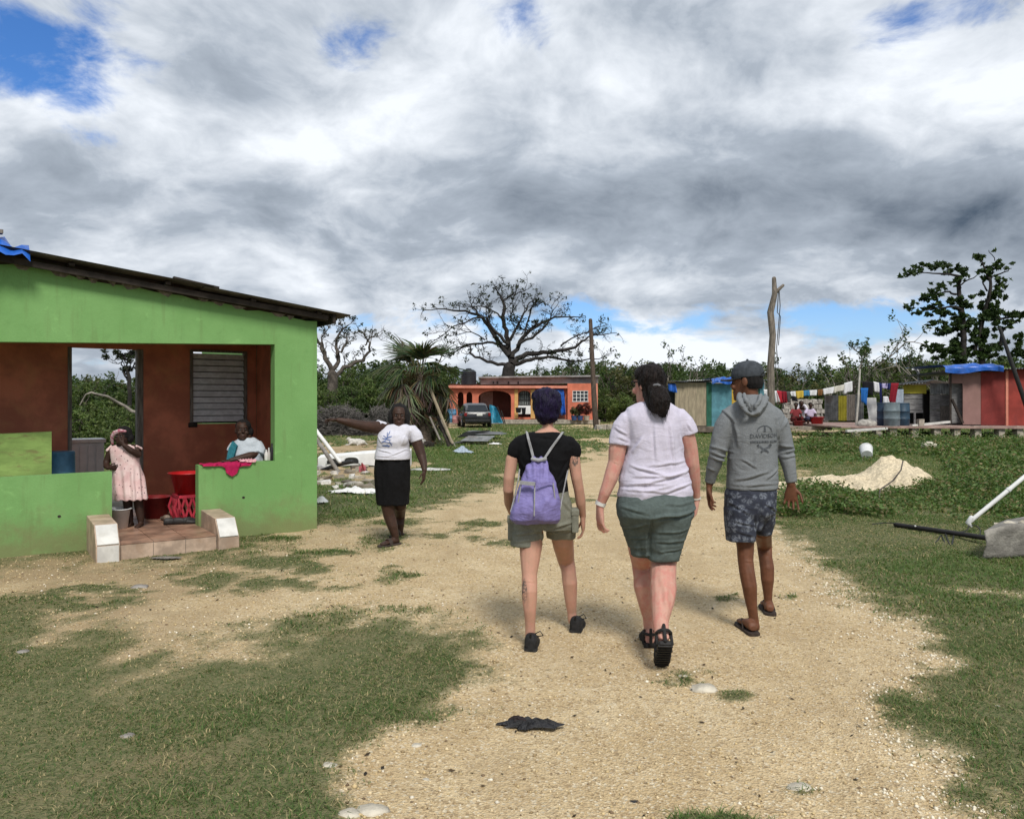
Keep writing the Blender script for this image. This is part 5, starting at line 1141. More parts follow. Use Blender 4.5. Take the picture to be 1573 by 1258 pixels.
def pointing():
    d = 8.35; p = person(d, 605, 'woman in printed white tee and black skirt pointing with an outstretched arm'); m = MB()
    F1, F2 = G(600, 838), G(614, 824); F1.z = szf(F1.x, F1.y)+.018; F2.z = szf(F2.x, F2.y)+.018
    m.loft(rings(d, [(585, 624, 745, .12), (585, 624, 705, .12), (588, 624, 685, .115), (588, 628, 668, .11), (594, 630, 658, .09), (603, 624, 653, .065), (606, 620, 649, .058), (606.5, 619.5, 642, .055)]), 18, p=2.2)
    rot, q = head(m, W(612.5, 638.5, d), yaw=math.pi+.20, pitch=.02, k=.96, nose=.8, jaw=1.08)
    # legs
    m.tube([W(595, 750, d), W(595.5, 776, d-.02), W(598, 792, F1.y+.05), W(603, 808, F1.y+.04), W(607, 822, F1.y+.05), W(607.5, 830, F1.y+.06)], [.085, .072, .064, .055, .040, .036], 14)
    m.tube([W(613, 750, d+.04), W(614.5, 776, d+.08), W(614.5, 790, F2.y), W(614, 805, F2.y-.01), W(614, 815, F2.y), W(614.5, 820, F2.y)], [.085, .068, .060, .052, .040, .036], 14)
    foot(m, W(607.5, 830, F1.y+.06), (F1.x+.07, F1.y+.08, F1.z), (F1.x-.09, F1.y-.09, F1.z), .09); foot(m, W(614.5, 820, F2.y), (F2.x+.01, F2.y+.06, F2.z), (F2.x-.06, F2.y-.13, F2.z), .09)
    # raised arm (towards picture left) and hanging arm
    m.tube([W(592, 658, d), W(580, 656.5, d-.04), W(562, 655, d-.12), W(548, 652, d-.17), W(532, 648, d-.22), W(520, 645.5, d-.25)], [.062, .068, .060, .050, .040, .028], 14)
    hand(m, W(520, 645.5, d-.25), (-1, -.25, .06), (0, -.35, -1), (0, -1, .1), curl=.75, L=.165)
    m.tube([W(634, 662, d), W(639, 675, d), W(645, 692, d-.02), W(648, 702, d-.04), W(651, 713, d-.10), W(652, 722, d-.15)], [.060, .062, .054, .048, .038, .027], 14)
    hand(m, W(652, 722.5, d-.15), (-.08, -.12, -1), (-1, .2, 0), (0, -1, 0), curl=.4, L=.165)
    fused(m, 'body', M_SKD, p, .0055, 3); face(p, q, rot, .96)
    sh = MB(); wt = mat_cloth('white_tee', (.60, .60, .66), .06, fold=.7, mottled=(.54, .54, .61))
    sh.loft(rings(d, [(575.5, 631, 705, .172), (576, 631, 698, .168), (578.5, 629, 688, .150), (580, 628.5, 678, .160, -.015), (580.5, 631, 668, .150, -.01), (583, 635, 661, .12), (592, 632, 655, .10), (601, 625, 651.5, .08)]), 26, p=2.35)
    sh.tube([W(597, 660, d), W(590, 657.5, d), W(582, 656, d-.02), W(578.5, 655, d-.04)], [.05, .068, .071, .073], 16, rnd='start')
    sh.tube([W(626, 661, d), W(633, 661, d), W(638, 668, d), W(641, 677, d)], [.052, .064, .070, .073], 16, rnd='start')
    sh.ball(W(594, 676, d-.09), (.085, .075, .075), 14, 10); sh.ball(W(615, 676, d-.09), (.085, .075, .075), 14, 10)
    shirt = fused(sh, 'shirt', wt, p, .0065, 5, creases(d, [(584, 690, 606, 694, 1.2, .008), (600, 698, 628, 690, 1.2, .008), (583, 668, 590, 680, 1.2, .008), (626, 668, 620, 682, 1.2, .008), (606, 660, 606, 680, 1.5, -.006), (582, 700, 612, 700, 1.2, .006)]))
    sk = MB(); bk = mat_cloth('black_skirt', (.007, .007, .008), .2)
    sk.loft(rings(d, [(580, 627.5, 696, .13), (577, 629.5, 708, .150), (575.5, 630.5, 724, .165, .01), (576, 629, 745, .155, .02), (577.5, 628, 762, .145, .03), (579, 627.5, 775, .14, .035)]), 26, p=2.3)
    fused(sk, 'skirt', bk, p, .008, 3, wr((.008, 11, 11, 2.5, 33)))
    hm = MB()
    hm.ball(W(613, 633, d+.03), (.094, .100, .098), 18, 12); hm.ball(W(601.5, 640, d+.03), (.042, .07, .085), 12, 8); hm.ball(W(624.5, 641, d+.04), (.042, .07, .09), 12, 8); hm.ball(W(613, 643, d+.06), (.085, .055, .10), 14, 10)
    fused(hm, 'hair', M_HAIRBLK, p, .006, 2, lambda co, nr: .008*fbm(co[:, 0]*35, co[:, 1]*35, co[:, 2]*12, 26, 3))
    # blue print: loose leaf-like strokes
    ink = mat('blue_print', (.11, .17, .38), .9, .3, 30, 0)
    from mathutils.bvhtree import BVHTree
    me = shirt.data; bvh = BVHTree.FromPolygons([v_.co.copy() for v_ in me.vertices], [list(pl_.vertices) for pl_ in me.polygons]); b = wloc(p); rr = random.Random(3); m_ = MB()
    for (u0, v0, u1, v1, w_) in ((598, 663, 599, 672, .7), (602, 661, 600, 668, .6), (591, 672, 604, 675, .8), (589, 679, 597, 675, .7), (596, 672, 606, 669, .8), (590, 683, 603, 684, 1.0), (593, 677, 607, 680, .5), (602, 676, 606, 684, .6), (598, 681, 601, 686, .6), (592, 668, 597, 671, .5)):
        for k in range(5):
            qd = []
            for a, sg in ((k/5, -1), ((k+1)/5, -1), ((k+1)/5, 1), (k/5, 1)):
                dx, dy = u1-u0, v1-v0; L = math.hypot(dx, dy); w2 = w_*(.5+.6*math.sin(math.pi*a)); pt = W(u0+dx*a-dy/L*w2*sg, v0+dy*a+dx/L*w2*sg, d); hit = bvh.ray_cast(Vector((pt.x, pt.y-1, pt.z))-b, Vector((0, 1, 0)))[0]
                qd.append((hit+b if hit is not None else pt)+Vector((0, -.004, 0)))
            m_.add(qd, [(0, 1, 2, 3)])
    setp(m_.build('print', ink, shirt), kind='stuff')
    ff = mat('worn_brown_slipper', (.045, .032, .026), .8, .3, 20, .2)
    for (f_, hx, hy, tx, ty) in ((F1, .085, .095, -.11, -.11), (F2, .015, .08, -.07, -.16)):
        h_ = Vector((f_.x+hx, f_.y+hy, f_.z-.018)); t_ = Vector((f_.x+tx, f_.y+ty, f_.z-.018)); f = t_-h_; L = f.length; f.normalize(); s = f.cross(Vector((0, 0, 1))); w = .11
        pl = ((-.01, .45), (.04, .75), (.2, .8), (.4, .80), (.62, .98), (.82, 1.0), (.95, .7), (1.01, .35))
        o = MB().prism([h_+f*L*a+s*w/2*k for a, k in pl]+[h_+f*L*a-s*w/2*k for a, k in pl[::-1]], (0, 0, .02)).build('slipper', ff, p, bevel=.005)
        MB().tube([h_+f*L*.52+s*w*.5*math.cos(a)*.9+Vector((0, 0, .015+.06*math.sin(a)))+f*.0 for a in [math.pi*i/8 for i in range(9)]], .022, 8, flat=.3, ref=(0, 0, 1)).build('strap', ff, o)
pointing()
# -------------------------------------------------- girl on the step
def girl():
    d = 8.62; x = (207-CX)*d/FPX; z0 = CAMH-(811-HY)*d/FPX; zF2 = .153
    p = thing('person', (x, d, zF2), 'little girl in pale pink dress standing on the porch step', 'person'); m = MB()
    def P(u, v, y=0.0): q = W(u, v, d); return Vector((q.x, d+y, max(q.z-z0, 0)+zF2))
    def rg(u0, u1, v, dep, y=0.0): a, b = P(u0, v, y), P(u1, v, y); return ((a+b)/2, Vector(((b-a).length/2, 0, 0)), Vector((0, dep, 0)))
    m.loft([rg(180, 214, 760, .09), rg(178, 212, 725, .085), rg(175, 210, 705, .085), rg(174, 207, 693, .075), rg(184, 198, 688, .05), rg(185, 196, 682, .045)], 16)
    rot, q = head(m, P(189.5, 674, 0), yaw=math.pi-.15, pitch=.12, k=.86, nose=.7)
    m.tube([P(196, 745), P(196, 772), P(197, 784), P(199.5, 797), P(200.5, 804)], [.065, .052, .046, .038, .028], 12); m.tube([P(211, 745), P(212.5, 772), P(214, 786), P(216, 798), P(216.5, 806)], [.065, .052, .046, .038, .028], 12)
    foot(m, P(200.5, 803), P(200.5, 811, .05), P(199, 811, -.10)+Vector((0, 0, 0)), .065, .8, .06); foot(m, P(216.5, 805), P(216.5, 811, .03), P(217, 811, -.12), .065, .8, .06)
    m.tube([P(177, 692), P(169, 700), P(164.5, 712, -.01), P(167, 718, -.05), P(173, 720, -.10)], [.045, .042, .036, .033, .024], 12); hand(m, P(174, 720, -.105), (1, -.2, .0), (0, 1, .2), (0, 0, 1), L=.125, curl=.7, r=.010)
    m.tube([P(204, 691), P(212, 697), P(215.5, 701, -.03), P(208, 694, -.10), P(200, 686, -.13)], [.045, .044, .040, .034, .025], 12); hand(m, P(199, 685, -.13), (-.75, .05, .55), (0, .9, .2), (0, 0, 1), L=.125, curl=.6, r=.010)
    fused(m, 'body', M_SKD2, p, .0055, 3)
    face(p, q, rot, .86)
    dr = bpy.data.materials.new('pink_print_dress'); dr.use_nodes = True; t = NT(dr.node_tree); b = dr.node_tree.nodes['Principled BSDF']; v = t.new('ShaderNodeTexCoord').outputs['Object']
    c = t.mix(t.mapr(t.noise(v, 9, 3, .5), .4, .6), (.60, .40, .39), (.68, .52, .50)); c = t.mix(t.mapr(t.voro(v, 26), .24, .12), c, (.13, .06, .08))
    t.l.new(c, b.inputs['Base Color']); b.inputs['Roughness'].default_value = .9; t.l.new(t.bump(t.noise(t.mapping(v, (1, 1, .25)), 18, 3, .5), .6, .02), b.inputs['Normal'])
    dm = MB(); dm.loft([rg(177, 227, 769, .15, -.01), rg(176, 225, 760, .148, -.01), rg(175, 220, 740, .125), rg(173.5, 215, 720, .11), rg(172.5, 213, 712, .105), rg(171, 213, 702, .105), rg(169.5, 212, 694, .095), rg(172, 209, 688, .08), rg(181, 201, 685.5, .062)], 24, p=2.3)
    z_w = P(0, 715).z
    dress = fused(dm, 'dress', dr, p, .0065, 3, lambda co, nr: .011*np.clip((z_w-co[:, 2])/.15, 0, 1)*np.sin(co[:, 0]*70+co[:, 1]*60))
    fr = MB()
    for (u, s_) in ((171, -1), (210, 1)): fr.tube([P(u-4, 694, -.03), P(u, 688, 0), P(u+4, 692, .04)], .016, 8)
    setp(fr.build('sleeve_frill', dr, dress), kind='stuff')
    hm = MB(); hm.ball(P(189.5, 669, .015), (.085, .092, .088), 16, 10); hm.ball(P(181, 676, .02), (.032, .05, .055), 10, 8); hm.ball(P(199, 676, .02), (.034, .05, .055), 10, 8)
    hr = fused(hm, 'hair', M_HAIRBLK, p, .006, 2, lambda co, nr: .006*fbm(co[:, 0]*50, co[:, 1]*50, co[:, 2]*50, 26, 2))
    hb = MB(); hb.tube([P(174, 684, -.02), P(176, 673, -.055), P(182, 667, -.078), P(190, 664, -.082), P(197, 665, -.06)], [.016, .022, .026, .022, .014], 10, flat=.5); hb.build('headband', mat('pink_white_band', (.42, .12, .17), .7, .3, 40, .2, col2=(.65, .52, .54)), hr, smooth=True)
girl()
# -------------------------------------------------- woman seated behind the parapet
def seated():
    n = .55; s_, k = hs(376, n); d = k; zs = zF+.44
    p = thing('person', H(s_, zF, n), 'woman in white and teal top sitting behind the porch parapet', 'person'); m = MB()
    def P(u, v, y=0.0): return W(u, v, d)+Vector((0, y, 0))
    def rg(u0, u1, v, dep, y=0.0): a, b = P(u0, v, y), P(u1, v, y); return ((a+b)/2, Vector(((b-a).length/2, 0, 0)), Vector((0, dep, 0)))
    bz = P(378, 735).z
    m.loft([rg(355, 404, 738, .15, .02), rg(357, 403, 715, .13, .02), rg(358, 402, 695, .12), rg(362, 397, 680, .10), rg(370, 388, 674, .06), rg(371, 385, 668, .052)], 18)
    rot, q = head(m, P(372.5, 661, -.01), yaw=math.pi+.45, pitch=.10, k=1.0, nose=.85, jaw=1.08)
    # thighs, shins, feet on the porch floor
    fx = Vector((-.35, -.20, 0)); hip = P(380, 738, .02)
    for sg in (-1, 1):
        o_ = Vector((.10*sg, .03*sg, 0)); hp = hip+o_; kn = hp+fx+Vector((0, 0, .02)); an = Vector((kn.x-.02, kn.y, zF+.08))
        m.tube([hp, (hp+kn)/2, kn], [.095, .085, .065], 12); m.tube([kn, (kn+an)/2+Vector((.03, .02, .02)), an], [.062, .055, .036], 12); foot(m, an, an+Vector((.05, .03, -.076)), an+Vector((-.15, -.09, -.076)), .09)
    m.tube([P(395, 684, 0), P(398, 695, -.03), P(389, 700, -.12), P(376, 703, -.20), P(366, 705, -.25)], [.05, .055, .055, .045, .03], 12); hand(m, P(365, 705, -.25), (-1, -.25, -.1), (0, 0, -1), (0, -1, 0), curl=.5, L=.165)
    m.tube([P(362, 684, 0), P(354, 697, -.02), P(352, 712, -.06), P(358, 724, -.14)], [.048, .045, .040, .03], 12); hand(m, P(358, 724, -.14), (.4, -.8, -.3), (0, 0, -1), (1, 0, 0), curl=.5, L=.165)
    fused(m, 'body', M_SKD, p, .006, 3); face(p, q, rot)
    sh = MB(); sh.loft([rg(353, 406, 742, .165, .02), rg(354, 405.5, 715, .15, .02), rg(354, 405, 698, .14), rg(355, 402, 686, .125), rg(361, 397, 677, .10), rg(368, 390, 672.5, .075)], 22, p=2.3)
    sh.tube([P(390, 684), P(396, 684), P(400, 692, -.02), P(399, 697, -.05)], [.055, .066, .070, .072], 14, rnd='start'); sh.tube([P(366, 683), P(360, 685), P(355.5, 694, -.01)], [.05, .058, .06], 14, rnd='start')
    top = fused(sh, 'shirt', mat_cloth('white_teal_top', (.50, .54, .58), .12, mottled=(.40, .46, .52)), p, .007, 4, wr((.005, 8, 8, 12, 91)))
    vm = MB(); vm.add([P(363, 677, -.14), P(371, 684, -.17), P(366, 705, -.19), P(356, 705, -.175), P(358, 688, -.155)], [(0, 1, 2, 3, 4)]); vm2 = MB().prism([v_ for v_ in vm.v], Vector((0, .05, 0))); vm2.build('front_panel', mat_cloth('teal', (.03, .16, .20), .15), top)
    sk = MB()
    for sg in (-1, 1):
        hp = hip+Vector((.10*sg, .03*sg, 0)); sk.tube([hp, hp+fx*.6, hp+fx*1.02], [.13, .115, .09], 14)
    fused(sk, 'skirt', mat_cloth('dark_skirt', (.03, .03, .05), .2), p, .009, 3)
    hm = MB(); hm.ball(P(373, 655.5, .02), (.092, .098, .094), 16, 12); hm.ball(P(380, 664, .05), (.06, .06, .07), 12, 8); fused(hm, 'hair', M_HAIRBLK, p, .006, 2, lambda co, nr: .008*fbm(co[:, 0]*40, co[:, 1]*40, co[:, 2]*40, 26, 2))
    # stool she sits on
    c = Vector((hip.x, hip.y+.02, zF+.004)); st = thing('stool', c, 'low wooden stool under the woman behind the parapet', 'stool'); zt = hip.z-.115
    MB().box((c.x, c.y, zt), (.42, .36, .035), .4).build('seat', M_GREYWOOD, st)
    for sx in (-1, 1):
        for sy in (-1, 1): MB().bar((c.x+sx*.15, c.y+sy*.13, c.z), (c.x+sx*.13, c.y+sy*.11, zt-.017), .04).build('leg', M_GREYWOOD, st)
seated()
# -------------------------------------------------- people washing clothes by the far fence
def far_person(u, v, d, pose, top, bottom, label, k=1.0, face_yaw=math.pi):
    base = W(u, v, d); p = thing('person', base, label, 'person', None); m = MB(); z = base.z; x = base.x
    def P(dx, dy, dz): return Vector((x+dx*k, d+dy*k, z+dz*k))
    if pose == 'bend':      # standing, bending over a basin
        hipz = .85; sh_ = P(-.18, -.32, 1.08); hp = P(0, 0, hipz)
        for sg in (-1, 1): m.tube([P(.09*sg, 0, hipz), P(.10*sg, -.03, .45), P(.10*sg, .02, .08)], [.10, .07, .045], 10); foot(m, P(.1*sg, .02, .08), P(.1*sg, .06, 0), P(.1*sg, -.18, 0), .09)
        m.loft([(hp, Vector((.17, 0, 0)), Vector((0, .11, .03))), ((hp+sh_)/2, Vector((.15, 0, 0)), Vector((0, .08, .08))), (sh_, Vector((.18, 0, 0)), Vector((0, .05, .09)))], 14)
        head(m, sh_+Vector((-.06, -.14, .10)), yaw=face_yaw, pitch=-.5)
        for sg in (-1, 1): m.tube([sh_+Vector((.17*sg, 0, 0)), sh_+Vector((.19*sg, -.12, -.24)), sh_+Vector((.10*sg, -.20, -.45))], [.05, .04, .03], 10); hand(m, sh_+Vector((.10*sg, -.20, -.46)), (0, -.3, -1), (-sg, 0, 0), (0, -1, 0), curl=.5)
        hc = sh_+Vector((-.06, -.11, .14)); tr = [(hp+Vector((0, 0, -.03)), .19, .14), ((hp+sh_)/2, .175, .125), (sh_+Vector((0, -.02, .03)), .21, .10)]
    else:                   # sitting on a low stool
        hipz = .34; hp = P(0, 0, hipz); sh_ = P(0, -.10, .80)
        for sg in (-1, 1): kn = P(.20*sg, -.38, .40); m.tube([P(.10*sg, 0, hipz), kn], [.10, .07], 10); m.tube([kn, P(.18*sg, -.34, .08)], [.065, .04], 10); foot(m, P(.18*sg, -.34, .08), P(.18*sg, -.30, 0), P(.2*sg, -.52, 0), .09)
        m.loft([(hp, Vector((.18, 0, 0)), Vector((0, .13, 0))), ((hp+sh_)/2, Vector((.16, 0, 0)), Vector((0, .12, 0))), (sh_, Vector((.18, 0, 0)), Vector((0, .09, 0)))], 14)
        m.tube([sh_, sh_+Vector((0, -.05, .12))], .05, 10); head(m, sh_+Vector((0, -.07, .22)), yaw=face_yaw, pitch=-.35)
        for sg in (-1, 1): m.tube([sh_+Vector((.18*sg, 0, -.02)), sh_+Vector((.24*sg, -.12, -.24)), sh_+Vector((.09*sg, -.33, -.32))], [.05, .042, .03], 10); hand(m, sh_+Vector((.09*sg, -.34, -.32)), (0, -1, -.3), (-sg, 0, 0), (0, 0, 1), curl=.5)
        hc = sh_+Vector((0, -.05, .27)); tr = [(hp+Vector((0, 0, -.06)), .21, .16), ((hp+sh_)/2, .185, .15), (sh_+Vector((0, 0, .03)), .205, .11)]
    fused(m, 'body', M_SKD, p, .012, 2)
    s2 = MB(); s2.loft([(c, Vector((w_, 0, 0)), Vector((0, q, 0))) for c, w_, q in tr], 16, p=2.4)
    for sg in (-1, 1): s2.tube([tr[2][0]+Vector((.14*sg, 0, -.03)), tr[2][0]+Vector((.22*sg, -.04, -.16))], [.075, .075], 10)
    fused(s2, 'shirt', mat_cloth('tee_'+label[:6], top, .08), p, .012, 2)
    s3 = MB()
    if pose == 'bend': s3.loft([(P(0, 0, .90), Vector((.19, 0, 0)), Vector((0, .14, 0))), (P(0, 0, .45), Vector((.22, 0, 0)), Vector((0, .17, 0)))], 16)
    else:
        for sg in (-1, 1): s3.tube([P(.09*sg, .02, hipz), P(.20*sg, -.38, .41)], [.135, .10], 12)
    fused(s3, 'skirt' if pose == 'bend' else 'trousers', mat_cloth('low_'+label[:6], bottom, .08), p, .014, 2)
    hm = MB().ball(hc, (.10, .105, .10), 12, 8); fused(hm, 'hair', M_HAIRBLK, p, .012, 1)
    return p
# ================================================================ ORANGE HOUSE AND CAR
M_ORANGE = mat('orange_paint', (.54, .155, .092), .8, .14, 2, .2, 20, .01, stain=(.40, .13, .075), stain_scale=.8, stain_amt=.5)
M_SALMON = mat('salmon_paint', (.60, .23, .16), .8, .12, 2, .2, 20, .01, stain=(.42, .20, .15), stain_scale=.8, stain_amt=.5)
M_YELTRIM = mat('yellow_trim', (.58, .34, .12), .8, .12, 3, .1)
M_ROOFGREY = mat('weathered_roof_slab', (.27, .265, .26), .9, .25, 1.2, .3, 10, .02, stain=(.11, .108, .105), stain_scale=.9, stain_amt=.6)
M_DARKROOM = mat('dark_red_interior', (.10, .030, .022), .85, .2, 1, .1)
M_GLASSD = mat('dark_glass', (.02, .025, .03), .08, .2, 1, 0, spec=.6)
M_WHITE = mat('white_paint', (.70, .70, .69), .55, .06, 5, .05)
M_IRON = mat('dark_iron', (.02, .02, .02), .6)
def strips(m, d, th, u0, u1, vt, vb, ops):
    """wall seen between pixel columns with openings (u0,u1,vtop,vbot,arch)"""
    x = u0
    def q(a, b, v0, v1): m.prism([W(a, v1, d), W(b, v1, d), W(b, v0, d), W(a, v0, d)], (0, th, 0))
    for (a, b, v0, v1, arch) in sorted(ops):
        if a > x: q(x, a, vt, vb)
        if v1 < vb: q(a, b, v1, vb)
        if arch:
            n = 10; c = (a+b)/2; r = (b-a)/2
            for k in range(n):
                t0, t1 = math.pi*(1-k/n), math.pi*(1-(k+1)/n)
                ua, ub = c+r*math.cos(t0), c+r*math.cos(t1); va, vb_ = v0+arch*(1-math.sin(t0)), v0+arch*(1-math.sin(t1))
                m.prism([W(ua, va, d), W(ub, vb_, d), W(ub, vt, d), W(ua, vt, d)], (0, th, 0))
        else: q(a, b, vt, v0)
        x = b
    if x < u1: q(x, u1, vt, vb)
    return m
oh = thing('orange_house', W(806, 648, 56), 'low orange house with arched porch and flat grey roof', 'house')
D0 = 55.0
strips(MB(), D0, .2, 691, 872, 596, 644, [(703, 712, 602, 644, 6), (716.5, 725.5, 602, 644, 6), (735, 785, 600, 641, 10), (796, 815, 600, 641, 6), (822, 868, 601, 644, 4)]).build('porch_wall', M_ORANGE, oh)
for (a, b) in ((790, 796), (815, 822)): MB().prism([W(a+.3, 643, D0-.04), W(b-.3, 643, D0-.04), W(b-.3, 598, D0-.04), W(a+.3, 598, D0-.04)], (0, .035, 0)).build('pilaster', M_YELTRIM, oh)
MB().prism([W(689, 596, D0-.35), W(872, 596.5, D0-.35), W(872, 592.5, D0-.35), W(689, 592, D0-.35)], (0, 2.6, 0)).build('porch_roof', M_SALMON, oh)
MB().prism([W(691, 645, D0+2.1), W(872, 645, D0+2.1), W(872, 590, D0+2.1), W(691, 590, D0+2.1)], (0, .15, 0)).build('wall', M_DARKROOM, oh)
MB().prism([W(738, 642, D0+2.0), W(757, 642, D0+2.0), W(757, 602, D0+2.0), W(738, 602, D0+2.0)], (0, .08, 0)).build('door_panel', mat('dusty_pink_door', (.33, .20, .18), .8), oh)
# right-hand block with six-pane window
D1 = 54.6
strips(MB(), D1, .22, 872, 918, 589, 646, [(879.5, 903.5, 600, 616.5, 0)]).build('wall', M_ORANGE, oh)
MB().prism([W(910, 646, D1-.03), W(918.2, 646, D1-.03), W(918.2, 589, D1-.03), W(910, 589, D1-.03)], (0, .028, 0)).build('pilaster', M_SALMON, oh)
MB().prism([W(918, 646, D1+.22), W(918, 646, D1+6), W(918, 589, D1+6), W(918, 589, D1+.22)], (-.2, 0, 0)).build('wall', M_ORANGE, oh)
MB().prism([W(691, 646, D0+.2), W(691, 646, D0+6), W(691, 594, D0+6), W(691, 594, D0+.2)], (.2, 0, 0)).build('wall', M_SALMON, oh)
wn = MB().prism([W(879, 617.2, D1-.03), W(904, 617.2, D1-.03), W(904, 616.2, D1-.03), W(879, 616.2, D1-.03)], (0, .2, 0)).build('window', M_WHITE, oh)
for k in range(5): u = 879.8+5.85*k; MB().prism([W(u-.45, 616.2, D1+.02), W(u+.45, 616.2, D1+.02), W(u+.45, 600.2, D1+.02), W(u-.45, 600.2, D1+.02)], (0, .05, 0)).build('bar', M_WHITE, wn)
for v in (600.5, 605.6, 611): MB().prism([W(879.5, v+.4, D1+.01), W(903.5, v+.4, D1+.01), W(903.5, v-.4, D1+.01), W(879.5, v-.4, D1+.01)], (0, .05, 0)).build('bar', M_WHITE, wn)
for i in range(4):
    for j in range(3):
        ua = 880.2+5.85*i; va = (601, 606.1, 611.5)[j]; vb_ = (605.1, 610.5, 616)[j]
        MB().prism([W(ua, vb_, D1+.08), W(ua+5, vb_, D1+.08), W(ua+5, va, D1+.08), W(ua, va, D1+.08)], (0, .02, 0)).build('pane', M_GLASSD, wn)
# arched window with iron grille on the porch
aw = MB().prism([W(797, 622, D0+.32), W(814, 622, D0+.32), W(814, 600, D0+.32), W(797, 600, D0+.32)], (0, .05, 0)).build('window', mat('grey_panes', (.20, .22, .21), .4), oh)
for u in (799, 802, 805.5, 809, 812): MB().bar(W(u, 622, D0+.26), W(u, 601, D0+.26), .05).build('grille_bar', M_IRON, aw)
for v in (606, 614): MB().bar(W(797, v, D0+.25), W(814, v, D0+.25), .05).build('grille_bar', M_IRON, aw)
MB().prism([W(796, 636, D0-.06), W(815, 636, D0-.06), W(815, 623, D0-.06), W(796, 623, D0-.06)], (0, .25, 0)).build('parapet', M_WHITE, oh)
# upper grey roof slab and its weathered fascia
MB().prism([W(738, 590.5, D0+1.4), W(919, 588.5, D0+1.4), W(919, 579, D0+1.4), W(738, 581, D0+1.4)], (0, .3, 0)).build('roof_fascia', M_ROOFGREY, oh)
MB().prism([W(735, 580.8, D0+1.0), W(921, 578.6, D0+1.0), W(921, 576.2, D0+1.0), W(735, 578.6, D0+1.0)], (0, 6.2, 0)).build('roof', M_ROOFGREY, oh)
for u in (758, 764, 781, 796): MB().prism([W(u-1.2, 589.5, D0+1.37), W(u+1.2, 589.5, D0+1.37), W(u+1.0, 586, D0+1.37), W(u-1.0, 586, D0+1.37)], (0, .02, 0)).build('vent_hole', M_IRON, oh)
MB().prism([W(690, 651, D0-1.2), W(922, 651, D0-1.2), W(922, 645, D0-1.2), W(690, 645, D0-1.2)], (0, 8.5, 0)).build('plinth', M_SLAB, oh)
# black water tank
tk = thing('water_tank', W(720, 592, D0+1.2), 'black ribbed plastic water tank on the orange porch roof', 'tank'); c = W(720, 591.6, D0+1.2); M_TANK = mat('black_plastic', (.014, .017, .022), .5, .2, 4, .05)
pf = [(.52, 0)]
for k in range(7): pf += [(.53, .02+k*.135), (.555, .05+k*.135), (.555, .09+k*.135), (.53, .12+k*.135)]
MB().lathe(c, pf+[(.50, 1.0), (.35, 1.10), (.2, 1.13)], 28).build('drum', M_TANK, tk); MB().lathe(c+Vector((0, 0, 1.13)), [(.2, 0), (.2, .06), (.02, .08)], 20).build('lid', M_TANK, tk)
# tarp and washing hanging at the porch
def hang(name, d, poly, mt, label, cat, group=None, wave=.03, seed=1, th=.012, nx=8):
    """cloth hanging from a line: quad poly (top-left, top-right, bottom-right, bottom-left) in pixels, waved, thin solid"""
    (a, b, c, e) = poly; r = random.Random(seed); V = []; F = []; ny = 8; ph = r.random()*6
    for j in range(ny+1):
        for i in range(nx+1):
            s, t = i/nx, j/ny
            u = (a[0]*(1-s)+b[0]*s)*(1-t)+(e[0]*(1-s)+c[0]*s)*t; v = (a[1]*(1-s)+b[1]*s)*(1-t)+(e[1]*(1-s)+c[1]*s)*t
            if j == ny: v += r.uniform(-.5, .5)
            V.append(W(u, v, d)+Vector((0, wave*math.sin(s*9+ph+t*1.5)*(.25+t), 0)))
    n = len(V); V += [p_+Vector((0, th, 0)) for p_ in V]; w = nx+1
    for j in range(ny):
        for i in range(nx): q = j*w+i; F += [(q, q+1, q+w+1, q+w), (n+q, n+q+w, n+q+w+1, n+q+1)]
    bd = [i for i in range(nx)]; 
    for i in range(nx): F += [(i, n+i, n+i+1, i+1), (ny*w+i, ny*w+i+1, n+ny*w+i+1, n+ny*w+i)]
    for j in range(ny): F += [(j*w, (j+1)*w, n+(j+1)*w, n+j*w), (j*w+nx, n+j*w+nx, n+(j+1)*w+nx, (j+1)*w+nx)]
    o = MB().add(V, F).build(name, mt, None, base=W((a[0]+b[0])/2, a[1], d), smooth=True); return setp(o, label, cat, group)
hang('tarp', D0-.15, [(850, 598), (866, 598), (869, 637), (862, 638)], M_TARP, 'blue tarp hanging at the porch of the orange house', 'tarp', wave=.12)
hang('blanket', D0-.16, [(823, 598), (848, 598), (846, 612), (825, 611)], mat_cloth('dark_blanket', (.02, .02, .025)), 'dark blanket hung across the orange porch opening', 'blanket', wave=.06)
for i, (u0, u1, v0, v1) in enumerate(((792, 801, 626, 634), (801, 808, 626, 637))):
    hang('cloth', D0-.45, [(u0, v0), (u1, v0), (u1-1, v1), (u0+1, v1)], mat_cloth('dark_cloth%d' % i, (.012, .012, .014)), ('black cloth hung wide over the white porch parapet', 'narrower black cloth beside it on the white porch parapet')[i], 'cloth', wave=.04)
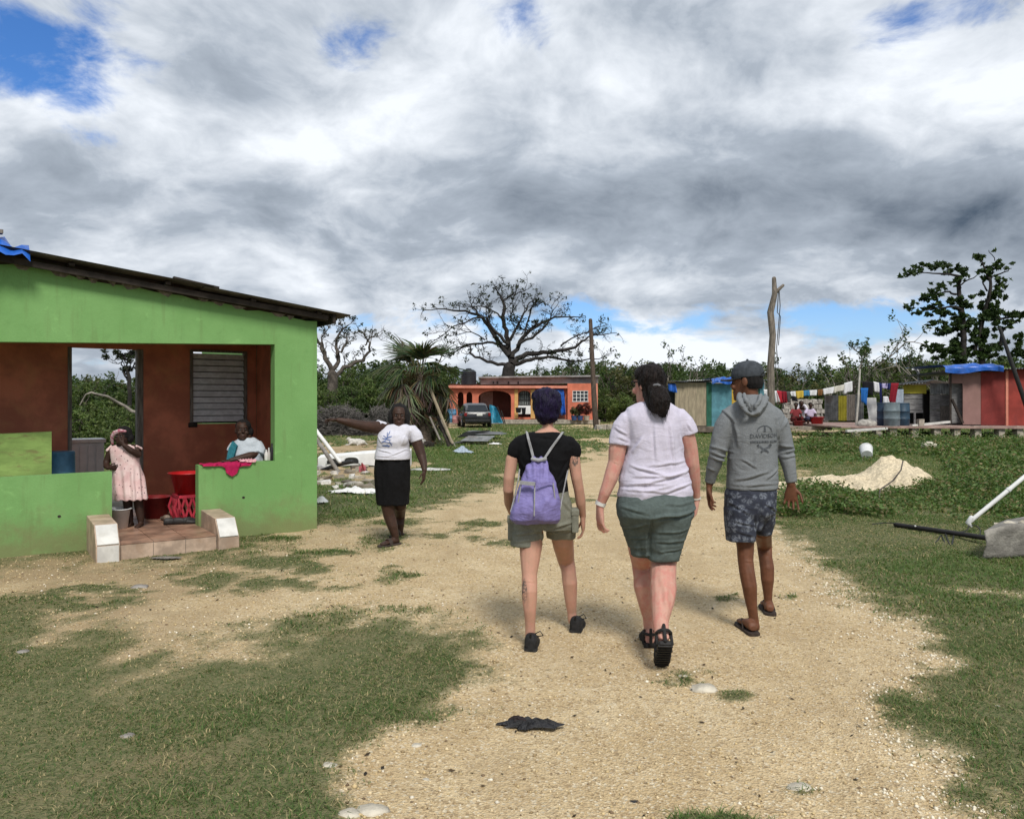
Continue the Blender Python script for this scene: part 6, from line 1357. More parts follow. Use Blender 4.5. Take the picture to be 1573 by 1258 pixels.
# pots and plants before the right-hand block
M_POTB = mat('blue_pot', (.03, .06, .16), .6)
def leafmesh(clumps, n, size, pal, seed, squash=.8, up=.3):
    r = np.random.default_rng(seed); V = []; C = []; pal = np.array(pal); tot = sum(c[3]*c[4]*c[5] for c in clumps)**1.0
    for (cx, cy, cz, rx, ry, rz) in clumps:
        k = max(6, int(n*(rx*ry*rz)/tot)); q = r.normal(size=(k, 3)); q /= np.linalg.norm(q, axis=1)[:, None]; q *= (r.random((k, 1))**.45)
        c = q*np.array([rx, ry, rz])+np.array([cx, cy, cz])
        t = r.normal(size=(k, 3)); t[:, 2] += up; t /= np.linalg.norm(t, axis=1)[:, None]; b = np.cross(t, r.normal(size=(k, 3))); b /= np.linalg.norm(b, axis=1)[:, None]
        L = size*(.6+.8*r.random((k, 1)))
        V.append(np.stack([c-t*L, c+b*L*.45, c+t*L, c-b*L*.45], 1).reshape(-1, 3))
        base = pal[r.choice(len(pal), k)]*(.65+.7*r.random((k, 1)))*(.85+.3*r.random())
        C.append(np.repeat(base, 4, 0))
    V = np.concatenate(V); C = np.concatenate(C); return V, np.arange(len(V)).reshape(-1, 4), C
for i, (u, v, h_, pal, lb) in enumerate(((891, 646, 20, [(.09, .02, .02), (.05, .03, .02)], 'dark red leaved potted plant before the orange house'), (901, 646, 22, [(.12, .03, .025), (.06, .025, .02)], 'tall red leaved shrub in pot under the white window'), (882, 646, 14, [(.05, .06, .02), (.08, .06, .03)], 'olive leaved potted plant at the corner of the orange porch'))):
    dd = D1-1.0; c = W(u, v-.5, dd); b = thing('potted_plant', c, lb, 'plant', None)
    MB().lathe(c, [(.16, 0), (.22, .3), (.24, .32), (.2, .32)], 14).build('pot', M_POTB if i != 1 else M_SLAB, b)
    H_ = h_*dd/FPX; V, F, C = leafmesh([(c.x, c.y, c.z+.35+H_*.45, .30, .3, H_*.45), (c.x+.2, c.y, c.z+H_*.7, .2, .2, .2)], 260, .10, pal, 40+i); V = V-np.array(c)
    link('foliage', np_mesh('foliage', V, F, M_LEAF, C), b); MB().tube([c+Vector((0, 0, .3)), c+Vector((.02, 0, .35+H_*.6))], .02, 6).build('stem', M_DARKWOOD, b)
# ---------------------------------------------------------------- dark car seen from behind
def car():
    c = Vector((W(733, 0, 46).x, 46.6, .0)); ya = .16
    b = thing('parked_car', c, 'black hatchback parked with its rear to the track before the orange house', 'car')
    rot = Matrix.Rotation(ya, 3, 'Z')     # local: +y = towards front, x right, rear at y=0
    def q(x, y, z): return c+rot@Vector((x, y, z))
    pa = mat('black_car_paint', (.012, .012, .014), .25, .2, 2, 0, spec=.6); sil = mat('silver_trim', (.42, .43, .45), .3, .1, 2, 0, metal=.4); tyre = mat('tyre', (.015, .015, .015), .85); red = mat('tail_lamp_red', (.18, .01, .01), .3, .1, 2, 0); pl = mat('plate_white', (.62, .62, .58), .5, .05, 2, 0)
    def sec(y, w, z0, z1): return (q(0, y, (z0+z1)/2), rot@Vector((w/2, 0, 0)), Vector((0, 0, (z1-z0)/2)))
    MB().loft([sec(0, 1.50, .34, .88), sec(.06, 1.64, .26, .94), (sec(.5, 1.70, .22, .96)), sec(2.0, 1.72, .22, .95), sec(3.2, 1.70, .22, .92), sec(3.9, 1.62, .26, .80), sec(4.15, 1.4, .34, .66)], 28, p=5).build('body', pa, b, smooth=True)
    MB().loft([(q(0, 1.6, .92), rot@Vector((.80, 0, 0)), rot@Vector((0, 1.55, 0))), (q(0, 1.62, 1.18), rot@Vector((.72, 0, 0)), rot@Vector((0, 1.30, 0))), (q(0, 1.60, 1.42), rot@Vector((.63, 0, 0)), rot@Vector((0, 1.02, 0))), (q(0, 1.6, 1.47), rot@Vector((.50, 0, 0)), rot@Vector((0, .8, 0)))], 28, p=5).build('cabin', mat('dark_silver_paint', (.13, .135, .145), .3, .1, 2, 0, metal=.3), b, smooth=True)
    MB().prism([q(-.62, .13, 1.0), q(.62, .13, 1.0), q(.52, .46, 1.34), q(-.52, .46, 1.34)], rot@Vector((0, -.03, .015))).build('rear_window', M_GLASSD, b)
    MB().box(q(0, .02, .93), (1.46, .05, .05), ya).build('chrome_strip', sil, b)
    for s in (-1, 1):
        MB().prism([q(s*.812, .5, 1.0), q(s*.815, 2.6, 1.0), q(s*.70, 2.1, 1.33), q(s*.70, .75, 1.33)], rot@Vector((s*.02, 0, 0))).build('side_window', M_GLASSD, b)
        MB().box(q(s*.72, .0, .80), (.16, .08, .20), ya).build('tail_lamp', red, b, bevel=.02)
        for y in (.75, 3.3):
            w = thing('wheel', (0, 0, 0), '', ''); del_keys = [k for k in ('label', 'category') if k in w.keys()]
            bpy.data.objects.remove(w)
            ax = rot@Vector((1, 0, 0)); cc = q(s*.80, y, .31); wh = MB(); wh.loft([(cc-ax*.10, rot@Vector((0, .29, 0)), Vector((0, 0, .29))), (cc-ax*.08, rot@Vector((0, .31, 0)), Vector((0, 0, .31))), (cc+ax*.08, rot@Vector((0, .31, 0)), Vector((0, 0, .31))), (cc+ax*.10, rot@Vector((0, .29, 0)), Vector((0, 0, .29)))], 22); wo = wh.build('wheel', tyre, b, smooth=True)
            rm = MB(); e = cc+ax*s*.10; rm.loft([(e-ax*s*.02, rot@Vector((0, .19, 0)), Vector((0, 0, .19))), (e+ax*s*.012, rot@Vector((0, .17, 0)), Vector((0, 0, .17)))], 16); rm.build('rim', sil, wo)
        MB().box(q(s*.90, 2.5, 1.02), (.16, .10, .12), ya).build('side_mirror', pa, b, bevel=.02)
    MB().box(q(.12, -.012, .78), (.34, .02, .12), ya).build('number_plate', pl, b)
    MB().box(q(0, -.02, .42), (1.5, .10, .16), ya).build('bumper', pa, b, bevel=.02)
car()
# turquoise tent-like tarp leaning by the car
M_TURQ = mat('turquoise_tarp', (.03, .22, .33), .5, .3, 3, .4, 9, .02)
tq = thing('tarp_shelter', W(765, 650, 47.5), 'turquoise tarp thrown over a frame beside the black car', 'tarp')
V = []; F = []; nx, ny = 12, 10; rr = random.Random(2)
for j in range(ny+1):
    for i in range(nx+1):
        s, t = i/nx, j/ny; u = 752+8*t*0+ (s*(10+11*t)); v = 621+ s*4*(1-t)+29*t
        V.append(W(u, v, 47.3+.5*math.sin(s*3+t)+.5*t*(-1)+.1*rr.random()))
for j in range(ny):
    for i in range(nx): q_ = j*(nx+1)+i; F.append((q_, q_+1, q_+nx+2, q_+nx+1))
MB().add(V, F).build('sheet', M_TURQ, tq, smooth=True)
for (u0, v0, u1, v1, dy) in ((754, 622, 750, 650, .6), (764, 625, 774, 650, .6), (770, 631, 776, 650, -.3)): MB().tube([W(u0, v0, 47.6+dy), W(u1, v1, 47.6+dy)], .035, 6).build('pole', M_IRON, tq)
# ================================================================ POLES
def rough_pole(pts, rad, mt, label, name='wooden_pole', forks=()):
    p = thing(name, pts[0], label, 'pole'); MB().tube(pts, rad, 10).build('post', mt, p, smooth=True)
    for (fp, fr) in forks: MB().tube(fp, fr, 8).build('stub', mt, p, smooth=True)
    return p
M_POLE = mat('grey_pole_wood', (.175, .15, .125), .9, .35, 6, .6, 30, .01, stretch=(4, 4, .6))
M_POLEB = mat('brown_pole_wood', (.09, .065, .05), .9, .35, 6, .6, 30, .01, stretch=(4, 4, .6))
dP = 25.0; gp = W(1184, 690, dP); gp.z = -.05
rough_pole([gp, W(1184.5, 620, dP), W(1184, 560, dP), W(1187, 515, dP), W(1183.5, 480, dP), W(1190, 452, dP), W(1189, 428, dP)], [.125, .115, .11, .10, .105, .085, .065], M_POLE, 'tall crooked forked pole with hanging wire', forks=[([W(1189, 452, dP), W(1196, 445, dP), W(1203, 438.5, dP)], [.065, .055, .045])])
for i, pts in enumerate(([W(1197, 446, dP-.05), W(1198.5, 470, dP-.1), W(1196, 500, dP-.08), W(1193, 535, dP-.05), W(1195, 560, dP)], [W(1196, 446, dP+.05), W(1194, 480, dP+.1), W(1199, 486, dP+.1), W(1196, 530, dP)])):
    o = MB().tube(pts, .014, 5).build('wire', M_IRON, None, base=pts[0]); setp(o, ('loose dark wire hanging from the forked pole', 'second thinner strand of wire looping down the forked pole')[i], 'wire')
dU = 45.0; rough_pole([W(916, 659, dU), W(913, 620, dU), W(907, 492, dU)], [.17, .16, .11], M_POLEB, 'brown utility pole leaning before the orange house')
# leaning dark post and pole by the red shack
rough_pole([W(1589, 660, 33), W(1565, 590, 33), W(1536, 505, 33)], [.10, .09, .07], M_IRON, 'thin dark pole leaning across the red shack')
# ================================================================ SHACKS, PLATFORM, WASHING
M_PLYBEIGE = mat('beige_ply', (.30, .25, .175), .85, .2, 3, .3, 30, .01, stretch=(3, 3, .7), stain=(.22, .22, .13), stain_scale=1.2, stain_amt=.6)
M_DKGREEN = mat('dark_green_board', (.02, .10, .065), .8); M_BLUEB = mat('pale_blue_board', (.085, .225, .275), .8, .2, 3, .2, 30, .01, stain=(.06, .15, .19), stain_scale=2, stain_amt=.7)
M_YELB = mat('yellow_board', (.52, .33, .045), .8); M_OLIVE = mat('olive_yellow_sheet', (.30, .27, .03), .8, .2, 2, .2)
M_PINKB = mat('dusty_pink_ply', (.25, .145, .13), .85, .08, 2, .2, 30, .01, stain=(.24, .14, .12), stain_scale=1.4, stain_amt=.65); M_REDB = mat('red_ply', (.19, .030, .026), .85, .15, 2, .2, 30, .01, stain=(.17, .035, .03), stain_scale=1.4, stain_amt=.65); M_REDB2 = mat('bright_red_ply', (.26, .040, .030), .85, .15, 2, .2, 30, .01, stain=(.17, .035, .03), stain_scale=1.4, stain_amt=.65)
M_BOARD = mat('silver_grey_boards', (.205, .205, .205), .85, .3, 5, .4, 30, .01, stretch=(.7, 4, 5), stain=(.08, .08, .08), stain_scale=1.5, stain_amt=.5)
def panel(parent, u0, u1, vt, vb, d, mt, name='panel', th=.04, vt2=None):
    return MB().prism([W(u0, vb, d), W(u1, vb, d), W(u1, vt2 if vt2 else vt, d), W(u0, vt, d)], (0, th, 0)).build(name, mt, parent)
# shack with beige and blue boards
dS = 38.0; s1 = thing('shack', W(1085, 657, dS), 'board shack with beige, green and blue panels under a tin roof', 'shack')
panel(s1, 1037, 1085, 588, 654, dS, M_PLYBEIGE); panel(s1, 1085.2, 1093, 587, 655, dS-.03, M_DKGREEN, 'board'); panel(s1, 1093.2, 1124, 589, 655, dS, M_BLUEB); panel(s1, 1124.2, 1142, 591, 655, dS+.02, M_YELB); panel(s1, 1142.2, 1167, 588, 655, dS+.3, M_DKGREEN, 'board'); panel(s1, 1167.2, 1174, 587, 655, dS+.25, M_BLUEB, 'board')
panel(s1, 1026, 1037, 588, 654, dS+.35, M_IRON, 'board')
for (u, v0) in ((1037, 588), (1174, 586)): MB().prism([W(u, 654, dS+.35), W(u, 654, dS+3.4), W(u, v0, dS+3.4), W(u, v0, dS+.35)], (.05, 0, 0)).build('side_wall', M_BOARD, s1)
panel(s1, 1037, 1174, 586, 654, dS+3.4, M_BOARD, 'back_wall')
for i, (a, b_, va, vb_) in enumerate(((1030, 1056, 584.5, 586.5), (1055, 1082, 584.5, 584), (1081, 1108, 584, 582.5))): o_ = W(a, va, dS-.3); e_ = W(b_, vb_, dS-.3); MB().corr(o_, e_-o_, Vector((0, 4.0, -.10)), 8, .025, (0, 0, 1)).build('roof_sheet', M_ZINC if i != 1 else M_WHITE, s1)
o_ = W(1140, 586, dS-.2); e_ = W(1180, 583.5, dS-.2); MB().corr(o_, e_-o_, Vector((0, 4.0, -.1)), 10, .025, (0, 0, 1)).build('roof_sheet', M_ZINC, s1)
MB().prism([W(1028, 663, dS-.4), W(1178, 665, dS-.4), W(1178, 655.2, dS-.4), W(1028, 655.2, dS-.4)], (0, 4.4, 0)).build('plinth', mat('rubble_plinth', (.16, .13, .105), .95, .4, 3, .6, 14, .03), s1)
def tarp_strip(name, u0, u1, v0, v1, d, depth, label, seed):
    V = []; F = []; nx, ny = 26, 8; r = random.Random(seed)
    for j in range(ny+1):
        for i in range(nx+1):
            s, t = i/nx, j/ny; u = u0+(u1-u0)*s
            if t < .4: k = t/.4; p_ = W(u, v0-2.5+2*s*-1+1.5*math.sin(s*8)*.6, d)+Vector((0, depth*(1-k), .04*math.sin(s*21+j)))
            else: k = (t-.4)/.6; p_ = W(u, v0+(v1-v0)*k+2.0*math.sin(s*7+seed)*k-2*s, d-.06-.05*math.sin(s*25)*k)
            V.append(p_)
    for j in range(ny):
        for i in range(nx): q = j*(nx+1)+i; F.append((q, q+1, q+nx+2, q+nx+1))
    o = MB().add(V, F).build(name, M_TARP, None, base=W((u0+u1)/2, v0, d), smooth=True); return setp(o, label, 'tarp')
tarp_strip('tarp', 1094, 1130, 584, 590, dS-.35, 2, 'blue tarp on the roof edge of the beige and blue shack', 3)
hang('tarp', dS-.1, [(1026, 590), (1038, 590), (1040, 604), (1028, 601)], M_TARP, 'scrap of blue tarp at the dark corner of the beige shack', 'tarp', wave=.08)
# long platform of the right-hand yard
dR = 34.0; pf_ = thing('platform', W(1400, 662, dR), 'long raised concrete floor on stub piers under the red shack', 'platform')
MB().prism([W(1292, 657.5, dR-1.6), W(1640, 659, dR-1.6), W(1640, 655.5, dR-1.6), W(1292, 655, dR-1.6)], (0, 7, 0)).build('slab', mat('reddish_slab', (.30, .20, .175), .9, .25, 2, .3, 20, .01, stain=(.42, .38, .33), stain_scale=1.2, stain_amt=.6), pf_)
for u in range(1310, 1640, 32): MB().box(W(u+random.uniform(-6, 6), 663, dR-1.35), (.28, .3, .45), .1).jitter(.02).build('pier', M_SLAB, pf_)
# red and pink shack with tarp roof
s2 = thing('shack', W(1520, 656, dR), 'plywood shack of pink and red panels with a blue tarp roof', 'shack')
panel(s2, 1461, 1478, 589, 650, dR+.35, M_BOARD, 'door'); panel(s2, 1458, 1479, 574, 589, dR, M_PINKB, 'lintel'); panel(s2, 1479.2, 1507, 572, 652, dR, M_PINKB); panel(s2, 1507.2, 1545, 571, 653, dR-.02, M_REDB); panel(s2, 1545.2, 1549, 569, 654, dR-.06, M_SALMON, 'corner_post'); panel(s2, 1549.2, 1600, 568, 656, dR-.04, M_REDB2); panel(s2, 1600.2, 1650, 566, 656, dR-.04, M_REDB2)
MB().bar(W(1460, 652, dR-.02), W(1460, 574, dR-.02), .07).build('post', M_DARKWOOD, s2); MB().bar(W(1462, 613, dR-.05), W(1479, 650, dR-.05), .09).build('brace', M_DARKWOOD, s2)
MB().prism([W(1458, 654, dR+.4), W(1458, 654, dR+3.6), W(1458, 575, dR+3.6), W(1458, 575, dR+.4)], (.05, 0, 0)).build('side_wall', M_BOARD, s2); panel(s2, 1458, 1650, 574, 654, dR+3.6, M_BOARD, 'back_wall')
for i in range(5): a = 1456+i*40; o_ = W(a, 569.5-i*1.2, dR-.45); e_ = W(a+41, 568.3-i*1.2, dR-.45); MB().corr(o_, e_-o_, Vector((0, 4.3, -.12)), 9, .025, (0, 0, 1)).build('roof_sheet', M_ZINC, s2)
tarp_strip('tarp', 1452, 1542, 563, 572.5, dR-.5, 3.5, 'bright blue tarp folded over the roof of the red shack', 6)
# grey board sheds between
s3 = thing('shed', W(1430, 654, dR+1.5), 'patchwork shed of grey boards and tin beside the red shack', 'shed'); d3 = dR+1.2
for (v0, v1) in ((605, 613), (613.6, 621), (621.6, 629)): panel(s3, 1389, 1417, v0, v1, d3+random.uniform(0, .06), M_BOARD, 'board')
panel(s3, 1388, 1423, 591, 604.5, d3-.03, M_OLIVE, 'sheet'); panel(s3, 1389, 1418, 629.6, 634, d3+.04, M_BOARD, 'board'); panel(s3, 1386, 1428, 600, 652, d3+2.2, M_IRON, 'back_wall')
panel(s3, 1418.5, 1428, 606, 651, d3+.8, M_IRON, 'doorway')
for (u0, u1, v0, v1) in ((1429, 1436, 606, 630), (1436.3, 1444, 606, 630), (1429, 1444, 630.5, 652), (1444.4, 1459, 606, 624), (1444.4, 1459, 624.5, 652)): panel(s3, u0, u1, v0, v1, d3-.02+random.uniform(0, .05), M_BOARD if u0 != 1444.4 or v0 < 610 else M_GREYWOOD, 'board')
o_ = W(1429, 605.5, d3-.05); MB().corr(o_, W(1459, 605.5, d3-.05)-o_, W(1429, 589, d3-.05)-o_, 12, .015, (0, 1, 0)).build('tin_sheet', M_ZINC, s3)
for (a, va, b_, vb_) in ((1386, 590.5, 1424, 587.5), (1423, 586, 1436, 583), (1435, 583, 1460, 588.5)): o_ = W(a, va, d3-.4); e_ = W(b_, vb_, d3-.4); MB().corr(o_, e_-o_, Vector((0, 3, -.1)), 8, .02, (0, 0, 1)).build('roof_sheet', M_ZINC if a < 1430 else M_WHITE, s3)
for u in (1391, 1405): MB().bar(W(u, 653, d3+.05), W(u, 634, d3+.05), .07).build('leg', M_BOARD, s3)
for i, (u0, v0, u1, v1, lb) in enumerate(((1400, 654, 1458, 648, 'long pale plank lying at the foot of the grey shed'), (1300, 662, 1362, 658, 'pale plank lying below the raised floor'))):
    o = MB().bar(W(u0, v0, dR-.9-i*1.2), W(u1, v1, dR-.6-i*1.2), .16, .09).build('plank', M_TILEW, None, base=W(u0, v0, dR-.9-i*1.2)); setp(o, lb, 'plank')
o = MB().prism([W(1412, 654.8, dR-1), W(1420, 654.8, dR-1), W(1420, 644, dR-1), W(1412, 644, dR-1)], (0, .22, 0)).jitter(.012).build('concrete_block', M_SLAB, None, base=W(1416, 655, dR-1)); setp(o, 'small upright concrete block on the raised floor', 'block')
o = MB().tube([W(1411, 584, d3+2), W(1411, 572, d3+2), W(1406, 566, d3+1.9), W(1402, 568, d3+1.9)], [.05, .05, .09, .05], 8).build('bent_pipe', M_WHITE, None, base=W(1411, 584, d3+2)); setp(o, 'bent white pipe sticking up behind the grey shed', 'pipe')
# zinc fence panels and rubble wall
fn = thing('fence', W(1290, 650, 39), 'makeshift fence of upright tin sheets behind the clothes line', 'fence')
for (u0, u1, vt, m_) in ((1267, 1277, 607.5, M_ZINC), (1276.5, 1288, 607, M_ZINC), (1288, 1301, 608, M_OLIVE), (1300, 1314, 606, M_GREYWOOD), (1313, 1327, 607, M_ZINC)):
    o_ = W(u0, 646, 39); MB().corr(o_, W(u1, 646, 39)-o_, W(u0, vt, 39)-o_, 5, .03, (0, 1, 0)).build('tin_sheet', m_, fn)
rw = thing('rubble_wall', W(1235, 650, 40), 'low pale rubble wall behind the washing women', 'wall'); rr = random.Random(12); M_RUB = mat('pale_rubble', (.33, .31, .28), .95, .3, 6, .5, 20, .02)
for row in range(5):
    u = 1200+row*1.5
    while u < 1266-row*1.0:
        w_ = rr.uniform(5, 10); v0 = 650-row*7.4; MB().prism([W(u, v0, 40), W(u+w_-.5, v0, 40), W(u+w_-.7, v0-7, 40), W(u+.3, v0-7, 40)], (0, .3, 0)).jitter(.03).build('stone', M_RUB, rw); u += w_
yd = MB().prism([W(1190, 661, 35.5), W(1278, 661, 35.5), W(1278, 655, 35.5), W(1190, 655, 35.5)], (0, 4, 0)).build('low_terrace', M_SLAB, None, base=W(1235, 661, 36)); setp(yd, 'low concrete terrace where the women wash clothes', 'terrace')
far_person(1233, 654.9, 37.5, 'bend', (.58, .57, .62), (.55, .54, .56), 'woman in white bending over the washing', .92)
far_person(1243, 654.9, 36.6, 'sit', (.52, .46, .60), (.05, .05, .09), 'woman in lilac top sitting at the wash tubs', .95)
far_person(1221, 654.9, 36.8, 'sit', (.22, .04, .045), (.10, .02, .02), 'person in maroon sitting by the washing heap', .95, math.pi-.6)
for (u, r_, h_, mt, lb) in ((1255, .30, .42, M_RED, 'red plastic tub beside the washing women'), (1227, .24, .25, M_DKRED, 'dark red wash pan among the washing women')):
    basin(W(u, 654.8, 36.2), r_*.75, r_, h_, mt, 'tub', lb, 'tub', .03)
# barrels
M_BGREY = mat('grey_blue_drum', (.13, .165, .185), .6, .2, 3, .1, stain=(.08, .09, .10), stain_amt=.5)
barrel(W(1370, 655, dR-1.0), .32, 1.0, M_BGREY, 'grey blue drum standing before the hanging clothes'); barrel(W(1358.5, 655, dR-.3), .30, 1.0, mat('navy_drum', (.02, .04, .075), .5), 'navy plastic drum behind the grey blue drum'); barrel(W(1385.5, 655, dR-.2), .31, 1.0, mat('navy_drum2', (.025, .055, .09), .5), 'dark blue drum beside the grey blue drum, toward the shed')
panel_o = MB().prism([W(1336, 652, dR+.8), W(1349, 652, dR+.8), W(1346, 611, dR+.8), W(1331, 611, dR+.8)], (0, .04, 0)).build('tin_panel', M_WHITEPL, None, base=W(1340, 652, dR+.8)); setp(panel_o, 'pale panel propped under the hanging clothes', 'panel')
panel_o = MB().prism([W(1377, 645, dR+.5), W(1388, 645, dR+.5), W(1388, 598, dR+.5), W(1376, 598, dR+.5)], (0, .04, 0)).build('tin_panel', mat('pale_blue_sheet', (.30, .35, .42), .6), None, base=W(1382, 645, dR+.5)); setp(panel_o, 'upright pale blue sheet beside the barrels', 'panel')
sk_ = MB().ball(W(1331, 652, dR-1), (.42, .3, .22), 12, 8).jitter(.03).build('sack', M_RUB, None, base=W(1331, 656, dR-1), smooth=True); setp(sk_, 'pale sagging sack at the foot of the washing pole', 'sack')
# washing lines
o = MB().tube([W(1315, 655, 34), W(1318, 620, 34), W(1321, 568, 34)], [.055, .05, .04], 8).build('post', mat('pale_pole', (.42, .40, .36), .8), None, base=W(1315, 655, 34), smooth=True); o.name = 'line_pole'; setp(o, 'pale thin pole propping the clothes line', 'pole')
dL = 34.2
ln = MB().tube([W(1184, 598, 25.2), W(1190, 600, 30), W(1215, 601.5, dL), W(1262, 598, dL), W(1300, 590, dL), W(1321, 583, dL)], .012, 5).build('clothes_line', M_IRON, None, base=W(1184, 598, 25.2)); setp(ln, 'clothes line from the forked pole to the pale prop', 'rope')
ln = MB().tube([W(1320, 586, dL+.1), W(1350, 587, dL+.1), W(1395, 589, dL+.3), W(1430, 588, dL+1.6)], .012, 5).build('clothes_line', M_IRON, None, base=W(1320, 586, dL)); setp(ln, 'clothes line from the pale prop to the grey shed', 'rope')
GC = {'w': (.62, .62, .64), 'r': (.36, .025, .04), 'k': (.012, .012, .015), 'y': (.50, .36, .06), 'b': (.06, .20, .36), 'br': (.18, .09, .035), 'g': (.12, .12, .12), 'bb': (.02, .12, .38), 'n': (.02, .025, .10), 'l': (.42, .38, .58), 'dr': (.20, .015, .025), 'cr': (.52, .50, .44)}
GARM = [('w', (1173, 598), (1183, 599), (1182, 617), (1175, 616), 'white towel hanging behind the forked pole'), ('w', (1188, 600), (1193, 600.5), (1198, 618), (1191, 619), 'narrow white cloth at the forked pole end of the line'), ('r', (1193, 600), (1201, 601), (1202, 619), (1195, 619), 'red shirt on the line beside the white cloth'), ('dr', (1201, 601), (1208, 601), (1209, 619), (1203, 619), 'darker red trousers on the clothes line'), ('g', (1208.5, 601), (1213, 601), (1213, 618), (1210, 618), 'grey cloth on the line after the red clothes'),
        ('w', (1213, 601.5), (1222, 601), (1224, 610), (1215, 608), 'white vest on the line over a black one'), ('k', (1215, 608), (1224, 610), (1226, 617), (1217, 616), 'black cloth hanging below the white vest'), ('y', (1222.5, 601), (1234, 600), (1234, 611), (1224, 612.5), 'mustard yellow shirt on the clothes line'), ('b', (1234, 600), (1243, 599.5), (1243, 608), (1234, 608.5), 'blue shirt on the line beside the yellow one'), ('w', (1243.5, 599.5), (1255, 599), (1255, 607.5), (1244, 608), 'white shirt on the line between blue and brown'), ('br', (1256, 599), (1264, 598), (1264, 607), (1256, 608), 'brown cloth on the clothes line'),
        ('w', (1264, 597.5), (1281, 594), (1281, 604), (1265, 606.5), 'long white sheet on the clothes line'), ('cr', (1281, 594), (1297, 590.5), (1297, 599), (1281, 604), 'off white sheet beside the long white one'), ('w', (1297, 588.5), (1309, 585.5), (1309, 601), (1296, 605.5), 'white shirt highest on the sloping clothes line'),
        ('k', (1325, 586), (1342, 587), (1340, 608), (1326, 601), 'black jacket on the line after the pale prop'), ('bb', (1322, 596), (1334, 596), (1331, 622), (1324, 617), 'bright blue shirt hanging below the black jacket'), ('w', (1342, 586), (1350, 588), (1351, 603), (1343, 602), 'white tee on the line beside the black jacket'), ('n', (1350, 588), (1354.5, 589), (1355, 625), (1352, 625), 'navy trousers hanging long beside the white tee'), ('l', (1355, 589), (1363, 589), (1362, 597), (1355, 596.5), 'lavender cloth on the second clothes line'), ('n', (1361, 589), (1369, 589), (1368, 598), (1362, 598), 'navy shirt on the line beside the lavender cloth'), ('dr', (1369, 588.5), (1381, 588.5), (1375, 622), (1366, 618), 'dark red jacket hanging before the pale blue sheet'), ('w', (1357, 609), (1364, 609), (1367, 624), (1357, 624), 'white cloth hanging low over the barrels')]
GM = {k: mat_cloth('washing_'+k, c, .1) for k, c in GC.items()}
for i, (k, a, b_, c_, e_, lb) in enumerate(GARM): hang('garment', dL-.05 if a[0] > 1200 and 'below' not in lb else (dL-.12 if a[0] > 1200 else 29), [a, b_, c_, e_], GM[k], lb, 'washing', 'washing on the clothes lines', wave=.05, seed=i)

barrel(W(694, 649, 50), .30, .85, M_BLUEPL, 'blue drum standing at the left end of the orange house'); barrel(W(700, 650, 49.5), .22, .5, mat('faded_pink_pail', (.42, .20, .20), .6), 'low faded pink pail beside the blue drum', ribs=(.5,), lid=False)
for i, (u, v, w_, h_, lb) in enumerate(((929, 661, .9, .32, 'broken concrete lump at the foot of the utility pole'), (945, 659, 1.1, .28, 'long concrete lump beyond the utility pole'), (921, 663, .4, .2, 'small reddish lump beside the utility pole'))):
    c = W(u, v, 43.5); c.z = 0.0; o = MB().box(c+Vector((0, 0, h_/2-.03)), (w_, .5, h_), .2*i).jitter(.06).build('concrete_lump', M_SLAB if i < 2 else M_RUB, None, base=c); setp(o, lb, 'rubble')
# ================================================================ TREES
M_BARK = mat('grey_bark', (.085, .072, .060), .95, .4, 4, .6, 20, .02); M_BARKD = mat('dark_bark', (.030, .026, .024), .95, .4, 4, .6, 20, .02); M_BARKP = mat('pale_bark', (.24, .215, .185), .95, .3, 4, .5, 20, .02)
class Tubes:
    """many thin tapered twigs as one numpy mesh"""
    def __init__(s): s.V = []; s.F = []; s.n = 0
    def add(s, pts, r0, r1, k=5):
        P = np.array([tuple(p) for p in pts]); m = len(P); T = np.gradient(P, axis=0); T /= np.linalg.norm(T, axis=1)[:, None]+1e-9
        ref = np.array([0, 1., 0]) if abs(T[0, 1]) < .8 else np.array([1., 0, 0]); x = np.cross(T, ref); x /= np.linalg.norm(x, axis=1)[:, None]+1e-9; y = np.cross(T, x)
        rr = np.linspace(r0, r1, m)[:, None, None]; a = np.arange(k)*2*np.pi/k
        V = P[:, None, :]+rr*(x[:, None, :]*np.cos(a)[None, :, None]+y[:, None, :]*np.sin(a)[None, :, None]); s.V.append(V.reshape(-1, 3))
        i = np.arange(m-1)[:, None]*k; j = np.arange(k)[None, :]; j2 = (j+1) % k
        s.F.append((np.stack([i+j, i+j2, i+k+j2, i+k+j], -1).reshape(-1, 4))+s.n); s.n += m*k
    def mesh(s, name, mt, base):
        return np_mesh(name, np.concatenate(s.V)-np.array(base)[None], np.concatenate(s.F), mt, smooth=True)
def smooth_pts(pts, n=4, r=None, wob=0.0):
    P = [Vector(p) for p in pts]; out = []
    for i in range(len(P)-1):
        p0, p1, p2, p3 = P[max(i-1, 0)], P[i], P[i+1], P[min(i+2, len(P)-1)]
        for k in range(n):
            t = k/n; q = .5*((2*p1)+(p2-p0)*t+(2*p0-5*p1+4*p2-p3)*t*t+(3*p1-p0-3*p2+p3)*t**3)
            if r and k: q += Vector((r.uniform(-wob, wob), r.uniform(-wob, wob), r.uniform(-wob, wob)))
            out.append(q)
    out.append(P[-1]); return out
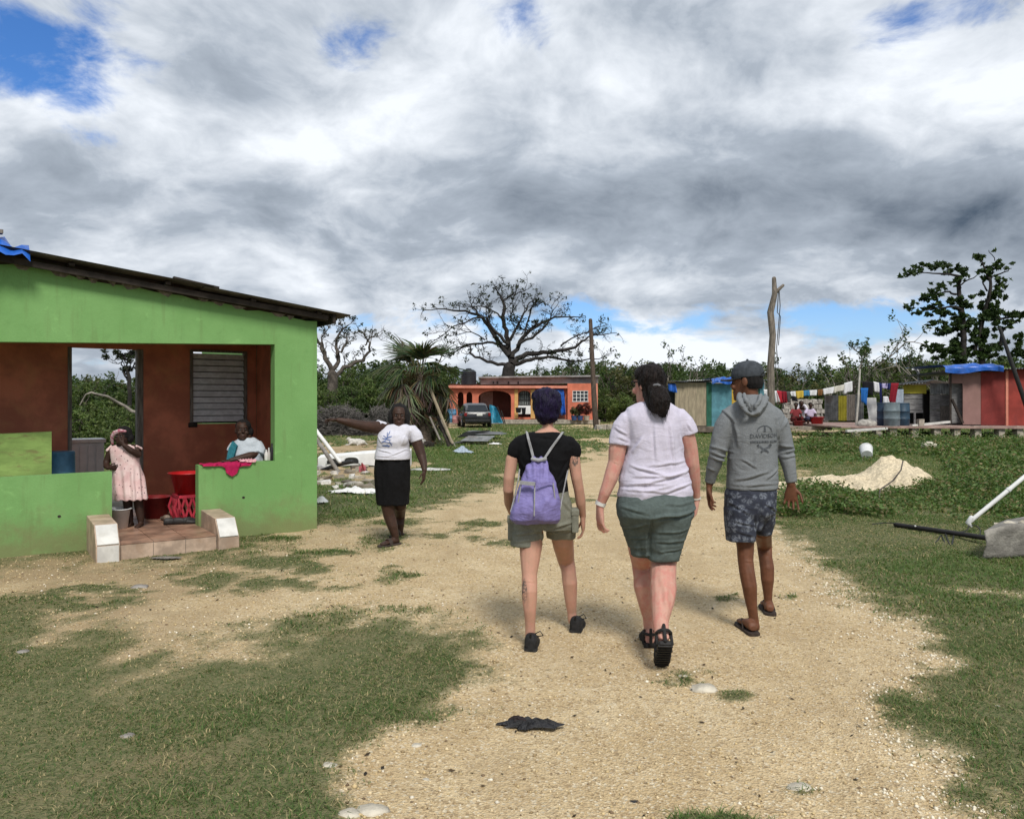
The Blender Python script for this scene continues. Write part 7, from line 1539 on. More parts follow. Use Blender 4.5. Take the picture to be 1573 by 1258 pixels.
def twigs(tb, p, dirv, L, rad, depth, r, tips, gnarl=.5, rise=.15):
    pts = [Vector(p)]; d = Vector(dirv).normalized(); n = 4
    for i in range(n):
        d = (d+Vector((r.gauss(0, gnarl), r.gauss(0, gnarl), r.gauss(0, gnarl)+rise))*.5).normalized(); pts.append(pts[-1]+d*L/n)
    tb.add(pts, rad, rad*.45, 5 if rad > .03 else 4)
    tips.append(pts[-1])
    if depth > 0:
        for k in range(r.choice((2, 3))):
            i = r.randint(1, n); nd = (d+Vector((r.gauss(0, .8), r.gauss(0, .8), r.gauss(0, .6)+rise))).normalized()
            twigs(tb, pts[i], nd, L*r.uniform(.5, .8), rad*.58, depth-1, r, tips, gnarl, rise)
def limb_tree(name, label, d, trunk, limbs, bark, seed, twig_len, twig_r, leaf=None, depth=2, density=1.0, ysp=.35, cat='tree', wob=.12, group=None, lk=1.0, rise=.15):
    """trunk / limbs: lists of (u, v, radius_m); limbs spread in depth too"""
    r = random.Random(seed); base = W(trunk[0][0], trunk[0][1], d); base.z = 0
    t = thing(name, base, label, cat, group); tb = Tubes(); tk = Tubes(); tips = []
    tp = [W(u, v, d) for u, v, _ in trunk]; tp[0].z = min(tp[0].z, -.2); tk.add(smooth_pts(tp, 4, r, wob*.4), trunk[0][2], trunk[-1][2], 10)
    for lb in limbs:
        k = r.uniform(-1, 1)*ysp; pts = []
        for i, (u, v, rad) in enumerate(lb):
            x0 = lb[0][0]; pts.append(W(u, v, d)+Vector((0, k*math.hypot(u-x0, v-lb[0][1])*d/FPX, 0)))
        sp = smooth_pts(pts, 4, r, wob); tk.add(sp, lb[0][2]*lk, lb[-1][2]*lk, 8)
        for i in range(2, len(sp)):
            f = i/len(sp)
            if r.random() < density*(.35+.6*f):
                dv = (sp[i]-sp[i-1]).normalized()+Vector((r.gauss(0, .7), r.gauss(0, .9), r.gauss(0, .6)+rise*2)); twigs(tb, sp[i], dv, twig_len*r.uniform(.5, 1.1), twig_r*(1.2-.6*f), depth, r, tips, .5, rise)
    link('trunk', tk.mesh('trunk', bark, base), t); link('branches', tb.mesh('branches', bark, base), t)
    if leaf:
        n, size, pal, frac = leaf; cl = [(p.x, p.y, p.z, size*2.2, size*2.2, size*1.5) for p in tips if r.random() < frac]
        if cl:
            V, F, C = leafmesh(cl, n, size, pal, seed); link('crown', np_mesh('crown', V-np.array(base), F, M_LEAF, C), t)
    return t
def z4(l): return [(480+x*.3052, 400+y*.3052, r) for x, y, r in l]
PALD = [(.020, .030, .014), (.030, .042, .018), (.040, .046, .024)]
limb_tree('spreading_tree', 'huge storm stripped spreading tree behind the orange house', 76, z4([(978, 640, .72), (985, 575, .50), (1000, 525, .50)]),
    [z4(q) for q in ([(1000, 520, .5), (985, 400, .34), (962, 300, .24), (960, 200, .16), (935, 150, .10), (913, 118, .05)], [(960, 205, .13), (1010, 170, .09), (1075, 145, .05)], [(990, 480, .42), (900, 350, .26), (830, 265, .18), (700, 240, .11), (560, 232, .05)], [(975, 525, .30), (880, 510, .2), (805, 475, .15), (780, 432, .10), (690, 452, .05)],
        [(985, 440, .26), (880, 410, .18), (760, 432, .11), (680, 470, .05)], [(1005, 520, .5), (1080, 468, .38), (1200, 462, .30), (1330, 432, .2), (1400, 375, .12), (1550, 350, .05)], [(1015, 522, .38), (1100, 500, .28), (1220, 486, .18), (1330, 505, .1), (1480, 480, .05)], [(1005, 490, .4), (1060, 385, .26), (1150, 312, .17), (1250, 275, .11), (1385, 265, .05)], [(1030, 430, .26), (1130, 370, .16), (1195, 300, .1), (1200, 240, .05)],
        [(985, 420, .28), (900, 335, .2), (860, 290, .14), (740, 325, .09), (630, 405, .04)], [(995, 400, .26), (1050, 300, .17), (1090, 220, .07)], [(1150, 315, .14), (1090, 350, .1), (1000, 300, .07), (1020, 210, .04)], [(830, 270, .13), (800, 220, .09), (840, 180, .05)], [(960, 300, .16), (880, 240, .1), (740, 230, .05)], [(1250, 430, .15), (1330, 380, .1), (1440, 330, .05)], [(1060, 390, .16), (1100, 250, .1), (1130, 210, .05)], [(870, 400, .12), (800, 360, .08), (680, 380, .04)])],
    M_BARKD, 21, 1.35, .05, (2200, .13, PALD, .10), depth=3, density=1.3, lk=.60, rise=.06)
limb_tree('bare_tree', 'bare grey tree with a few leaf tufts behind the green house corner', 50, [(512, 622, .38), (511, 590, .32), (510, 572, .28)],
    [[(510, 575, .24), (500, 545, .15), (488, 520, .10), (478, 505, .05)], [(510, 572, .22), (517, 545, .15), (513, 520, .1), (530, 497, .05)], [(512, 580, .2), (535, 562, .14), (556, 553, .11), (563, 532, .08), (556, 515, .06), (545, 503, .03)], [(561, 530, .07), (570, 518, .05), (582, 516, .03)], [(517, 545, .12), (530, 530, .08), (528, 512, .05), (522, 495, .03)], [(500, 545, .1), (495, 525, .07), (505, 500, .03)]], M_BARK, 5, .75, .03, (700, .09, PALD, .14), depth=2, density=1.3, lk=.75)
def z6(l): return [(1370+x*.159, 380+y*.159, r) for x, y, r in l]
def tufted_tree():
    d = 52; base = W(1492, 640, d); base.z = 0; t = thing('tufted_tree', base, 'tall dark green tufted tree with two trunks behind the red shack', 'tree'); tk = Tubes(); r = random.Random(9)
    for q in ([(690, 1700, .24), (680, 1100, .18), (670, 700, .13), (665, 400, .09), (640, 290, .08), (520, 260, .05), (300, 240, .03)], [(850, 1700, .22), (870, 1000, .16), (900, 700, .12), (930, 400, .08), (920, 250, .07), (850, 100, .03)], [(640, 450, .08), (520, 430, .05), (360, 480, .03)], [(650, 600, .09), (520, 580, .06), (400, 590, .04), (240, 630, .02)], [(660, 400, .07), (700, 350, .05), (795, 280, .03)], [(1000, 130, .03), (930, 30, .02)], [(930, 420, .06), (870, 330, .04)], [(940, 300, .06), (1080, 240, .04), (1170, 200, .02)], [(900, 700, .1), (1100, 680, .07), (1300, 640, .04)], [(1060, 950, .1), (1100, 800, .07), (1220, 720, .04)], [(800, 1000, .12), (830, 850, .09), (860, 700, .06)]):
        pp = z6(q); tk.add(smooth_pts([W(u, v, d)+Vector((0, r.uniform(-.3, .3), 0)) for u, v, _ in pp], 4, r, .06), pp[0][2], pp[-1][2], 8)
    link('trunk', tk.mesh('trunk', M_BARKD, base), t)
    cl = []
    for (x, y, rx, ry) in ((150, 255, 62, 40), (330, 185, 80, 42), (480, 165, 75, 34), (620, 215, 85, 50), (665, 290, 55, 40), (250, 220, 60, 35), (490, 365, 55, 36), (370, 460, 80, 40), (430, 425, 60, 30), (320, 500, 50, 25), (600, 510, 110, 38), (690, 560, 70, 60), (400, 580, 85, 32), (170, 580, 48, 30), (240, 635, 18, 16), (480, 640, 110, 36), (440, 730, 95, 26), (640, 680, 100, 50), (600, 780, 120, 55), (480, 820, 80, 36), (840, 85, 65, 38), (1030, 165, 85, 36), (920, 215, 90, 48), (950, 285, 60, 38), (1060, 320, 45, 30), (1010, 400, 70, 45), (990, 500, 85, 70), (960, 590, 80, 50), (900, 690, 105, 46), (1080, 660, 115, 42), (1220, 650, 90, 40), (780, 720, 70, 46), (750, 830, 80, 60), (900, 800, 90, 60), (1120, 740, 75, 36), (650, 930, 120, 60), (850, 930, 110, 70), (530, 1010, 120, 55), (1000, 1000, 120, 60), (1190, 880, 70, 60), (720, 1040, 180, 50), (390, 960, 70, 40), (1230, 1000, 90, 70), (870, 450, 30, 26), (860, 570, 30, 22)):
        u, v = 1370+x*.159, 380+y*.159; p = W(u, v, d); s_ = .159*d/FPX
        for k in range(11): cl.append((p.x+r.gauss(0, rx*s_*.60), p.y+r.uniform(-.6, .6), p.z+r.gauss(0, ry*s_*.58), rx*s_*.24, rx*s_*.24, ry*s_*.32))
    V, F, C = leafmesh(cl, 11000, .17, [(.024, .044, .014), (.036, .062, .020), (.050, .080, .024)], 77, up=.1); link('crown', np_mesh('crown', V-np.array(base), F, M_LEAF, C), t)
tufted_tree()
# ---------------------------------------------------------------- belt of bush and small trees
def bush_proto(kind, seed, name, label):
    r = random.Random(seed); tb = Tubes(); tips = []; b = thing(name, (0, 0, -50), label, 'tree', None)
    pal = {'d': [(.034, .060, .018), (.048, .080, .024), (.066, .094, .032)], 'm': [(.056, .088, .026), (.080, .115, .034), (.110, .138, .046)], 'o': [(.082, .088, .036), (.118, .110, .050), (.066, .078, .030)], 'p': [(.095, .135, .040), (.120, .155, .050), (.066, .102, .030)]}
    z = -50
    for k in range(r.choice((2, 3, 4))):
        a = r.random()*6.28; twigs(tb, (r.gauss(0, .25), r.gauss(0, .25), z), (math.cos(a)*.35, math.sin(a)*.35, 1), r.uniform(2.2, 3.4), .10, 3 if kind[0] != 's' else 3, r, tips, .35, .25)
    link('trunk', tb.mesh('trunk', M_BARK if kind[0] != 's' else M_BARKP, (0, 0, -50)), b)
    cl = []
    if kind[0] == 'b':
        for k in range(26):
            a = r.random()*6.28; rad = 2.0*r.random()**.6; h = r.uniform(.25, 4.0)*(1-.12*rad); cl.append((math.cos(a)*rad, math.sin(a)*rad, z+h, r.uniform(.4, .9), r.uniform(.4, .9), r.uniform(.3, .6)))
        cl += [(p.x, p.y, p.z, .42, .42, .42) for p in tips if r.random() < .5]; n = 5200; size = .13
    elif kind[0] == 's':    # storm stripped: tufts only
        cl = [(p.x, p.y, p.z, .30, .30, .34) for p in tips if r.random() < .42]+[(r.gauss(0, 1), r.gauss(0, 1), z+r.uniform(.2, 1.8), .7, .7, .45) for k in range(12)]; n = 2600; size = .11
    else:                   # tall upright shoots
        for k in range(14):
            a = r.random()*6.28; rad = 1.3*r.random(); hh = r.uniform(2.2, 4.4); x0, y0 = math.cos(a)*rad, math.sin(a)*rad; lx = r.gauss(0, .12)
            for j in range(7): cl.append((x0+lx*j, y0, z+hh*j/6, .26*(1.2-j/9), .26*(1.2-j/9), .34))
        cl += [(r.gauss(0, 1), r.gauss(0, 1), z+r.uniform(.2, 1.6), .8, .8, .5) for k in range(12)]; n = 4200; size = .12
    V, F, C = leafmesh(cl, n, size, pal[kind[1]], seed, up=.2); link('crown', np_mesh('crown', V-np.array((0, 0, -50)), F, M_LEAF, C), b)
    return b
PROT = [('bd', 'bushy_tree', 'dense dark green bushy tree in the wooded belt'), ('bm', 'bushy_tree', 'dense mid green bushy tree in the wooded belt'), ('bo', 'bushy_tree', 'olive brown bushy tree in the wooded belt'), ('sd', 'stripped_tree', 'storm stripped grey tree with dark leaf tufts in the wooded belt'), ('sm', 'stripped_tree', 'storm stripped pale tree with fresh green tufts in the wooded belt'), ('ud', 'shooting_tree', 'dark green tree with upright leafy shoots in the wooded belt'), ('um', 'shooting_tree', 'mid green tree with upright leafy shoots in the wooded belt'), ('bp', 'bushy_tree', 'light green bushy tree in the wooded belt'), ('bd', 'bushy_tree', 'broad low dark green thicket tree in the wooded belt')]
protos = [bush_proto(k, 300+i*7, n, l) for i, (k, n, l) in enumerate(PROT)]
first = [True]*len(protos)
def place_of(u, d):
    if u < 440: return 'in the thicket behind the green house' if d > 30 else 'nearest behind the porch doorway'
    for lim, a, b in ((520, 'around the bare grey tree', 'close beyond the brush heap'), (600, 'far beyond the brush heap', 'close beyond the pointing arm'), (690, 'far behind the fan palm', 'close behind the fan palm'), (800, 'behind the water tank', 'beside the water tank'), (920, 'behind the right half of the orange house', 'beside the orange house'), (1030, 'far behind the ponytailed woman', 'just beyond the utility pole'), (1110, 'far behind the beige panel shack', 'close behind the beige panel shack'), (1180, 'far behind the man in the cap', 'close behind the man in the cap'), (1260, 'far behind the yellow washing', 'close behind the yellow washing'), (1330, 'far behind the white sheets', 'close behind the white sheets'), (1450, 'far behind the grey shed', 'close behind the grey shed'), (9999, 'far behind the red shack', 'close behind the red shack')):
        if u < lim: return a if d > 77 else b
def plant(i, u, d, vtop, sx=1.0):
    h = CAMH+(HY-vtop)*d/FPX; s = h/4.6; x = (u-CX)*d/FPX; o = protos[i]
    lb = LAB[i]+' '+place_of(u, d)
    if first[i]: first[i] = False; o.location = (x, d, -.1); o.scale = (s*sx, s*sx, s); o.rotation_euler = (0, 0, random.random()*6)
    else: o = copy_tree(o, (x, d, -.1), random.random()*6.28, (s*sx, s*sx, s))
    o['label'] = lb; o['group'] = 'trees: '+lb
LAB = ['dense dark green bushy tree', 'dense mid green bushy tree', 'olive brown bushy tree', 'storm stripped grey tree', 'storm stripped pale tree', 'dark upright shooting tree', 'mid green upright shooting tree', 'light green bushy tree', 'low broad dark thicket tree']
rb = random.Random(44)
def top_at(u):
    xs = [-300, 100, 480, 560, 600, 680, 740, 850, 930, 1010, 1090, 1150, 1190, 1240, 1290, 1340, 1380, 1430, 1573, 1900]; ys = [565, 572, 566, 556, 548, 562, 566, 562, 552, 556, 548, 556, 560, 578, 560, 550, 552, 548, 545, 545]
    return float(np.interp(u, xs, ys))
for u in range(440, 1640, 27):
    uu = u+rb.uniform(-10, 10); plant(rb.choice((0, 0, 1, 2, 3, 5, 8)), uu, rb.uniform(80, 92), top_at(uu)+rb.uniform(-3, 10), 1.25)
for u in range(470, 1620, 33):
    uu = u+rb.uniform(-12, 12)
    if 690 < uu < 918: continue
    plant(rb.choice((0, 1, 1, 2, 3, 4, 5, 6, 7)), uu, rb.uniform(66, 74), top_at(uu)+rb.uniform(4, 26), 1.15)
for (u, d, vt, i) in ((500, 47, 598, 1), (530, 50, 590, 0), (560, 52, 580, 7), (590, 53, 572, 0), (618, 55, 575, 1), (640, 56, 570, 0), (930, 62, 596, 1), (960, 60, 600, 7), (1000, 60, 592, 0), (1020, 60, 606, 8), (1205, 60, 572, 5), (1225, 62, 590, 2), (1255, 60, 586, 2), (1290, 58, 565, 4), (1320, 56, 558, 5), (1350, 56, 566, 3), (1375, 55, 560, 4), (1395, 58, 552, 3), (1420, 54, 560, 2), (1445, 52, 566, 3), (1550, 50, 548, 6), (1590, 48, 550, 7), (1310, 60, 535, 3)): plant(i, u, d, vt, 1.1)
# thicket behind the green house, seen through the doorway
for (u, d, vt, i) in ((95, 40, 572, 0), (120, 36, 585, 1), (150, 42, 578, 0), (180, 38, 592, 8), (210, 36, 580, 1), (240, 44, 575, 0), (140, 26, 618, 7), (175, 25, 622, 1), (205, 24, 630, 1), (110, 27, 612, 0), (60, 45, 575, 0), (20, 45, 575, 1), (-40, 45, 570, 0), (170, 46, 580, 2)): plant(i, u, d, vt, 1.2)
limb_tree('layered_tree', 'layered dark tree standing beyond the porch doorway', 34, [(198, 640, .10), (198, 590, .075), (196, 570, .06)], [[(197, 585, .1), (190, 565, .07), (195, 545, .04)], [(196, 575, .09), (205, 560, .06), (214, 552, .03)], [(197, 580, .08), (185, 560, .05), (178, 557, .03)], [(196, 568, .06), (200, 548, .04), (203, 540, .02)]], M_BARKD, 15, .6, .02, (1500, .075, PALD, .5), depth=1, density=.9, lk=.5)
fb = MB().tube([W(123, 622, 23), W(132, 606, 23), W(140, 603, 23), W(150, 606, 23.2), W(165, 609, 23.5), W(180, 618, 23.8), W(192, 624, 24), W(203, 632, 24), W(222, 636, 24)], [.02, .025, .03, .035, .04, .045, .05, .055, .06], 8).build('fallen_branch', M_BARKP, None, base=W(170, 640, 23.5), smooth=True); setp(fb, 'pale fallen branch arching over the thicket behind the doorway', 'branch')
# far wooded slope and blue hill
def ridge(name, d, pts, mt, label, kind):
    V = []; F = []; n = len(pts)
    for (u, v) in pts: V += [W(u, 640, d*.9), W(u, v, d), W(u, 640, d*1.3)]
    for v_ in V[0::3]: v_.z = -2
    for v_ in V[2::3]: v_.z = -2
    for i in range(n-1): F += [(3*i, 3*i+3, 3*i+4, 3*i+1), (3*i+1, 3*i+4, 3*i+5, 3*i+2)]
    o = MB().add(V, F).build(name, mt, None, smooth=True); return setp(o, label, kind=kind)
M_HILL = mat('hill_green', (.075, .095, .085), 1, .25, .02, .5, .05, 2); rr = random.Random(3)
ridge('hill', 900, [(u, 606-40*math.exp(-((u-1400)/150)**2)-12*math.exp(-((u-1560)/120)**2)+rr.uniform(-1, 1)) for u in range(1000, 1900, 18)], M_HILL, 'distant hill behind the right hand trees', 'structure')
# far canopy closing the gaps of the belt: leaf mass nobody could count
r_ = np.random.default_rng(6); cl = []
for k in range(420):
    d = 105+r_.random()*25; u = -250+r_.random()*2100; vt = top_at(u)+8+r_.random()*16; h = CAMH+(HY-vt)*d/FPX; cl.append(((u-CX)*d/FPX, d, h*.55*r_.random()+h*.35, 2.2, 1.5, h*.30))
V, F, C = leafmesh(cl, 60000, .30, [(.040, .066, .022), (.058, .086, .030), (.080, .100, .042)], 91); o = link('far_wood', np_mesh('far_wood', V, F, M_LEAF, C)); setp(o, 'far wood closing the view behind the belt of trees', 'wood', kind='stuff')
# ---------------------------------------------------------------- fan palm with dead fronds
def palm():
    d = 28.0; base = W(652, 684, d); base.z = 0; t = thing('fan_palm', base, 'ragged fan palm with hanging dead brown fronds', 'palm')
    r = random.Random(2); cr = W(646, 578, d); MB().tube([base+Vector((0, 0, -.1)), base+Vector((.02, 0, .6)), base+Vector((-.02, 0, 1.3)), cr], [.30, .25, .22, .2], 12).build('trunk', mat('palm_trunk', (.115, .09, .07), .95, .4, 6, .8, 14, .03, stretch=(1, 1, 5)), t)
    def frond_mesh(pal, seed, droop, L=.95, nb=18):
        q = random.Random(seed); V = []; F = []; C = []
        for k in range(nb):
            a = (k/(nb-1)-.5)*2.3+q.gauss(0, .04); ln = L*(.75+.25*math.cos(a))*q.uniform(.8, 1.05); col = [c*q.uniform(.7, 1.3) for c in pal[q.randrange(len(pal))]]
            prev = None; w = .035
            for j in range(5):
                s = j/4; x = math.sin(a)*ln*s; y = math.cos(a)*ln*s; z = -droop*ln*s*s+.05*math.sin(s*3); ww = w*(1-s)**.7+.002; px_, py_ = math.cos(a)*ww, -math.sin(a)*ww
                V += [(x-px_, y-py_, z), (x+px_, y+py_, z+.01)]; C += [col, col]
                if j: o = len(V)-4; F.append((o, o+1, o+3, o+2))
        # petiole
        o = len(V); V += [(-.02, -.9, .0), (.02, -.9, .0), (.015, .02, 0), (-.015, .02, 0), (0, -.9, -.04), (0, .02, -.03)]; C += [[.12, .10, .05]]*6; F += [(o, o+1, o+2, o+3), (o, o+4, o+5, o+3), (o+1, o+4, o+5, o+2)]
        return mesh_from('frond', V, F, M_LEAF, colors=np.array(C))
    gm = [frond_mesh([(.040, .062, .028), (.058, .080, .036), (.10, .105, .06)], 5+i, .25+.25*i) for i in range(3)]; bm_ = [frond_mesh([(.13, .11, .075), (.19, .165, .11), (.075, .062, .045)], 15+i, .55, .85) for i in range(3)]
    def put(me, az, el, s, c):
        o = bpy.data.objects.new('frond', me); COL.objects.link(o); o.parent = t; dirv = Vector((math.cos(az)*math.cos(el), math.sin(az)*math.cos(el), math.sin(el)))
        q = dirv.to_track_quat('Y', 'Z'); o.rotation_euler = q.to_euler(); o.location = (c-base)+dirv*.75*s; o.scale = (s, s, s); return o
    for i in range(24): put(r.choice(gm), r.random()*6.28, R(r.uniform(-25, 70)), r.uniform(.85, 1.15), cr)
    put(gm[0], R(150), R(66), 1.1, cr+Vector((-.3, 0, 0))); put(gm[0], R(40), R(62), 1.05, cr+Vector((.45, .2, .1)))
    for i in range(64): put(r.choice(bm_), r.random()*6.28, R(r.uniform(-85, -5)), r.uniform(.8, 1.2), cr+Vector((r.gauss(0, .2), r.gauss(0, .2), r.uniform(-.5, .1))))
    for (u, v, e) in ((668, 610, -75), (672, 622, -85), (660, 630, -80), (630, 600, -70), (676, 600, -70), (664, 645, -85)): put(r.choice(bm_), r.random()*6.28, R(e), 1.0, W(u, v, d))
palm()
# lumber, poles and zinc leaning by the palm
dT = 27.0
for i, (u0, v0, u1, v1, w_, mt, lb) in enumerate(((658, 590, 699, 692, .09, M_PLYBEIGE, 'long pale lumber leaning against the palm'), (672, 640, 692, 690, .10, M_DARKWOOD, 'dark pole leaning beside the palm lumber'), (676, 645, 700, 688, .06, M_GREYWOOD, 'thin grey stick leaning among the palm lumber'), (660, 640, 676, 676, .06, M_GREYWOOD, 'short grey stick propped on the palm foot'), (674, 655, 696, 684, .08, M_DARKWOOD, 'dark plank fallen across the lumber by the palm'))):
    o = MB().bar(W(u0, v0, dT+.3), W(u1, v1, dT-.4), w_, w_*.6).build('timber', mt, None, base=W(u1, v1, dT)); setp(o, lb, 'timber', None)

q = random.Random(77)
for i in range(14):
    u, v = q.uniform(628, 660), q.uniform(668, 688); g = G(u, v); s_ = q.uniform(.1, .3); c = Vector((g.x, min(g.y, 27.6), s_*.3+q.random()*.35*(i % 3 == 0)))
    o = MB().box(c, (s_*1.8, s_, s_*.7), q.random()*3).jitter(s_*.15).build('debris', (M_TILEW, M_DARKWOOD, M_GREYWOOD)[i % 3], None, base=c); setp(o, ('pale scrap heaped at the foot of the fan palm', 'dark scrap heaped at the foot of the fan palm', 'grey wooden scrap heaped at the foot of the fan palm')[i % 3], 'debris', 'scraps at the palm foot, kind %d' % (i % 3))
# ================================================================ YARD DEBRIS
M_STONEW = mat('pale_limestone', (.48, .44, .36), .95, .25, 6, .6, 25, .02, stain=(.30, .26, .19), stain_scale=3, stain_amt=.6)
M_STONEG = mat('grey_stone', (.24, .22, .20), .95, .3, 6, .6, 25, .02)
def stone(c, r, seed, mt, label, name='stone', flat=.5, cat='stone', group=None):
    q = random.Random(seed); m = MB().ball((0, 0, 0), 1.0, 14, 10); me_v = []; n0 = q.random()*50
    for p in m.v:
        k = 1+.28*float(fbm(np.array([p.x*1.5+n0]), np.array([p.y*1.5]), np.array([p.z*1.5]), seed, 3)[0]); me_v.append(Vector(c)+Vector((p.x*r*k, p.y*r*.8*k, p.z*r*flat*k)))
    m.v = me_v; o = m.build(name, mt, None, base=c, smooth=True); return setp(o, label, cat, group)
def gp(u, v): g = G(u, v); g.z = szf(g.x, g.y); return g
# sand pile
def pile():
    cen = G(1345, 742); V = []; F = []; nx, ny = 150, 90
    for j in range(ny+1):
        for i in range(nx+1):
            u = 1185+(1480-1185)*i/nx; y = 12.6+(16.2-12.6)*j/ny; x = (u-CX)/FPX*14.0; 
            h = .36*math.exp(-((u-1400)/48)**2-((y-14.3)/.80)**2)+.28*math.exp(-((u-1360)/45)**2-((y-14.1)/.8)**2)+.20*math.exp(-((u-1280)/60)**2-((y-13.9)/.8)**2)+.12*math.exp(-((u-1215)/35)**2-((y-13.9)/.6)**2)
            V.append([x, y, h-.05])
    A = np.array(V); A[:, 2] += np.clip(A[:, 2]+.03, 0, .1)*1.0*fbm(A[:, 0]*4, A[:, 1]*4, 0, 9, 3)+np.clip(A[:, 2]+.03, 0, .1)*.25*fbm(A[:, 0]*13, A[:, 1]*13, 0, 19, 2)
    idx = np.arange((nx+1)*(ny+1)).reshape(ny+1, nx+1); F = np.stack([idx[:-1, :-1], idx[:-1, 1:], idx[1:, 1:], idx[1:, :-1]], -1).reshape(-1, 4)
    o = link('sand_pile', np_mesh('sand_pile', A-np.array((cen.x, 14, 0)), F, mat('pale_sand', (.60, .51, .36), .95, .22, 26, .9, 45, .02, stain=(.46, .36, .23), stain_scale=1.6, stain_amt=.5), smooth=True), None, (cen.x, 14, 0)); setp(o, 'long low pile of pale sand in the weeds', 'sand pile')
    w = MB().tube([W(1387, 708, 13.6), W(1384, 722, 13.3), W(1372, 738, 12.9), W(1352, 752, 12.5), W(1350, 772, 11.8), W(1343, 793, 10.6)], .012, 6).build('vine_stem', M_BARK, None, base=W(1360, 760, 12.5), smooth=True); setp(w, 'dry brown vine trailing over the sand pile', 'vine')
pile()
# bucket on its side in the grass
def bucket():
    c = W(1331, 694, 21.0); b = thing('bucket', c+Vector((0, 0, -.14)), 'white bucket lying tipped over in the weeds', 'bucket'); rot = Matrix.Rotation(R(-62), 3, 'X') @ Matrix.Rotation(R(18), 3, 'Y'); m = MB()
    m.loft([(c+rot@Vector((0, 0, z)), rot@Vector((r, 0, 0)), rot@Vector((0, r, 0))) for r, z in ((.135, -.17), (.14, -.16), (.165, .15), (.175, .15), (.175, .18), (.16, .18), (.13, -.15))], 22); m.build('shell', M_WHITEPL, b, smooth=False)
    MB().tube([c+rot@Vector((.17*math.cos(a), .02+.16*math.sin(a), .15)) for a in [math.pi*k/8 for k in range(9)]], .005, 5).build('handle', M_IRON, b)
bucket()
stone(W(1427, 683, 24)-Vector((0, 0, .02)), .23, 4, M_STONEW, 'round pale rock in the weeds beyond the tipped bucket', flat=.5)
stone(W(1521, 694, 21)-Vector((0, 0, .05)), .08, 5, M_STONEW, 'small pale rock in the weeds before the red shack', flat=.5)
# concrete lump, pipes, wires at the right edge
def lump():
    c = gp(1552, 862); d = c.y; b = thing('concrete_block', c, 'broken concrete footing at the edge of the weeds', 'block'); q = random.Random(3)
    V = []
    m = MB().prism([W(1512, 862, d), W(1640, 850, d+.2), W(1640, 798, d+.2), W(1560, 806, d), W(1530, 810, d), (W(1512, 816, d))], (.42, .5, .0)); bm = bmesh.new(); me = mesh_from('t', m.v, m.f); bm.from_mesh(me); bmesh.ops.triangulate(bm, faces=bm.faces); bmesh.ops.subdivide_edges(bm, edges=bm.edges, cuts=5, use_grid_fill=True); bm.verts.index_update()
    V = np.array([tuple(v.co) for v in bm.verts]); F = [[v.index for v in f.verts] for f in bm.faces]; bm.free()
    V += .022*np.stack([fbm(V[:, 0]*6, V[:, 1]*6, V[:, 2]*6, s, 3) for s in (1, 2, 3)], 1)
    mm = MB(); mm.add([Vector(v) for v in V], F); mm.build('block', mat('old_concrete', (.25, .235, .21), .95, .3, 5, .7, 25, .02, stain=(.11, .10, .09), stain_scale=2, stain_amt=.7), b, smooth=True)
    for k in range(9): u = q.uniform(1535, 1600); p = W(u, 806-(u-1535)*.10, d+.15+q.random()*.3)+Vector((0, 0, -.005)); MB().ball(p, (.06, .05, .025), 8, 6).jitter(.012).build('crumb', M_STONEW, b)
    bl = [W(1376, 806, 9.45), W(1440, 815, 9.0), W(1514, 826, 8.3)]
    o = MB().tube(bl, .028, 10).build('black_pipe', mat('black_pipe', (.016, .014, .014), .6), None, base=bl[1], smooth=True); setp(o, 'black pipe propped on the concrete footing', 'pipe')
    wp = thing('white_pipe', W(1490, 803, 8.9), 'long white pipe slanting up from the black pipe', 'pipe'); MB().tube([W(1490, 801, 8.9), W(1573, 733, 8.9), W(1640, 678, 8.9)], .024, 12).build('tube', M_WHITE, wp, smooth=True); MB().tube([W(1492, 795, 8.86), W(1487, 803, 8.86), W(1491, 808, 8.86)], [.025, .030, .020], 8).build('coupling', M_WHITEPL, wp, smooth=True); MB().tube([W(1548, 753.5, 8.9), W(1551, 751, 8.9)], .029, 12, rnd=False).build('collar', M_WHITEPL, wp)
    for i, (pts, lb) in enumerate((([W(1490, 806, 8.85), W(1500, 808, 8.8), W(1506, 815, 8.6), W(1504, 826, 8.4)], 'black wire looping from the white pipe joint'), ([W(1489, 807, 8.85), W(1484, 815, 8.8), W(1470, 817, 8.8)], 'short black wire behind the white pipe joint'), ([W(1418, 812, 9.9), W(1422, 825, 9.0), W(1430, 836, 8.3), W(1440, 830, 8.5), W(1446, 822, 8.8), W(1452, 836, 8.3)], 'tangled dark wire hanging from the black pipe'), ([W(1452, 818, 8.9), W(1460, 838, 8.2), W(1464, 828, 8.5), W(1466, 820, 8.8), W(1462, 842, 8.1)], 'dark wire knot under the middle of the black pipe'), ([W(1376, 804, 9.4), W(1360, 803, 9.6), W(1340, 805, 9.6)], 'thin dark wire lying off the end of the black pipe'))):
        o = MB().tube(smooth_pts(pts, 4), .006, 5).build('wire', M_IRON, None, base=pts[0], smooth=True); setp(o, lb, 'wire')
    o = MB().tube([W(1406, 808, 9.2), W(1404, 815, 9.9), W(1402, 827, 9.1)], [.012, .014, .008], 6).build('rag_strip', M_WHITEPL, None, base=W(1404, 820, 9.9)); setp(o, 'pale strip tied round the black pipe', 'rag')
lump()
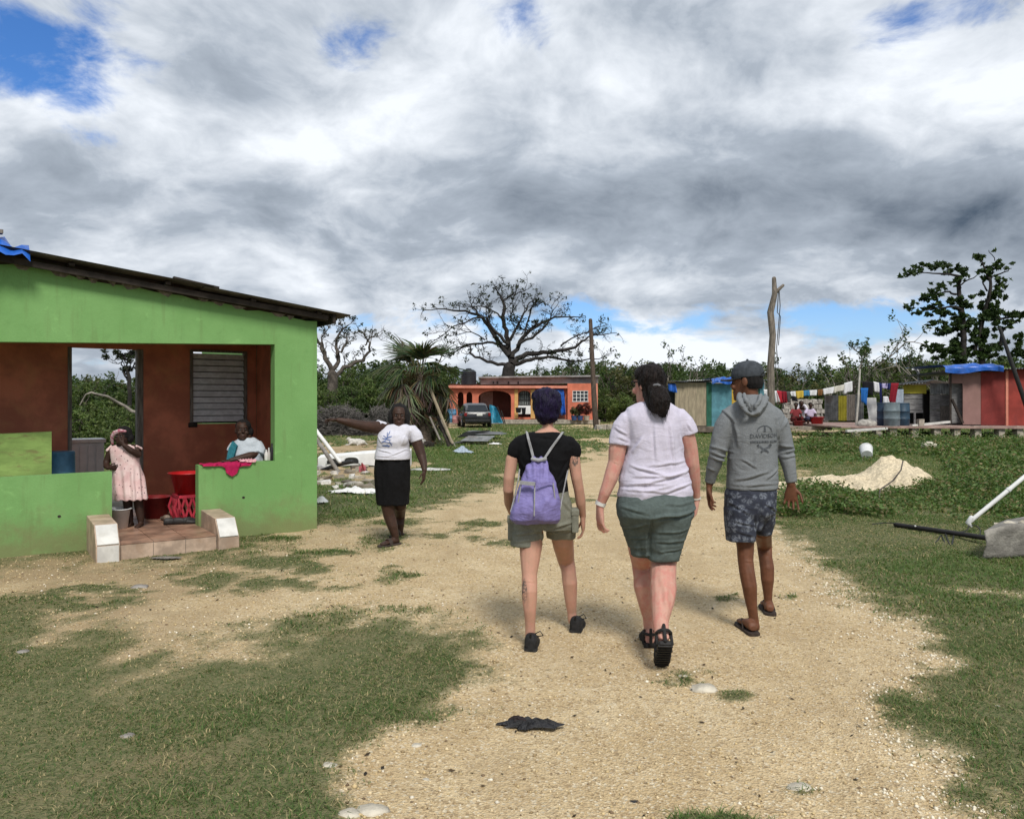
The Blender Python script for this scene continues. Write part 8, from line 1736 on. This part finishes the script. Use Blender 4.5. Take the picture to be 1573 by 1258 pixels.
# white plastic panel with two rounded recesses, poles, pink cloth, rubble, white cloth
dW = 18.4
wp = thing('plastic_shell', W(535, 733, dW), 'long white plastic panel with two dark rounded openings in the debris', 'panel'); 
pnl = MB()
def dp(u, v, dy=0): return W(u, v, dW+dy)
strip = [(488, 703, 722), (500, 701.5, 719), (524, 700, 716), (553, 697, 714), (582, 695, 716), (600, 694, 717), (630, 693, 718)]
pnl.prism([dp(u, a) for u, a, b in strip]+[dp(u, b) for u, a, b in strip[::-1]], (0, .30, .05)); pnl.build('shell', M_WHITE, wp, bevel=.01)
for (a, b_, vt, vb) in ((501, 525, 704, 712.5), (528, 552, 702, 711.5)):
    c0 = (a+b_)/2; r0 = (b_-a)/2; pts = [dp(c0+r0*math.cos(t_)*abs(math.cos(t_))**-.3 if abs(math.cos(t_)) > .01 else c0, vb-(vb-vt)*abs(math.sin(t_))**.6, -.012) for t_ in [math.pi*k/12 for k in range(13)]]
    MB().prism(pts, (0, .01, 0)).build('opening', M_IRON, wp)
    MB().tube(pts, .018, 6).build('rim', M_WHITEPL, wp)
for i, (pts, rad, mt, lb, nm) in enumerate((([W(478, 650, 17.6), W(488, 665, 17.6), W(522, 709, 17.2)], .045, M_WHITE, 'white pipe leaning at the corner of the green house', 'pipe'), ([W(484, 672, 17.3), W(498, 692, 17.2), W(521, 727, 17)], .045, M_STONEG, 'grey pole leaning under the white pipe', 'pole'), ([W(492, 724, 17.6), W(520, 713, 17.4), W(540, 709, 17.3)], .05, M_IRON, 'charred black timber lying in the debris', 'timber'))):
    o = MB().tube(pts, rad, 10).build(nm, mt, None, base=pts[-1], smooth=True); setp(o, lb, nm)
o = MB().prism([W(552, 740, 17.0), W(566, 739, 17.0), W(560, 718, 17.0), W(556, 713, 17.0), W(552, 718, 17.0)], (0, .12, 0)).jitter(.02).build('pink_rag', mat_cloth('faded_red_cloth', (.42, .13, .15)), None, base=W(558, 740, 17)); setp(o, 'faded red rag hanging in the debris heap', 'rag')
o = MB().tube(smooth_pts([W(556, 712, 16.9), W(560, 724, 16.9), W(566, 733, 16.8), W(572, 737, 16.8)], 4), .02, 6).build('hose', M_DKRED, None, base=W(566, 737, 16.9)); setp(o, 'dark red hose curling beside the faded red rag', 'hose')
q = random.Random(31)
M_TRASH = [mat('trash_%d' % i, c, .9, .25, 8, .4, 30, .02) for i, c in enumerate(((.42, .38, .32), (.30, .26, .20), (.20, .17, .13), (.55, .53, .50), (.12, .10, .08)))]
for i in range(46):
    u, v = q.uniform(484, 574), q.uniform(716, 752); g = gp(u, v); s_ = q.uniform(.05, .17)
    o = MB().box((g.x, g.y, g.z+s_*.18), (s_*q.uniform(.8, 2.2), s_*q.uniform(.6, 1.4), s_*q.uniform(.25, .8)), q.random()*3).jitter(s_*.16).build('debris', M_TRASH[i % 5], None, base=g)
    setp(o, ('cream broken scrap in the debris heap', 'tan broken scrap in the debris heap', 'brown broken scrap in the debris heap', 'white broken scrap in the debris heap', 'dark broken scrap in the debris heap')[i % 5], 'debris', 'scraps in the debris heap by the green house, kind %d' % (i % 5))
def crumple(u, v, w, h, d, mt, label, name, seed, cat='cloth'):
    c = gp(u, v); V = []; F = []; n = 16; r = random.Random(seed)
    for j in range(n+1):
        for i in range(n+1):
            s, t = i/n-.5, j/n-.5; V.append([c.x+w*s+.04*w*r.uniform(-1, 1), c.y+d*t, 0])
    A = np.array(V); e = np.clip(1.25-np.hypot((A[:, 0]-c.x)/w, (A[:, 1]-c.y)/d)*2, 0, 1); A[:, 2] = c.z+.012+h*e*(.5+.9*np.abs(fbm(A[:, 0]*9, A[:, 1]*6, 0, seed, 3)))
    m = MB(); m.v = [Vector(a) for a in A]
    for j in range(n):
        for i in range(n):
            if math.hypot(i/n-.5, (j/n-.5)) < .52+.06*r.uniform(-1, 1): p = j*(n+1)+i; m.f.append([p, p+1, p+n+2, p+n+1])
    o = m.build(name, mt, None, base=c, smooth=True); return setp(o, label, cat)
crumple(546, 757, .95, .10, .5, M_WHITE, 'crumpled white cloth on the grass by the debris', 'cloth', 5)
crumple(493, 775, .22, .10, .2, M_WHITEPL, 'small pale scrap at the corner of the green house', 'scrap', 9, 'scrap')
crumple(711, 697, .62, .20, .5, mat_cloth('pale_blue_plastic', (.30, .36, .42), .3), 'pale blue plastic bag on the grass below the zinc', 'plastic_bag', 12, 'bag')
crumple(760, 683, .50, .08, .3, M_WHITE, 'white scrap on the grass beside the zinc pile', 'scrap', 13, 'scrap')
crumple(722, 666, .4, .1, .3, M_WHITE, 'white scrap near the zinc pile and car', 'scrap', 14, 'scrap')
crumple(660, 722, .9, .04, .6, M_TILEW, 'flat pale board in the grass behind the pointing woman', 'board', 15, 'board')
crumple(838, 0+690, .3, .05, .2, M_WHITEPL, 'small pale scrap beside the path near the utility pole', 'scrap', 16, 'scrap')
for i, (u0, v0, u1, v1, lift) in enumerate(((690, 684, 735, 680, .05), (702, 678, 752, 673, .16), (715, 672, 772, 676, .24), (706, 683, 748, 683, .11), (728, 681, 768, 680, .30))):
    a = G(u0, v0); b_ = G(u1, v1); o_ = a+Vector((0, 0, lift)); e = (b_-a)
    if e.length > 2.4: e *= 2.4/e.length
    w_ = Vector((.25, .9, .15 if i % 2 else .02))
    o = MB().corr(o_, w_, e, 8, .02, (0, 0, 1)).build('zinc_sheet', M_ZINC if i != 1 else M_IRON, None, base=a); setp(o, ('bent zinc sheet lying lowest in the pile before the car', 'blackened zinc sheet in the pile before the car', 'zinc sheet tilted on top of the pile before the car', 'zinc sheet lying flat in the pile before the car', 'loose zinc sheet at the far side of the pile before the car')[i], 'zinc sheet')
# brush heap
def heap():
    c = G(543, 668); t = thing('brush_heap', c, 'heap of grey dead brush behind the pointing arm', 'brush'); tb = Tubes(); r = random.Random(8)
    for k in range(1500):
        a = r.gauss(0, 1); u = r.uniform(486, 604); hmx = 1.35*(1-((u-520)/62)**2 if u < 572 else 1-((u-582)/26)**2); 
        if hmx <= .05: continue
        x = (u-CX)/FPX*36; p = Vector((x, 36+r.uniform(-.8, .8), r.random()*max(hmx, .1)*1.0)); dv = Vector((r.gauss(0, 1), r.gauss(0, 1), r.gauss(0, .5))).normalized(); L = r.uniform(.3, .9)
        tb.add([p-dv*L/2, p+Vector((r.gauss(0, .05), 0, r.gauss(0, .05))), p+dv*L/2], .016, .008, 4)
    o = link('twigs', tb.mesh('twigs', mat('dead_twig', (.115, .105, .098), .95, .4, 3, .2), c), t); o['kind'] = 'stuff'
    m = MB(); m.loft([(Vector(((u-CX)/FPX*36.3, 36.4, 0)), Vector((0, .9, 0)), Vector((0, 0, max(.05, 1.05*h_)))) for u, h_ in ((484, .1), (500, .75), (520, .98), (545, .85), (565, .55), (582, .95), (596, .7), (606, .1))], 14); m.build('core', mat('brush_core', (.075, .068, .062), 1, .4, 8, 1, 20, .05), t, smooth=True)
heap()
# white dog lying on the grass
def dog():
    c = G(546, 684); d = c.y; b = thing('dog', c, 'white dog lying on the grass before the brush heap', 'dog'); m = MB()
    def P(u, v, dy=0): return W(u, v, d)+Vector((0, dy, 0))
    m.tube([P(558, 679.5), P(552, 679), P(545, 679), P(539.5, 678)], [.09, .13, .12, .11], 12); m.tube([P(540, 677.5), P(537, 675.5), P(535, 674)], [.075, .06, .055], 10); m.tube([P(535.5, 674), P(533, 675)], [.062, .030], 10)
    for dy in (-.045, .045): m.tube([P(537, 672.8, dy), P(537.8, 670.8, dy)], [.022, .008], 6)
    for dy in (-.09, .08): m.tube([P(541, 680, dy), P(537, 683, dy), P(532.5, 683.2, dy)], [.045, .032, .028], 8); m.tube([P(556, 680, dy), P(552, 682.6, dy), P(556, 683.3, dy), P(549.5, 683.4, dy)], [.07, .045, .03, .026], 8)
    m.tube([P(559, 680), P(563, 681.5), P(565, 683)], [.03, .022, .014], 8)
    fused(m, 'body', mat('white_fur', (.52, .50, .46), .95, .15, 12, .5, 60, .01), b, .012, 2)
    MB().ball(P(532.6, 674.8), .014, 8, 6).build('nose', M_PUPIL, b)
dog()
# ================================================================ SMALL THINGS ON THE TRACK
def rag():
    c = gp(815, 1113); V = []; F = []; r = random.Random(6); n = 22; out = []
    for k in range(n):
        a = 2*math.pi*k/n; rr_ = (1+.35*r.uniform(-1, 1)); out.append((c.x+.135*math.cos(a)*rr_, c.y+.05*math.sin(a)*rr_, c.z+.012+.008*r.random()))
    m = MB(); m.add([(c.x, c.y, c.z+.022)]+out+[(x*.5+c.x*.5, y*.5+c.y*.5, z+.014+.018*r.random()) for x, y, z in out], [(1+k, 1+(k+1) % n, n+1+(k+1) % n, n+1+k) for k in range(n)]+[(0, n+1+k, n+1+(k+1) % n) for k in range(n)])
    o = m.build('rag', mat('black_rag', (.012, .012, .014), .55, .5, 20, .8, 40, .02), None, base=c); setp(o, 'crumpled black plastic rag lying on the gravel track', 'rag')
    c2 = gp(795, 1110); o = MB().ball(c2+Vector((0, 0, .018)), (.045, .03, .022), 10, 7).jitter(.008).build('rag', mat('dark_red_black', (.02, .012, .012), .6), None, base=c2); setp(o, 'small dark lump at the end of the black plastic rag', 'rag')
rag()
for i, (u, v, r_, mt, lb) in enumerate(((572, 1243, .06, M_STONEW, 'large pale limestone half buried at the turf edge'), (535, 1250, .045, M_STONEW, 'flat pale limestone beside the large half buried one'), (505, 1176, .035, M_STONEW, 'pale rock at the ragged edge of the turf'), (640, 1140, .028, M_STONEW, 'small pale rock beside the track edge'), (195, 1130, .035, M_STONEG, 'grey flat stone sunk in the turf'), (35, 1005, .04, M_STONEG, 'small grey stone in the turf before the house'), (215, 900, .075, M_STONEG, 'brown grey stone on the dusty yard before the step'), (655, 1190, .022, M_STONEW, 'pebble sized pale rock near the track edge'), (1080, 1056, .075, M_STONEW, 'flat pale stone between the two weed tufts on the track'), (1228, 1208, .05, M_STONEW, 'pale stone with a weed on the track'), (1050, 1040, .03, M_STONEW, 'little pale stone beside the first weed tuft'), (975, 1224, .022, M_SHOE, 'small dark lump on the track'), (1300, 1075, .018, M_STONEW, 'tiny white stone at the right of the track'), (1573-40, 1085, .02, M_STONEW, 'tiny white stone in the right hand turf'))):
    stone(gp(u, v)+Vector((0, 0, -.004)), r_, 60+i, mt, lb, flat=.32)
o = crumple(255, 858, .3, .02, .12, M_GREYWOOD, 'flat brown scrap lying before the tiled step', 'scrap', 25, 'scrap')
# dead leaf litter on the track
def litter():
    r = np.random.default_rng(12); n = 900; y = np.sqrt(2.5**2+(10**2-2.5**2)*r.random(n)); x = (r.random(n)*2-1)*.68*y; g = grassiness(x, y); k = (g < .6) & ~house_mask(x, y); x, y = x[k], y[k]; n = len(x); z = surf_z(x, y)+.006
    a = r.random(n)*6.28; L = .006+.014*r.random(n)**2; t = np.stack([np.cos(a), np.sin(a), .3*r.normal(size=n)], 1)*L[:, None]; b = np.stack([-np.sin(a), np.cos(a), .3*r.normal(size=n)], 1)*(L*.45)[:, None]; c = np.stack([x, y, z], 1)
    V = np.stack([c-t, c+b, c+t, c-b], 1).reshape(-1, 3); pal = np.array([(.05, .035, .022), (.09, .06, .035), (.03, .024, .02)]); C = np.repeat(pal[r.choice(3, n)], 4, 0)
    o = link('leaf_litter', np_mesh('leaf_litter', V, np.arange(len(V)).reshape(-1, 4), M_LEAF, C)); setp(o, 'dry leaf litter scattered on the track', 'litter', kind='stuff')
litter()
